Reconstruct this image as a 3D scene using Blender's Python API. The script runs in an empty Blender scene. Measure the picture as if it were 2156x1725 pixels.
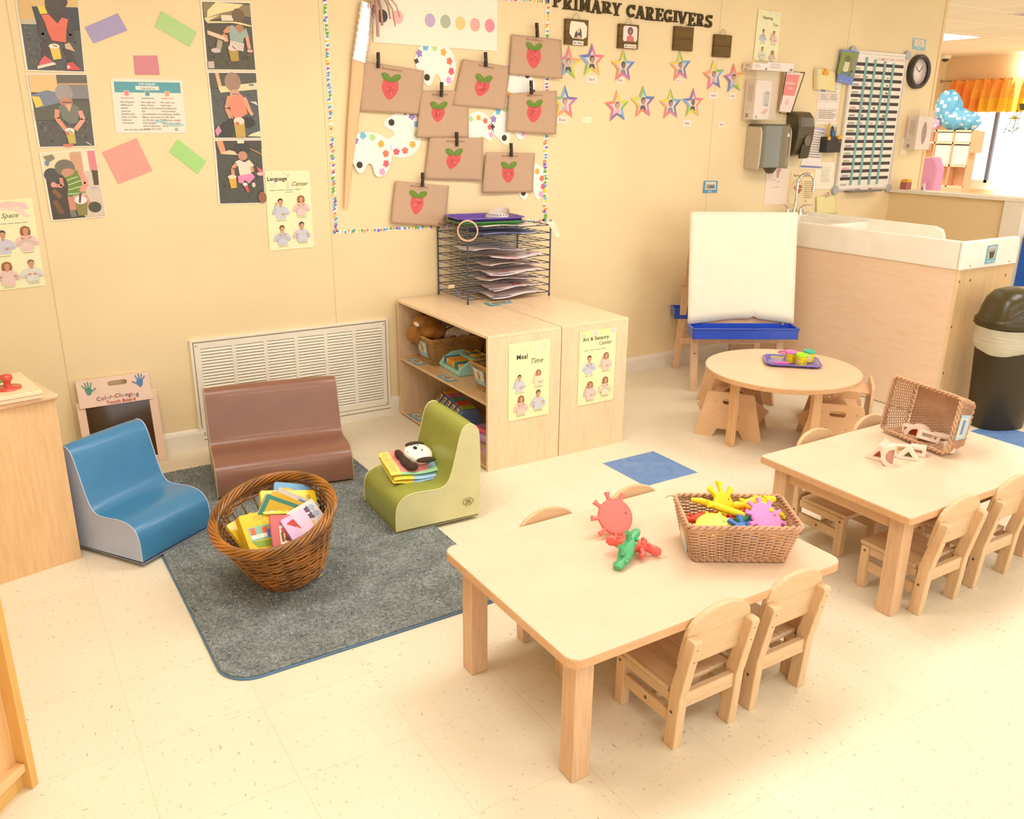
import bpy, math, random
from mathutils import Vector, Matrix
PI = math.pi
R = math.radians
SC = bpy.context.scene
COL = SC.collection

# ---------------------------------------------------------------- camera, world, light, exposure
cd = bpy.data.cameras.new('camera')
cam = bpy.data.objects.new('camera', cd)
COL.objects.link(cam)
SC.camera = cam
cd.sensor_fit = 'HORIZONTAL'
cd.sensor_width = 36.0
cd.lens = 1786.4461 / 2156 * 36.0
cd.clip_start = 0.05
cd.clip_end = 100
PITCH, ROLL, YAW = -0.3231562, 0.0102952, -0.5565403
fw = Vector((-math.sin(YAW) * math.cos(PITCH), math.cos(YAW) * math.cos(PITCH), math.sin(PITCH)))
rt = Vector((math.cos(YAW), math.sin(YAW), 0))
upv = rt.cross(fw)
r2 = rt * math.cos(ROLL) + upv * math.sin(ROLL)
u2 = -rt * math.sin(ROLL) + upv * math.cos(ROLL)
cm = Matrix((r2, u2, -fw)).transposed().to_4x4()
cm.translation = Vector((-0.2237, -3.9852, 1.4693))
cam.matrix_world = cm

SC.view_settings.view_transform = 'Standard'
SC.view_settings.look = 'None'
SC.view_settings.exposure = 0.0
SC.view_settings.gamma = 1.0
SC.view_settings.use_curve_mapping = False

def lin(c):
    if isinstance(c, str):
        c = c.lstrip('#')
        c = [int(c[i:i + 2], 16) / 255 for i in (0, 2, 4)]
    return tuple((x / 12.92 if x <= 0.04045 else ((x + 0.055) / 1.055) ** 2.4) for x in c[:3])

w = bpy.data.worlds.new('world')
SC.world = w
w.use_nodes = True
bg = w.node_tree.nodes['Background']
bg.inputs[0].default_value = (0.97, 0.99, 1.0, 1)
bg.inputs[1].default_value = 1.78

def area(name, loc, sx, sy, power, col=(1, 0.98, 0.95), rot=(0, 0, 0)):
    l = bpy.data.lights.new(name, 'AREA')
    l.shape = 'RECTANGLE'
    l.size, l.size_y, l.energy, l.color = sx, sy, power, col
    o = bpy.data.objects.new(name, l)
    COL.objects.link(o)
    o.location = loc
    o.rotation_euler = rot
    return o
for x, y, pw in [(0.0, -1.9, 25), (1.9, -1.8, 25), (3.9, -2.1, 22), (0.6, -4.2, 19), (2.2, -4.2, 14), (3.9, -4.2, 7)]:
    area('ceiling_panel_light', (x, y, 2.415), 1.2, 0.6, pw)
for x, y in [(7.4, -1.6), (7.6, 1.6), (9.3, 0.2)]:
    area('ceiling_panel_light', (x, y, 2.415), 1.2, 0.6, 30)
# daylight through the window at the far right
area('window_daylight', (11.66, 2.0, 1.35), 3.4, 1.5, 90, (1, 0.98, 0.95), (0, R(-90), 0))

# ---------------------------------------------------------------- materials
MATS = {}
def nmat(name):
    m = bpy.data.materials.new(name)
    m.use_nodes = True
    nt = m.node_tree
    return m, nt, nt.nodes['Principled BSDF']
def ramp(nt, fac, stops):
    r = nt.nodes.new('ShaderNodeValToRGB')
    cr = r.color_ramp
    while len(cr.elements) < len(stops):
        cr.elements.new(0.5)
    for e, (p, c) in zip(cr.elements, stops):
        e.position = p
        e.color = (*lin(c), 1)
    nt.links.new(fac, r.inputs[0])
    return r.outputs[0]
def coords(nt, scale=(1, 1, 1), kind='Object', rot=(0, 0, 0)):
    t = nt.nodes.new('ShaderNodeTexCoord')
    mp = nt.nodes.new('ShaderNodeMapping')
    mp.inputs['Scale'].default_value = scale
    mp.inputs['Rotation'].default_value = rot
    nt.links.new(t.outputs[kind], mp.inputs[0])
    return mp.outputs[0]
def noise(nt, vec, scale, detail=3, rough=0.5, dist=0):
    n = nt.nodes.new('ShaderNodeTexNoise')
    n.inputs['Scale'].default_value = scale
    n.inputs['Detail'].default_value = detail
    n.inputs['Roughness'].default_value = rough
    n.inputs['Distortion'].default_value = dist
    nt.links.new(vec, n.inputs['Vector'])
    return n.outputs[0]
def bump(nt, bs, h, strength=0.3, dist=0.002):
    b = nt.nodes.new('ShaderNodeBump')
    b.inputs['Strength'].default_value = strength
    b.inputs['Distance'].default_value = dist
    nt.links.new(h, b.inputs['Height'])
    nt.links.new(b.outputs[0], bs.inputs['Normal'])
def mixc(nt, fac, a, b, mode='MIX'):
    m = nt.nodes.new('ShaderNodeMix')
    m.data_type = 'RGBA'
    m.blend_type = mode
    for k, v in ((0, fac), (6, a), (7, b)):
        if hasattr(v, 'links'):
            nt.links.new(v, m.inputs[k])
        elif k == 0:
            m.inputs[0].default_value = v
        else:
            m.inputs[k].default_value = (*lin(v), 1)
    return m.outputs[2]
def shade(c, k):
    if isinstance(c, str):
        c = c.lstrip('#')
        c = [int(c[i:i + 2], 16) / 255 for i in (0, 2, 4)]
    return tuple(max(0, min(1, x * k)) for x in c[:3])

def plain(c, rough=0.5, metal=0.0, spec=0.5, var=0.014, coat=0.0, alpha=1.0, bmp=0.0, trans=0.0, sheen=0.0):
    key = ('plain', str(c), rough, metal, spec, coat, alpha, bmp, trans)
    if key in MATS:
        return MATS[key]
    m, nt, bs = nmat('painted' if not metal else 'metal')
    n = noise(nt, coords(nt), 9, 2)
    nt.links.new(ramp(nt, n, [(0.3, shade(c, 1 - var)), (0.7, shade(c, 1 + var))]), bs.inputs['Base Color'])
    bs.inputs['Roughness'].default_value = rough
    bs.inputs['Metallic'].default_value = metal
    bs.inputs['Specular IOR Level'].default_value = spec
    bs.inputs['Coat Weight'].default_value = coat
    bs.inputs['Coat Roughness'].default_value = 0.1
    bs.inputs['Alpha'].default_value = alpha
    bs.inputs['Transmission Weight'].default_value = trans
    if bmp:
        bump(nt, bs, noise(nt, coords(nt), 220, 3), bmp, 0.001)
    MATS[key] = m
    return m

def wood(c, axis='x', rough=0.42, contrast=0.10, scale=1.0, coat=0.15):
    key = ('wood', str(c), axis, rough, contrast, scale)
    if key in MATS:
        return MATS[key]
    m, nt, bs = nmat('wood')
    s = {'x': (1.2, 14, 14), 'y': (14, 1.2, 14), 'z': (14, 14, 1.2)}[axis]
    v = coords(nt, tuple(a * scale for a in s))
    n = noise(nt, v, 1.6, 5, 0.55, 1.4)
    base = ramp(nt, n, [(0.25, shade(c, 1 - contrast)), (0.5, c), (0.75, shade(c, 1 + contrast * 0.5))])
    v2 = coords(nt, tuple(a * scale * 3 for a in s))
    n2 = noise(nt, v2, 4, 3, 0.6)
    f = ramp(nt, n2, [(0.35, '#ebe4dc'), (0.6, '#ffffff')])
    nt.links.new(mixc(nt, 0.5, base, f, 'MULTIPLY'), bs.inputs['Base Color'])
    bs.inputs['Roughness'].default_value = rough
    bs.inputs['Coat Weight'].default_value = coat
    bs.inputs['Coat Roughness'].default_value = 0.25
    MATS[key] = m
    return m

def mprint(name, rough, coat):
    m, nt, bs = nmat(name)
    a = nt.nodes.new('ShaderNodeAttribute')
    a.attribute_name = 'Col'
    n = noise(nt, coords(nt), 40, 2)
    f = ramp(nt, n, [(0.3, '#fbfbfb'), (0.7, '#ffffff')])
    nt.links.new(mixc(nt, 1.0, a.outputs['Color'], f, 'MULTIPLY'), bs.inputs['Base Color'])
    bs.inputs['Roughness'].default_value = rough
    bs.inputs['Coat Weight'].default_value = coat
    bs.inputs['Coat Roughness'].default_value = 0.12
    return m
M_PRINT = mprint('printed_paper', 0.75, 0)
M_LAM = mprint('laminated_paper', 0.45, 0.35)
M_PLAST = mprint('coloured_plastic', 0.35, 0.1)

# ---------------------------------------------------------------- mesh builder
class B:
    def __init__(s):
        s.v, s.f, s.c, s.sm = [], [], [], []
        s.M = Matrix.Identity(4)
        s.col = None
    def add(s, vs, fs, col=None, smooth=False):
        n = len(s.v)
        s.v += [tuple(s.M @ Vector(p)) for p in vs]
        for f in fs:
            s.f.append([n + i for i in f])
            s.c.append(col or s.col)
            s.sm.append(smooth)
        return s
    def box(s, x0, y0, z0, x1, y1, z1, col=None):
        v = [(x, y, z) for z in (z0, z1) for y in (y0, y1) for x in (x0, x1)]
        return s.add(v, [(0, 2, 3, 1), (4, 5, 7, 6), (0, 1, 5, 4), (2, 6, 7, 3), (0, 4, 6, 2), (1, 3, 7, 5)], col)
    def cbox(s, c, d, col=None, rot=None):
        M0 = s.M
        s.M = s.M @ Matrix.Translation(c) @ (rot.to_4x4() if rot else Matrix.Identity(4))
        s.box(-d[0] / 2, -d[1] / 2, -d[2] / 2, d[0] / 2, d[1] / 2, d[2] / 2, col)
        s.M = M0
        return s
    def bar(s, p, q, wx, wy, col=None, up=(0, 0, 1)):
        p, q = Vector(p), Vector(q)
        d = (q - p).normalized()
        u = Vector(up)
        if abs(d.dot(u)) > 0.98:
            u = Vector((0, 1, 0))
        a = d.cross(u).normalized()
        b = a.cross(d)
        vs = [e + a * sx * wx / 2 + b * sy * wy / 2 for e in (p, q) for sy in (-1, 1) for sx in (-1, 1)]
        return s.add(vs, [(0, 2, 3, 1), (4, 5, 7, 6), (0, 1, 5, 4), (2, 6, 7, 3), (0, 4, 6, 2), (1, 3, 7, 5)], col)
    def prism(s, pts, z0, z1, col=None, ax='z', smooth=False):
        n = len(pts)
        def P(a, b, h):
            return {'z': (a, b, h), 'y': (a, h, b), 'x': (h, a, b)}[ax]
        vs = [P(a, b, z0) for a, b in pts] + [P(a, b, z1) for a, b in pts]
        s.add(vs, [list(range(n))[::-1], list(range(n, 2 * n))], col)
        k = len(s.v) - 2 * n
        for i in range(n):
            j = (i + 1) % n
            s.f.append([k + i, k + j, k + n + j, k + n + i])
            s.c.append(col or s.col)
            s.sm.append(smooth)
        return s
    def tube(s, path, r, n=6, closed=False, col=None, cap=True, flat=1.0, rr=None):
        P = [Vector(p) for p in path]
        L = len(P)
        vs, fs = [], []
        prev = None
        for i, p in enumerate(P):
            if closed:
                d = P[(i + 1) % L] - P[i - 1]
            else:
                d = P[min(i + 1, L - 1)] - P[max(i - 1, 0)]
            d = d.normalized() if d.length > 1e-9 else Vector((0, 0, 1))
            if prev is None:
                a = d.cross(Vector((0, 0, 1)))
                if a.length < 0.05:
                    a = d.cross(Vector((0, 1, 0)))
            else:
                a = prev - d * prev.dot(d)
            a.normalize()
            prev = a
            b = d.cross(a)
            ri = rr[i] if rr else r
            for k in range(n):
                t = 2 * PI * k / n
                vs.append(p + a * math.cos(t) * ri * flat + b * math.sin(t) * ri)
        for i in range(L if closed else L - 1):
            j = (i + 1) % L
            for k in range(n):
                m = (k + 1) % n
                fs.append((i * n + k, i * n + m, j * n + m, j * n + k))
        s.add(vs, fs, col, True)
        if cap and not closed:
            s.add([vs[k] for k in range(n)], [list(range(n))[::-1]], col)
            s.add([vs[(L - 1) * n + k] for k in range(n)], [list(range(n))], col)
        return s
    def lathe(s, prof, n=24, col=None, sx=1, sy=1, smooth=True, cap=True):
        vs, fs = [], []
        for r, z in prof:
            for k in range(n):
                t = 2 * PI * k / n
                vs.append((r * math.cos(t) * sx, r * math.sin(t) * sy, z))
        for i in range(len(prof) - 1):
            for k in range(n):
                m = (k + 1) % n
                fs.append((i * n + k, i * n + m, (i + 1) * n + m, (i + 1) * n + k))
        s.add(vs, fs, col, smooth)
        if cap:
            s.add(vs[:n], [list(range(n))[::-1]], col)
            s.add(vs[-n:], [list(range(n))], col)
        return s
    def ball(s, c, r, col=None, n=12, m=8):
        M0 = s.M
        if not hasattr(r, '__len__'):
            r = (r, r, r)
        s.M = s.M @ Matrix.Translation(c) @ Matrix.Diagonal((*r, 1))
        s.lathe([(math.sin(PI * i / m) + 1e-5, -math.cos(PI * i / m)) for i in range(m + 1)], n, col)
        s.M = M0
        return s

def obj(name, b, m, parent=None, bevel=0, loc=None, seg=2, subsurf=0, autosmooth=False, matrix=None):
    me = bpy.data.meshes.new(name)
    me.from_pydata(b.v, [], b.f)
    if any(c is not None for c in b.c):
        at = me.color_attributes.new('Col', 'FLOAT_COLOR', 'CORNER')
        cache = {}
        buf = []
        for p, c in zip(b.f, b.c):
            k = str(c)
            if k not in cache:
                cache[k] = (*lin(c or '#ffffff'), 1.0)
            buf += list(cache[k]) * len(p)
        at.data.foreach_set('color', buf)
    me.polygons.foreach_set('use_smooth', [bool(x) for x in b.sm])
    ms = m if isinstance(m, (list, tuple)) else [m]
    for x in ms:
        me.materials.append(x)
    me.update()
    o = bpy.data.objects.new(name, me)
    COL.objects.link(o)
    if parent:
        o.parent = parent
    if loc is not None:
        o.location = loc
    if bevel:
        md = o.modifiers.new('bevel', 'BEVEL')
        md.width = bevel
        md.segments = seg
        md.limit_method = 'ANGLE'
        md.angle_limit = R(40)
        md.harden_normals = False
    if subsurf:
        md = o.modifiers.new('subsurf', 'SUBSURF')
        md.levels = md.render_levels = subsurf
    return o
def tag(o, label, cat, group=None):
    o['label'] = label
    o['category'] = cat
    if group:
        o['group'] = group
    return o
def thing(name, label, cat, loc=(0, 0, 0), rz=0, group=None):
    o = bpy.data.objects.new(name, None)
    o.empty_display_size = 0.1
    COL.objects.link(o)
    o.location = loc
    o.rotation_euler = (0, 0, rz)
    return tag(o, label, cat, group)
def struct(o):
    o['kind'] = 'structure'
    return o
def dup(root, loc=None, rz=None, label=None, group=None):
    def cp(o, par):
        c = o.copy()
        COL.objects.link(c)
        if par:
            c.parent = par
        for ch in list(o.children):
            cp(ch, c)
        return c
    r = cp(root, None)
    if loc is not None:
        r.location = loc
    if rz is not None:
        r.rotation_euler = (0, 0, rz)
    if label:
        r['label'] = label
    if group:
        r['group'] = group
    return r

# ---------------------------------------------------------------- printed sheets
TXT = {}
def text_mesh(s):
    if s not in TXT:
        cu = bpy.data.curves.new('lettering', 'FONT')
        cu.body = s
        cu.size = 1.0
        cu.resolution_u = 2
        cu.offset = 0.012
        o = bpy.data.objects.new('lettering', cu)
        me = bpy.data.meshes.new_from_object(o)
        vs = [(v.co.x, v.co.y) for v in me.vertices]
        fs = [list(p.vertices) for p in me.polygons]
        bpy.data.objects.remove(o)
        bpy.data.meshes.remove(me)
        wd = max([v[0] for v in vs] + [0.01])
        TXT[s] = (vs, fs, wd)
    return TXT[s]
def circ(cx, cy, rx, ry, n=20, a0=0.0):
    return [(cx + rx * math.cos(2 * PI * k / n + a0), cy + ry * math.sin(2 * PI * k / n + a0)) for k in range(n)]
def wob(cx, cy, rx, ry, n=18, amp=0.15, seed=0, k=5):
    rd = random.Random(seed)
    ph = rd.random() * 6
    return [(cx + rx * (1 + amp * math.sin(k * 2 * PI * i / n + ph)) * math.cos(2 * PI * i / n),
             cy + ry * (1 + amp * math.sin(k * 2 * PI * i / n + ph)) * math.sin(2 * PI * i / n)) for i in range(n)]

def sheet_builder(quad, normal, prints, base, th=0.0012, origin=(0, 0, 0), warp=None, outline=None, LZ=0.00007, grid=1, backc=None):
    """quad = TL,TR,BR,BL world points. prints in s (right) / t (down) of 0..1."""
    TL, TR, BR, BL = [Vector(q) for q in quad]
    N = Vector(normal).normalized()
    O = Vector(origin)
    W = ((TR - TL).length + (BR - BL).length) / 2
    H = ((BL - TL).length + (BR - TR).length) / 2
    def P(s, t, h):
        p = TL * (1 - s) * (1 - t) + TR * s * (1 - t) + BR * s * t + BL * (1 - s) * t
        if warp:
            h = h + warp(s, t)
        return p + N * h - O
    b = B()
    def ngon(pts, h, col, thick=0.0):
        n = len(pts)
        b.add([P(s, t, h) for s, t in pts], [list(range(n))], col)
        if thick:
            b.add([P(s, t, h) for s, t in pts] + [P(s, t, h - thick) for s, t in pts],
                  [(i, (i + 1) % n, n + (i + 1) % n, n + i) for i in range(n)] + [list(range(n, 2 * n))], col)
    if base is not None:
        if outline:
            ngon(outline, th, base, th)
        elif warp or grid > 1:
            g = max(grid, 10)
            vs, fs = [], []
            for h in (th, 0):
                for i in range(g + 1):
                    for j in range(g + 1):
                        vs.append(P(j / g, i / g, h))
            m = (g + 1) * (g + 1)
            for i in range(g):
                for j in range(g):
                    a = i * (g + 1) + j
                    fs.append((a, a + 1, a + g + 2, a + g + 1))
                    fs.append((m + a, m + a + g + 1, m + a + g + 2, m + a + 1))
            ed = [j for j in range(g + 1)] + [i * (g + 1) + g for i in range(1, g + 1)] + [g * (g + 1) + j for j in range(g - 1, -1, -1)] + [i * (g + 1) for i in range(g - 1, 0, -1)]
            for k in range(len(ed)):
                a, c = ed[k], ed[(k + 1) % len(ed)]
                fs.append((a, m + a, m + c, c))
            b.add(vs, fs, base, bool(warp))
        else:
            ngon([(0, 0), (1, 0), (1, 1), (0, 1)], th, base, th)
    h = th + (0.0004 if base is not None else 0)
    if base is None:
        h = th
    for pr in prints:
        h += LZ
        k = pr[0]
        if k == 'r':
            _, s0, t0, s1, t1, c = pr
            ngon([(s0, t0), (s1, t0), (s1, t1), (s0, t1)], h, c)
        elif k == 'e':
            ngon(circ(pr[1], pr[2], pr[3], pr[4], 20), h, pr[5])
        elif k == 'c':      # true circle, radius as a fraction of height
            ngon(circ(pr[1], pr[2], pr[3] * H / W, pr[3], 22), h, pr[4])
        elif k == 'w':
            ngon(wob(pr[1], pr[2], pr[3] * H / W, pr[3], 20, 0.16, pr[5], pr[6] if len(pr) > 6 else 5), h, pr[4])
        elif k == 'p':
            ngon(pr[1], h, pr[2])
        elif k == 'l':      # thick polyline: points, width as a fraction of height
            pts, wd, c = pr[1], pr[2], pr[3]
            for (a, bb), (cc, dd) in zip(pts[:-1], pts[1:]):
                dx, dy = (cc - a) * W, (dd - bb) * H
                L = math.hypot(dx, dy) or 1
                nx, ny = -dy / L * wd * H / 2, dx / L * wd * H / 2
                ngon([(a + nx / W, bb + ny / H), (cc + nx / W, dd + ny / H), (cc - nx / W, dd - ny / H), (a - nx / W, bb - ny / H)], h, c)
        elif k == 't':      # text: string, s, t(baseline), cap height (of H), colour, width limit, slant, align
            st, s0, t0, ht, c = pr[1:6]
            sw = pr[6] if len(pr) > 6 else None
            sl = pr[7] if len(pr) > 7 else 0
            al = pr[8] if len(pr) > 8 else 'l'
            rot = pr[9] if len(pr) > 9 else 0
            vs, fs, wd = text_mesh(st)
            sc = ht / 0.70
            kx = sc * H / W
            if sw:
                kx = sw / wd
            off = {'l': 0, 'c': -wd * kx / 2, 'r': -wd * kx}[al]
            out = []
            for x, y in vs:
                xs = off + (x + sl * y) * kx
                yt = -y * sc
                if rot:
                    X, Yv = xs * W, yt * H
                    X, Yv = X * math.cos(rot) - Yv * math.sin(rot), X * math.sin(rot) + Yv * math.cos(rot)
                    xs, yt = X / W, Yv / H
                out.append(P(s0 + xs, t0 + yt, h))
            b.add(out, fs, c)
    return b
def sheet(name, quad, normal, prints, base, mat_=None, parent=None, **kw):
    q = [Vector(x) for x in quad]
    if parent is None:
        o = (q[0] + q[1] + q[2] + q[3]) / 4
        b = sheet_builder(quad, normal, prints, base, origin=o, **kw)
        return obj(name, b, mat_ or M_PRINT, None, loc=o)
    o = kw.pop('origin', parent.location if not parent.parent else (0, 0, 0))
    b = sheet_builder(quad, normal, prints, base, origin=o, **kw)
    return obj(name, b, mat_ or M_PRINT, parent)
NW = (0, -1, 0)
def wq(key, y=-0.002):
    return [(x, y, z) for x, z in (D[key] if isinstance(key, str) else key)]
def dashes(s0, s1, t0, n, step, h, col, seed=0, jag=0.25):
    rd = random.Random(seed)
    out = []
    for i in range(n):
        t = t0 + i * step
        s = s0
        e = s1 - rd.random() * jag * (s1 - s0)
        while s < e:
            wd = (0.04 + rd.random() * 0.09) * (s1 - s0) * 1.6
            out.append(('r', s, t, min(s + wd, e), t + h, col))
            s += wd + 0.022 * (s1 - s0) * 1.6
    return out
def person(s, t, h, asp, hair, shirt, skin='#d9a184', pose=0, longhair=False, woman=False):
    """waist-up figure, (s,t) = bottom centre, h = height fraction; asp = sheet height/width"""
    k = h * asp
    o = []
    X = lambda a: s + a * k
    Yv = lambda a: t - a * h
    if longhair:
        o.append(('p', [(X(a), Yv(b)) for a, b in [(-.15, .58), (-.19, .75), (-.15, .93), (0, 1.0), (.15, .93), (.19, .75), (.15, .58)]], hair))
    o.append(('p', [(X(a), Yv(b)) for a, b in [(-.24, 0), (-.25, .3), (-.37, .18), (-.46, .26), (-.32, .52), (-.14, .62), (.14, .62), (.32, .52), (.46, .26), (.37, .18), (.25, .3), (.24, 0)]], shirt))
    o.append(('p', [(X(a), Yv(b)) for a, b in [(-.05, .68), (-.07, .6), (0, .54), (.07, .6), (.05, .68)]], skin))
    if not longhair:
        o.append(('e', X(0), Yv(.87), .125 * k, .125 * h, hair))
    o.append(('e', X(.01), Yv(.79), .10 * k, .135 * h, skin))
    o.append(('p', [(X(a), Yv(b)) for a, b in [(-.11, .86), (-.08, .95), (0, .98), (.09, .95), (.115, .86), (.04, .91), (-.05, .905)]], hair))
    o.append(('r', X(-.06), Yv(.815), X(-.025), Yv(.80), '#5a4034'))
    o.append(('r', X(.035), Yv(.815), X(.07), Yv(.80), '#5a4034'))
    o.append(('r', X(-.03), Yv(.725), X(.04), Yv(.712), '#b5675a'))
    if pose == 0:
        hs = [(-.1, .33), (.1, .33)]
    elif pose == 1:
        hs = [(-.2, .74), (.08, .22)]
    elif pose == 2:
        hs = [(-.26, .36), (.26, .36)]
    elif pose == 3:
        hs = [(.12, .52), (-.12, .50)]
    else:
        hs = [(.2, .70), (-.05, .3)]
    sgn = (-1, 1)
    for (a, b), g in zip(hs, sgn):
        el = (.36 * g, .24)
        o.append(('l', [(X(el[0]), Yv(el[1])), (X(a * .85 + el[0] * .15), Yv(b * .85 + el[1] * .15))], .13 * h, shade(shirt, .93)))
        o.append(('e', X(a), Yv(b), .07 * k, .055 * h, skin))
    return o

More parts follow.
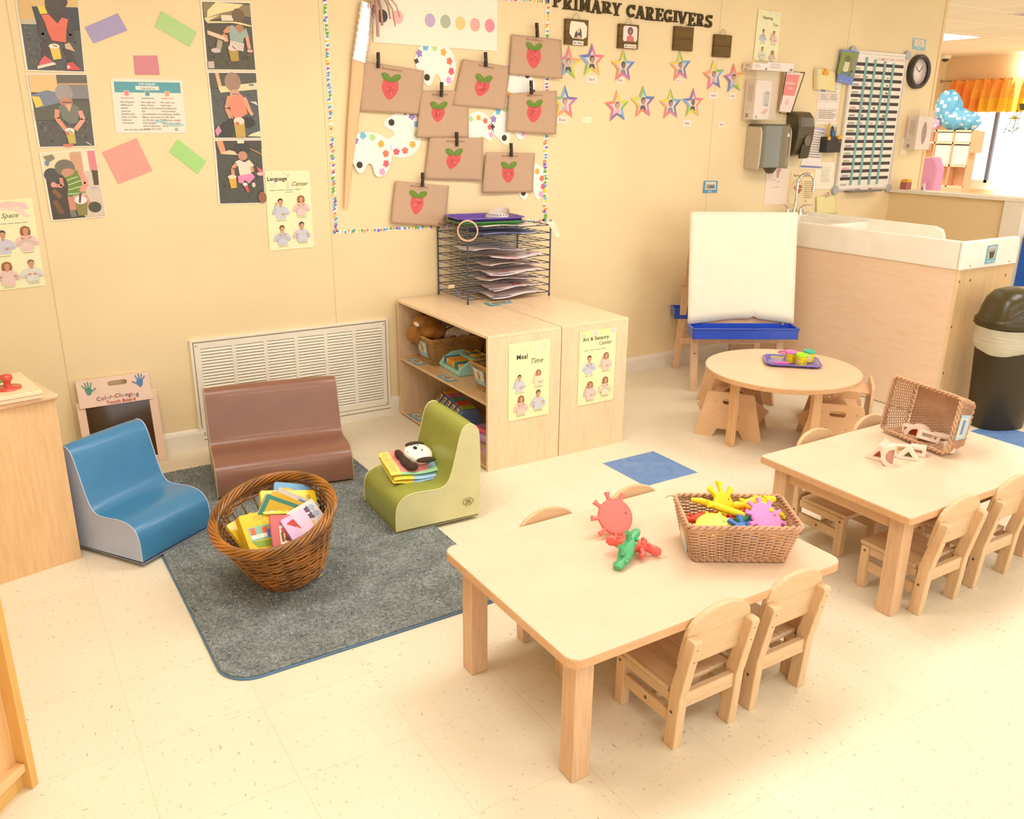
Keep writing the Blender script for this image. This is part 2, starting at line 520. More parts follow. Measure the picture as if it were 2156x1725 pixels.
# ---- wall items: corner coordinates (x, z) on the long wall, metres
D={
  'L1': [(0.03, 1.913), (0.248, 1.924), (0.236, 1.652), (0.028, 1.651)],
  'L2': [(0.026, 1.642), (0.242, 1.649), (0.236, 1.37), (0.028, 1.366)],
  'L3': [(0.029, 1.349), (0.233, 1.362), (0.24, 1.089), (0.033, 1.08)],
  'R1': [(0.709, 1.949), (0.917, 1.959), (0.919, 1.685), (0.706, 1.679)],
  'R2': [(0.709, 1.674), (0.918, 1.681), (0.919, 1.402), (0.708, 1.402)],
  'R3': [(0.708, 1.398), (0.918, 1.4), (0.914, 1.119), (0.703, 1.122)],
  'purple': [(0.257, 1.819), (0.385, 1.878), (0.413, 1.817), (0.281, 1.762)],
  'green1': [(0.552, 1.898), (0.684, 1.827), (0.649, 1.768), (0.518, 1.838)],
  'maroon': [(0.424, 1.724), (0.516, 1.728), (0.517, 1.654), (0.421, 1.651)],
  'info': [(0.326, 1.634), (0.602, 1.638), (0.598, 1.425), (0.32, 1.424)],
  'pink': [(0.258, 1.348), (0.397, 1.404), (0.444, 1.272), (0.303, 1.22)],
  'green2': [(0.56, 1.4), (0.669, 1.308), (0.627, 1.255), (0.519, 1.348)],
  'lang': [(0.92, 1.262), (1.13, 1.262), (1.128, 0.908), (0.914, 0.903)],
  'space': [(-0.195, 1.169), (-0.022, 1.175), (-0.026, 0.822), (-0.21, 0.815)],
  'borderL': [(1.24, 1.991), (1.259, 1.992), (1.252, 0.976), (1.233, 0.963)],
  'borderB': [(1.233, 0.964), (1.233, 0.981), (2.467, 0.979), (2.467, 0.961)],
  'borderR': [(2.431, 2.08), (2.454, 2.082), (2.467, 0.969), (2.441, 0.967)],
  'borderT': [(2.181, 2.07), (2.454, 2.084), (2.455, 2.066), (2.181, 2.059)],
  'sheet': [(1.481, 2.044), (2.143, 2.056), (2.142, 1.823), (1.474, 1.83)],
  'circ': [(1.522, 1.944), (1.602, 1.945), (1.769, 1.941), (1.852, 1.941), (1.933, 1.938), (2.015, 1.936), (2.099, 1.937)],
  'brush': [(1.467, 2.002), (1.442, 1.971), (1.393, 1.744), (1.296, 1.081)],
  'pal': [(1.769, 1.733), (1.594, 1.43), (1.428, 1.319), (2.219, 1.463), (2.029, 1.432), (2.275, 1.68), (2.353, 1.167), (2.045, 1.32)],
  'B0': [(1.414, 1.744), (1.722, 1.715), (1.704, 1.516), (1.384, 1.526)],
  'B1': [(1.938, 1.778), (2.22, 1.751), (2.183, 1.546), (1.88, 1.562)],
  'B2': [(1.707, 1.625), (1.973, 1.632), (1.967, 1.408), (1.671, 1.408)],
  'B3': [(2.223, 1.906), (2.525, 1.897), (2.526, 1.705), (2.204, 1.717)],
  'B4': [(2.205, 1.625), (2.496, 1.646), (2.501, 1.425), (2.19, 1.439)],
  'B5': [(1.746, 1.408), (2.053, 1.408), (2.041, 1.195), (1.715, 1.21)],
  'B6': [(2.066, 1.337), (2.374, 1.33), (2.367, 1.127), (2.046, 1.133)],
  'B7': [(1.557, 1.206), (1.857, 1.173), (1.823, 0.97), (1.522, 1.002)],
  'straw': [(1.541, 1.629), (2.051, 1.65), (1.796, 1.522), (2.354, 1.803), (2.355, 1.533), (1.877, 1.298), (2.204, 1.226), (1.671, 1.087)],
  'clips': [(1.482, 1.751), (2.062, 1.78), (1.808, 1.632), (2.361, 1.932), (2.329, 1.657), (1.893, 1.401), (2.212, 1.348), (1.696, 1.209)],
  'W0': [(2.55, 2.002), (2.696, 1.999), (2.694, 1.876), (2.55, 1.878)],
  'W1': [(2.898, 1.996), (3.041, 2.001), (3.047, 1.878), (2.904, 1.874)],
  'W2': [(3.305, 2.014), (3.446, 2.008), (3.445, 1.884), (3.303, 1.886)],
  'W3': [(3.611, 1.987), (3.752, 1.986), (3.758, 1.867), (3.614, 1.863)],
  'S0': [(2.582, 1.783), (2.585, 1.873)],
  'S1': [(2.738, 1.804), (2.734, 1.895)],
  'S2': [(2.953, 1.783), (2.95, 1.872)],
  'S3': [(3.373, 1.8), (3.363, 1.887)],
  'S4': [(3.641, 1.76), (3.629, 1.85)],
  'S5': [(3.807, 1.749), (3.795, 1.839)],
  'S6': [(2.567, 1.586), (2.566, 1.678)],
  'S7': [(2.925, 1.573), (2.918, 1.664)],
  'S8': [(3.109, 1.599), (3.103, 1.692)],
  'S9': [(3.318, 1.591), (3.312, 1.682)],
  'S10': [(3.491, 1.602), (3.487, 1.691)],
  'cards': [(2.743, 1.711), (2.942, 1.713), (3.365, 1.724), (3.655, 1.652), (3.813, 1.654), (2.556, 1.5), (2.716, 1.502), (3.458, 1.492), (3.742, 1.487)],
  'cardw': [(2.779, 1.712), (2.969, 1.713), (3.387, 1.725), (3.694, 1.653), (3.842, 1.655), (2.591, 1.5), (2.75, 1.502), (3.489, 1.492), (3.77, 1.487)],
  'letB': [(2.475, 2.051), (2.537, 2.045), (2.606, 2.044), (2.644, 2.042), (2.72, 2.039), (2.789, 2.044), (2.861, 2.037), (2.96, 2.035), (3.021, 2.032), (3.094, 2.029), (3.164, 2.03), (3.228, 2.028), (3.294, 2.032), (3.329, 2.028), (3.407, 2.02), (3.472, 2.023), (3.542, 2.02)],
  'letR': [(2.526, 2.054), (2.603, 2.05), (2.637, 2.046), (2.717, 2.047), (2.789, 2.044), (2.862, 2.049), (2.923, 2.041), (3.017, 2.038), (3.093, 2.037), (3.16, 2.034), (3.222, 2.034), (3.29, 2.032), (3.333, 2.034), (3.405, 2.033), (3.464, 2.024), (3.535, 2.027), (3.595, 2.023)],
  'letT': [(2.497, 2.106), (2.564, 2.104), (2.617, 2.099), (2.676, 2.096), (2.749, 2.097), (2.823, 2.1), (2.889, 2.099), (2.986, 2.092), (3.051, 2.091), (3.12, 2.089), (3.187, 2.091), (3.254, 2.089), (3.308, 2.088), (3.359, 2.088), (3.43, 2.08), (3.498, 2.079), (3.562, 2.08)],
  'easel_lbl': [(3.633, 1.157), (3.75, 1.154), (3.751, 1.081), (3.63, 1.084)],
  'diaper': [(3.964, 2.145), (4.162, 2.141), (4.168, 1.858), (3.961, 1.864)],
  'redcard': [(4.196, 1.796), (4.369, 1.805), (4.317, 1.558), (4.213, 1.567)],
  'yellow': [(4.511, 1.836), (4.736, 1.82), (4.76, 1.699), (4.518, 1.726)],
  'bird': [(4.731, 1.96), (4.916, 1.958), (4.886, 1.772), (4.705, 1.823)],
  'wb': [(4.858, 1.958), (5.438, 1.954), (5.46, 1.06), (4.884, 1.075)],
  'pap1': [(4.59, 1.761), (4.799, 1.759), (4.804, 1.495), (4.592, 1.497)],
  'pap2': [(4.575, 1.48), (4.698, 1.47), (4.693, 1.208), (4.485, 1.218)],
  'pap3': [(4.643, 1.255), (4.838, 1.253), (4.859, 1.072), (4.659, 1.079)],
  'pap4': [(4.178, 1.223), (4.389, 1.262), (4.389, 0.984), (4.181, 0.991)],
  'hand': [(4.413, 1.197), (4.658, 1.189), (4.678, 0.977), (4.415, 0.987)],
  'note': [(4.685, 1.027), (4.883, 1.025), (4.918, 0.903), (4.683, 0.927)],
  'clocklbl': [(5.498, 2.072), (5.646, 2.068), (5.653, 1.998), (5.509, 2.001)],
  'switch': [(5.542, 1.413), (5.597, 1.413), (5.615, 1.3), (5.561, 1.303)],
  'faucet': [(4.23, 0.924), (4.301, 0.921), (4.292, 1.101), (4.304, 1.152), (4.364, 1.178), (4.449, 1.14), (4.471, 1.087), (4.413, 0.916)],
  'clock': [(5.593, 1.856), (5.711, 1.861), (5.566, 1.96), (5.621, 1.751), (5.478, 1.852)],
  'gloveL': [(3.88, 1.788), (4.084, 1.795), (4.121, 1.521), (3.917, 1.523)],
  'gboxH': [(4.007, 1.856), (4.256, 1.843), (4.258, 1.799), (4.013, 1.801)],
  'gboxH2': [(3.868, 1.856), (4.02, 1.851), (4.022, 1.798), (3.874, 1.819)],
  'soap': [(4.2, 1.562), (4.439, 1.566), (4.488, 1.299), (4.24, 1.318)],
  'towelF': [(3.857, 1.48), (4.119, 1.47), (4.129, 1.224), (3.869, 1.237)],
  'towelB': [(3.958, 1.479), (4.072, 1.48), (4.085, 1.224), (3.975, 1.226)],
  'cup': [(4.634, 1.417), (4.806, 1.413), (4.805, 1.317), (4.65, 1.322)],
  'gloveR': [(5.546, 1.606), (5.794, 1.605), (5.792, 1.324), (5.547, 1.336)],
}

# ================================================================ the room
def floor_mat():
    m, nt, bs = nmat('vinyl_tile_floor')
    T = 0.3048
    t = nt.nodes.new('ShaderNodeTexCoord')
    mp = nt.nodes.new('ShaderNodeMapping')
    mp.inputs['Location'].default_value = (-2.0444, 1.1306, 0)
    nt.links.new(t.outputs['Object'], mp.inputs[0])
    v = mp.outputs[0]
    br = nt.nodes.new('ShaderNodeTexBrick')
    br.offset = 0
    br.offset_frequency = 1
    br.inputs['Scale'].default_value = 1
    br.inputs['Brick Width'].default_value = T
    br.inputs['Row Height'].default_value = T
    br.inputs['Mortar Size'].default_value = 0.0007
    br.inputs['Mortar Smooth'].default_value = 0.3
    br.inputs['Color1'].default_value = (*lin('#f0e4cb'), 1)
    br.inputs['Color2'].default_value = (*lin('#ece0c6'), 1)
    br.inputs['Mortar'].default_value = (*lin('#d9c8aa'), 1)
    nt.links.new(v, br.inputs[0])
    # streaky flecks, running one way on half of the tiles and the other way on the rest
    ck = nt.nodes.new('ShaderNodeTexChecker')
    ck.inputs['Scale'].default_value = 1 / T
    nt.links.new(v, ck.inputs[0])
    def fl(sx, sy):
        mm = nt.nodes.new('ShaderNodeMapping')
        mm.inputs['Scale'].default_value = (sx, sy, 1)
        nt.links.new(v, mm.inputs[0])
        n = noise(nt, mm.outputs[0], 1, 2, 0.6)
        return ramp(nt, n, [(0.30, '#9d8d74'), (0.35, '#ffffff')])
    a, b_ = fl(42, 120), fl(120, 42)
    f = mixc(nt, ck.outputs['Fac'], a, b_)
    c = mixc(nt, 0.5, br.outputs['Color'], f, 'MULTIPLY')
    big = ramp(nt, noise(nt, v, 1.3, 3), [(0.3, '#f2efe8'), (0.7, '#ffffff')])
    nt.links.new(mixc(nt, 0.6, c, big, 'MULTIPLY'), bs.inputs['Base Color'])
    bs.inputs['Roughness'].default_value = 0.5
    bs.inputs['Specular IOR Level'].default_value = 0.3
    bump(nt, bs, br.outputs['Fac'], -0.15, 0.001)
    return m
b = B().box(-3.2, -7.0, -0.05, 12.2, 4.3, 0.0)
struct(obj('floor', b, floor_mat()))

def blue_tile(x, y, n):
    m = MATS.get('bt')
    if not m:
        m, nt, bs = nmat('blue_vinyl')
        nn = noise(nt, coords(nt), 14, 6, 0.7, 1)
        nt.links.new(ramp(nt, nn, [(0.3, '#5b83bd'), (0.65, '#7597c8'), (0.8, '#8fabd2')]), bs.inputs['Base Color'])
        bs.inputs['Roughness'].default_value = 0.5
        MATS['bt'] = m
    o = obj('floor_tile', B().box(0.0008, 0.0008, 0, 0.3040, 0.3040, 0.0006), m, loc=(x, y, 0))
    struct(o)
T_ = 0.3048
blue_tile(2.0444, -1.1306 - T_, 0)
blue_tile(2.0444 + 6 * T_, -1.1306 - 3 * T_, 1)

def wall_mat(c, name='painted_wall'):
    m, nt, bs = nmat(name)
    n = noise(nt, coords(nt), 1.7, 4)
    c0 = ramp(nt, n, [(0.3, shade(c, 0.975)), (0.7, shade(c, 1.015))])
    nt.links.new(c0, bs.inputs['Base Color'])
    bs.inputs['Roughness'].default_value = 0.62
    bs.inputs['Specular IOR Level'].default_value = 0.35
    bump(nt, bs, noise(nt, coords(nt), 130, 2), 0.05, 0.001)
    return m
WALLC = '#f6deb0'
MW = wall_mat(WALLC)
MWR = wall_mat('#f2cfa0')
MTRIM = plain('#f3e9d6', 0.45)
struct(obj('wall_back', B().box(-3.2, 0, 0, 5.83, 0.12, 2.44), MW))
struct(obj('wall_left_blocker', B().box(-2.3, -7, 0, -2.2, 0, 2.44), MW))  # unseen wall, added to cut the light on the left side
# flush seams between the wall panels
for i, (x, w_) in enumerate([(0.0, 0.004), (1.22, 0.003), (3.665, 0.003), (4.82, 0.003)]):
    struct(obj('trim_%d' % (i + 1), B().box(x - w_ / 2, -0.0012, 0.1, x + w_ / 2, 0.001, 2.44), plain(shade(WALLC, 0.9), 0.6)))
struct(obj('trim_5', B().box(5.815, -0.006, 0, 5.842, 0.126, 2.44), plain('#f0d3a0', 0.5)))
# baseboard with a rounded top
bp = [(0, 0), (-0.016, 0), (-0.016, 0.075), (-0.012, 0.088), (-0.006, 0.094), (0, 0.096)]
for i, (a, c_) in enumerate([(-3.2, 0.53), (1.49, 1.55), (2.30, 3.97)]):
    struct(obj('baseboard_back', B().prism(bp, a, c_, ax='x'), MTRIM))
struct(obj('baseboard_back', B().box(0.5, -0.012, 0, 1.55, 0, 0.036), MTRIM))

# half wall at the far right with a white cap and end post
struct(obj('wall_half', B().box(5.49, -0.90, 0, 5.60, 0, 1.04), wall_mat('#efd3a2')))
struct(obj('trim_6', B().box(5.462, -1.000, 1.036, 5.628, -0.001, 1.058), MTRIM, bevel=0.003))
struct(obj('trim_7', B().box(5.474, -0.990, 0, 5.616, -0.90, 1.036).box(5.466, -0.992, 0, 5.474, -0.86, 1.036), MTRIM, bevel=0.004))

# far room: window wall, side wall, ceiling
WY0, WY1, WZ0, WZ1 = 0.2, 3.50, 0.775, 2.02
wb = B()
wb.box(11.8, -7.0, 0, 11.92, WY0, 2.44).box(11.8, WY1, 0, 11.92, 3.9, 2.44)
wb.box(11.8, WY0, 0, 11.92, WY1, WZ0).box(11.8, WY0, WZ1, 11.92, WY1, 2.44)
struct(obj('wall_right', wb, MWR))
struct(obj('wall_far', B().box(5.5, 3.78, 0, 11.8, 3.9, 2.44), MW))
wf = B()
for y0, y1, z0, z1 in [(WY0 - 0.09, WY1 + 0.09, WZ0 - 0.09, WZ0), (WY0 - 0.09, WY0, WZ0, WZ1), (WY1, WY1 + 0.09, WZ0, WZ1), (WY0 - 0.09, WY1 + 0.09, WZ1, WZ1 + 0.09)]:
    wf.box(11.77, y0, z0, 11.80, y1, z1)
w1 = struct(obj('window_1', wf, MTRIM, bevel=0.004))
sf = B()
DK = plain('#6d6a70', 0.4)
for y in (2.93, 1.75):
    sf.box(11.82, y, WZ0, 11.86, y + 0.045, WZ1)
obj('window_frame', sf, DK, w1)
ws = B()
for y0, y1, z0, z1 in [(WY0, WY1, WZ0, WZ0 + 0.035), (WY0, WY1, WZ1 - 0.035, WZ1), (WY0, WY0 + 0.04, WZ0, WZ1), (WY1 - 0.04, WY1, WZ0, WZ1), (3.40, 3.46, WZ0, WZ1)]:
    ws.box(11.82, y0, z0, 11.86, y1, z1)
obj('sash', ws, MTRIM, w1)
m, nt, bs = nmat('window_glass')
bs.inputs['Transmission Weight'].default_value = 1.0
bs.inputs['Roughness'].default_value = 0.0
bs.inputs['IOR'].default_value = 1.02
bs.inputs['Alpha'].default_value = 0.12
obj('glass', B().box(11.838, WY0, WZ0, 11.842, WY1, WZ1), m, w1)

m, nt, bs = nmat('ceiling_tile')
v = coords(nt)
br = nt.nodes.new('ShaderNodeTexBrick')
br.offset = 0
br.inputs['Scale'].default_value = 1
br.inputs['Brick Width'].default_value = 1.22
br.inputs['Row Height'].default_value = 0.61
br.inputs['Mortar Size'].default_value = 0.012
br.inputs['Mortar Smooth'].default_value = 0
br.inputs['Color1'].default_value = (*lin('#eee2cd'), 1)
br.inputs['Color2'].default_value = (*lin('#e8dcc6'), 1)
br.inputs['Mortar'].default_value = (*lin('#fbf4e6'), 1)
nt.links.new(v, br.inputs[0])
sp = ramp(nt, noise(nt, v, 90, 3, 0.7), [(0.33, '#b3a78f'), (0.42, '#ffffff')])
nt.links.new(mixc(nt, 0.4, br.outputs['Color'], sp, 'MULTIPLY'), bs.inputs['Base Color'])
bs.inputs['Roughness'].default_value = 0.9
bump(nt, bs, br.outputs['Fac'], 0.5, 0.01)
struct(obj('ceiling', B().box(-3.2, -7.0, 2.44, 12.2, 4.3, 2.5), m))

# lay-in ceiling light seen at the top right
t = thing('ceiling_light', 'bright rectangular fluorescent panel set in the tiled ceiling beyond the wall', 'light', (9.0, 2.13, 2.44))
obj('light_frame', B().box(-0.40, -0.27, -0.012, 0.40, 0.27, 0.0), plain('#f7f0e2', 0.4), t)
m, nt, bs = nmat('light_diffuser')
bs.inputs['Emission Color'].default_value = (1, 0.97, 0.9, 1)
bs.inputs['Emission Strength'].default_value = 3.0
obj('diffuser', B().box(-0.37, -0.24, -0.016, 0.37, 0.24, -0.012), m, t)
t = thing('air_vent', 'dark slotted air vent set in the far ceiling at the top right corner', 'vent', (8.05, 0.56, 2.44))
vb = B()
for k in range(6):
    vb.box(-0.25, -0.1 + k * 0.035, -0.006, 0.25, -0.085 + k * 0.035, 0)
obj('slat', vb, plain('#8d8680', 0.5), t)
obj('vent_frame', B().box(-0.28, -0.13, -0.004, 0.28, 0.12, -0.001), plain('#e9dfcb', 0.5), t)
t = thing('security_camera', 'white dome security camera under the far ceiling corner', 'camera', (11.45, 3.60, 2.44))
obj('base', B().lathe([(0.075, 0), (0.075, -0.03), (0.06, -0.045)], 20), plain('#efe8dc', 0.4), t)
obj('dome', B().ball((0, 0, -0.045), (0.045, 0.045, 0.04)), plain('#3a3432', 0.2), t)

# curtain valance on its rod
t = thing('curtain_valance', 'gathered orange and yellow valance hanging from the rod over the window', 'curtain', (11.68, 3.6, 2.10))
vb = B()
L = 3.4
N = 170
rows = [(-0.01, 0.03, '#f7a552'), (0.0, -0.02, '#f6a04a'), (0.01, -0.10, '#f9b052'), (0.02, -0.22, '#fbc04a'), (0.025, -0.40, '#fdd02e')]
vs = []
for ri, (dx, z, c) in enumerate(rows):
    for i in range(N + 1):
        y = -i * L / N
        a = (0.010 + 0.012 * ri) * math.sin(i * 0.95) + 0.006 * math.sin(i * 2.3 + ri)
        zz = z + (0.012 * math.sin(i * 1.9) if ri == 0 else 0) + (0.008 * math.sin(i * 0.95 + 1) if ri == 4 else 0)
        # the first swag at the left end is pulled down into a point
        vs.append((a - dx, y, zz))
for ri in range(4):
    for i in range(N):
        a = ri * (N + 1) + i
        y = i * L / N
        or_ = y < 0.12 + 0.11 * ri
        c = ['#f8a048', '#f9a346', '#fab04a', '#fcc53c'][ri] if not or_ else ['#f89a4a', '#f98f40', '#fa9544', '#fa9b48'][ri]
        vb.add([vs[a], vs[a + 1], vs[a + N + 2], vs[a + N + 1]], [(0, 1, 2, 3)], c, False)
m = mprint('thin_curtain_cloth', 0.9, 0)
m.node_tree.nodes['Principled BSDF'].inputs['Transmission Weight'].default_value = 0.0
m.node_tree.nodes['Principled BSDF'].inputs['Subsurface Weight'].default_value = 0.0
obj('cloth', vb, m, t)
t = thing('curtain_rod', 'thin metal curtain rod with a knob end above the window', 'rod', (11.70, 3.72, 2.12))
obj('rod', B().tube([(0, 0.03, 0), (0, -3.5, 0)], 0.008, 8), plain('#a89a88', 0.3, 0.8), t)
obj('finial', B().ball((0, 0.04, 0), 0.02), plain('#a89a88', 0.3, 0.8), t)
obj('bracket', B().box(-0.006, -0.06, -0.01, 0.07, -0.05, 0.01), plain('#a89a88', 0.3, 0.8), t)

# hanging plant at the very edge
t = thing('hanging_plant', 'trailing green plant with a yellow flower hanging in the window', 'plant', (11.5, 2.42, 1.72))
rd = random.Random(3)
pb, lb = B(), B()
for k in range(10):
    x0, y0 = rd.uniform(-.04, .04), rd.uniform(-.02, .12)
    path = [(x0, y0, 0), (x0, y0 + rd.uniform(0, .08), -.1), (x0, y0 + rd.uniform(0, .12), -.2 - rd.random() * .08)]
    pb.tube(path, 0.0022, 4)
    for p in path[1:]:
        lb.ball((p[0], p[1], p[2]), (.012, .018, .005))
obj('stem', pb, plain('#5f7a3a', 0.6), t)
obj('leaves', lb, plain('#6b8a3e', 0.6), t)
obj('pot', B().lathe([(0.05, 0), (0.075, 0.08), (0.08, 0.08)], 16), plain('#54603a', 0.5), t)
obj('flower', B().ball((0, .11, -.09), (.01, .03, .025)), plain('#f2e23a', 0.6), t)

# cubby organiser beyond the wall end with white bins
CX, CY = 8.9, 1.62
t = thing('cubby_shelf', 'pinkish wooden cubby shelf with white bins beyond the end of the wall', 'shelf', (CX, CY, 0))
MO = plain('#f0b98c', 0.5)
cb = B()
zs = [0.62, 0.80, 1.10, 1.335, 1.50]
for z in (0.02, 0.88, 1.10, 1.335, 1.46):
    cb.box(0, -0.12, z - 0.01, 0.12, 0.5, z + 0.01)
obj('shelf_board', cb, plain('#fbe0bb', 0.5), t)
cb = B()
for y in (-0.12, 0.08, 0.29, 0.5):
    cb.box(0, y - 0.008, 0, 0.12, y + 0.008, 1.47)
obj('divider', cb, MO, t)
obj('lower_door', B().box(-.012, -0.12, 0.02, 0, 0.5, 0.875), MWR, t)
obj('back_panel', B().box(0.12, -0.12, 0, 0.13, 0.5, 1.47), MO, t)
obj('side_flap', B().box(-0.01, -0.20, 1.24, 0.10, -0.13, 1.46), MO, t)
def bin_(loc, label):
    o = obj('storage_bin', B().box(0, 0, 0, 0.09, 0.18, 0.2), plain('#fdf6ea', 0.5), loc=loc, bevel=0.004)
    tag(o, label, 'bin', 'white bins in the cubby shelf')
    return o
rowsn = ['top', 'middle']
coln = ['right', 'middle', 'left']
for ri, z in enumerate((1.1, ) + (1.345,)):
    pass
bin_((CX + 0.015, CY - 0.105, 1.112), 'white bin in the right cubby of the middle shelf row')
bin_((CX + 0.015, CY + 0.10, 1.112), 'white bin in the centre cubby of the middle shelf row')
b2 = B().box(0, 0, 0, 0.09, 0.18, 0.095)
for y, lb_ in ((-0.105, 'low white box in the right cubby of the top shelf row'), (0.10, 'low white box in the centre cubby of the top shelf row')):
    tag(obj('storage_box', b2, plain('#fdf6ea', 0.5), loc=(CX + 0.015, CY + y, 1.347), bevel=0.004), lb_, 'box', 'low white boxes in the cubby shelf')
# bundled blanket on top and pink cloth
def cloth_lump(name, parts, c, loc, label, cat, seed=1, c2=None):
    rd = random.Random(seed)
    bb = B()
    for (p, r) in parts:
        n, mm = 22, 14
        vs, fs = [], []
        for i in range(mm + 1):
            for k in range(n):
                th, ph = PI * i / mm, 2 * PI * k / n
                d = Vector((math.sin(th) * math.cos(ph), math.sin(th) * math.sin(ph), math.cos(th)))
                f = 1 + 0.09 * math.sin(5 * ph + 3 * th + seed) + 0.05 * math.sin(9 * ph - 4 * th + p[1] * 20)
                vs.append((p[0] + d.x * r[0] * f, p[1] + d.y * r[1] * f, p[2] + d.z * r[2] * f))
        for i in range(mm):
            for k in range(n):
                q = (k + 1) % n
                fs.append((i * n + k, i * n + q, (i + 1) * n + q, (i + 1) * n + k))
        if c2:
            for f in fs:
                z = sum(vs[j][2] for j in f) / 4 + 0.4 * sum(vs[j][1] for j in f) / 4
                bb.add([vs[j] for j in f], [range(4)], c2 if math.sin(z * 95 + seed) + math.sin(sum(vs[j][1] for j in f) * 23 + z * 40) > 0.9 else c, True)
        else:
            bb.add(vs, fs, c, True)
    return tag(obj(name, bb, M_PRINT, loc=loc), label, cat)
cloth_lump('folded_blanket', [((0.06, 0.24, 0.22), (0.10, 0.14, 0.17)), ((0.06, 0.10, 0.10), (0.12, 0.17, 0.11)), ((0.06, -0.04, 0.08), (0.10, 0.10, 0.09))], '#6fb4d2', (CX, CY, 1.475), 'blue patterned blanket bundled on top of the cubby shelf', 'blanket', 3, '#d9ecf0')
cloth_lump('folded_cloth', [((0.02, 0.0, 0.05), (0.05, 0.10, 0.06))], '#f2a9c4', (CX - 0.02, CY + 0.36, 1.475), 'pink cloth tucked beside the blue blanket', 'cloth', 7, '#fbe3ee')
# pink bag beyond the half wall
t = thing('backpack', 'pink patterned backpack standing behind the half wall', 'bag', (6.9, 0.55, 0))
cloth = B()
cloth.prism([(-.02, .7), (.17, .7), (.19, 1.0), (.165, 1.16), (.10, 1.24), (.02, 1.25), (-.03, 1.15)], -0.06, 0.06, '#f4a6cb', ax='x')
obj('bag_body', cloth, M_PRINT, t, bevel=0.02, seg=3)
pk = B().prism([(0.04, .78), (.13, .78), (.13, .98), (.04, 1.05)], -0.085, -0.055, '#f7b5d3', ax='x')
for i in range(9):
    pk.prism(circ(0.05 + 0.03 * (i % 3), .82 + .06 * (i // 3), .010, .010, 8), -0.088, -0.084, '#fff0f6', ax='x')
obj('pocket', pk, M_PRINT, t, bevel=0.004)
obj('piping', B().tube([(-.062, -.02 + .19, .72), (-.062, .19, 1.0), (-.062, .165, 1.15), (-.062, .10, 1.235), (-.062, .02, 1.245)], .006, 6), plain('#ffd7e8', 0.5), t)
obj('stand', B().box(-0.1, -0.1, 0, 0.1, 0.25, 0.70), plain('#e9b98c', 0.5), t)
# blue mat beyond the half wall
t = tag(obj('folding_mat', B().box(5.52, -1.75, 0, 5.58, -0.995, 0.83), plain('#1f5fc0', 0.5), bevel=0.01), 'royal blue folding mat standing beyond the half wall post', 'mat')

# air return grille in the wall
t = thing('return_air_grille', 'large white louvred return air grille low on the wall', 'vent', (0.511, 0, 0.041))
MV = plain('#f5ecd9', 0.45)
GW, GH = 0.98, 0.483
fb = B()
fb.box(0, -0.014, 0, GW, 0, 0.016).box(0, -0.014, GH - 0.012, GW, 0, GH).box(0, -0.014, 0.016, 0.012, 0, GH - 0.012).box(GW - 0.012, -0.014, 0.016, GW, 0, GH - 0.012)
obj('outer_frame', fb, MV, t, bevel=0.002)
pb = B()
u0, u1, v0, v1 = 0.045, GW - 0.038, 0.045, GH - 0.045
pb.box(u0, -0.011, 0.02, u1, -0.004, v0).box(u0, -0.011, v1, u1, -0.004, GH - 0.017)
pb.box(0.017, -0.011, 0.02, u0, -0.004, GH - 0.017).box(u1, -0.011, 0.02, GW - 0.017, -0.004, GH - 0.017)
cw = (u1 - u0) / 6
for k in range(1, 6):
    pb.box(u0 + k * cw - 0.009, -0.011, v0, u0 + k * cw + 0.009, -0.004, v1)
obj('face_plate', pb, MV, t)
for k in range(6):
    lb = B()
    a, c_ = u0 + k * cw + (0.009 if k else 0), u0 + (k + 1) * cw - (0.009 if k < 5 else 0)
    n = 27
    for i in range(n):
        z = v0 + (i + 0.5) * (v1 - v0) / n
        lb.prism([(-0.0125, z - 0.0058), (-0.0120, z - 0.0068), (-0.0035, z + 0.0022), (-0.0045, z + 0.0040)], a, c_, ax='x')
    obj('louver_panel', lb, MV, t)
obj('duct_shade_plate', B().box(0.017, -0.0022, 0.02, GW - 0.017, -0.0012, GH - 0.017), plain('#7d7466', 0.8), t)  # dark plate: shade between the louvres as colour, no hole in the wall
sb = B()
for x, z in ((0.025, 0.03), (GW - 0.025, 0.03), (0.025, GH - 0.03), (GW - 0.025, GH - 0.03)):
    sb.prism(circ(x, z, .003, .003, 8), -0.0125, -0.0108, ax='y')
obj('screw', sb, plain('#8a7f6c', 0.4, 0.6), t)

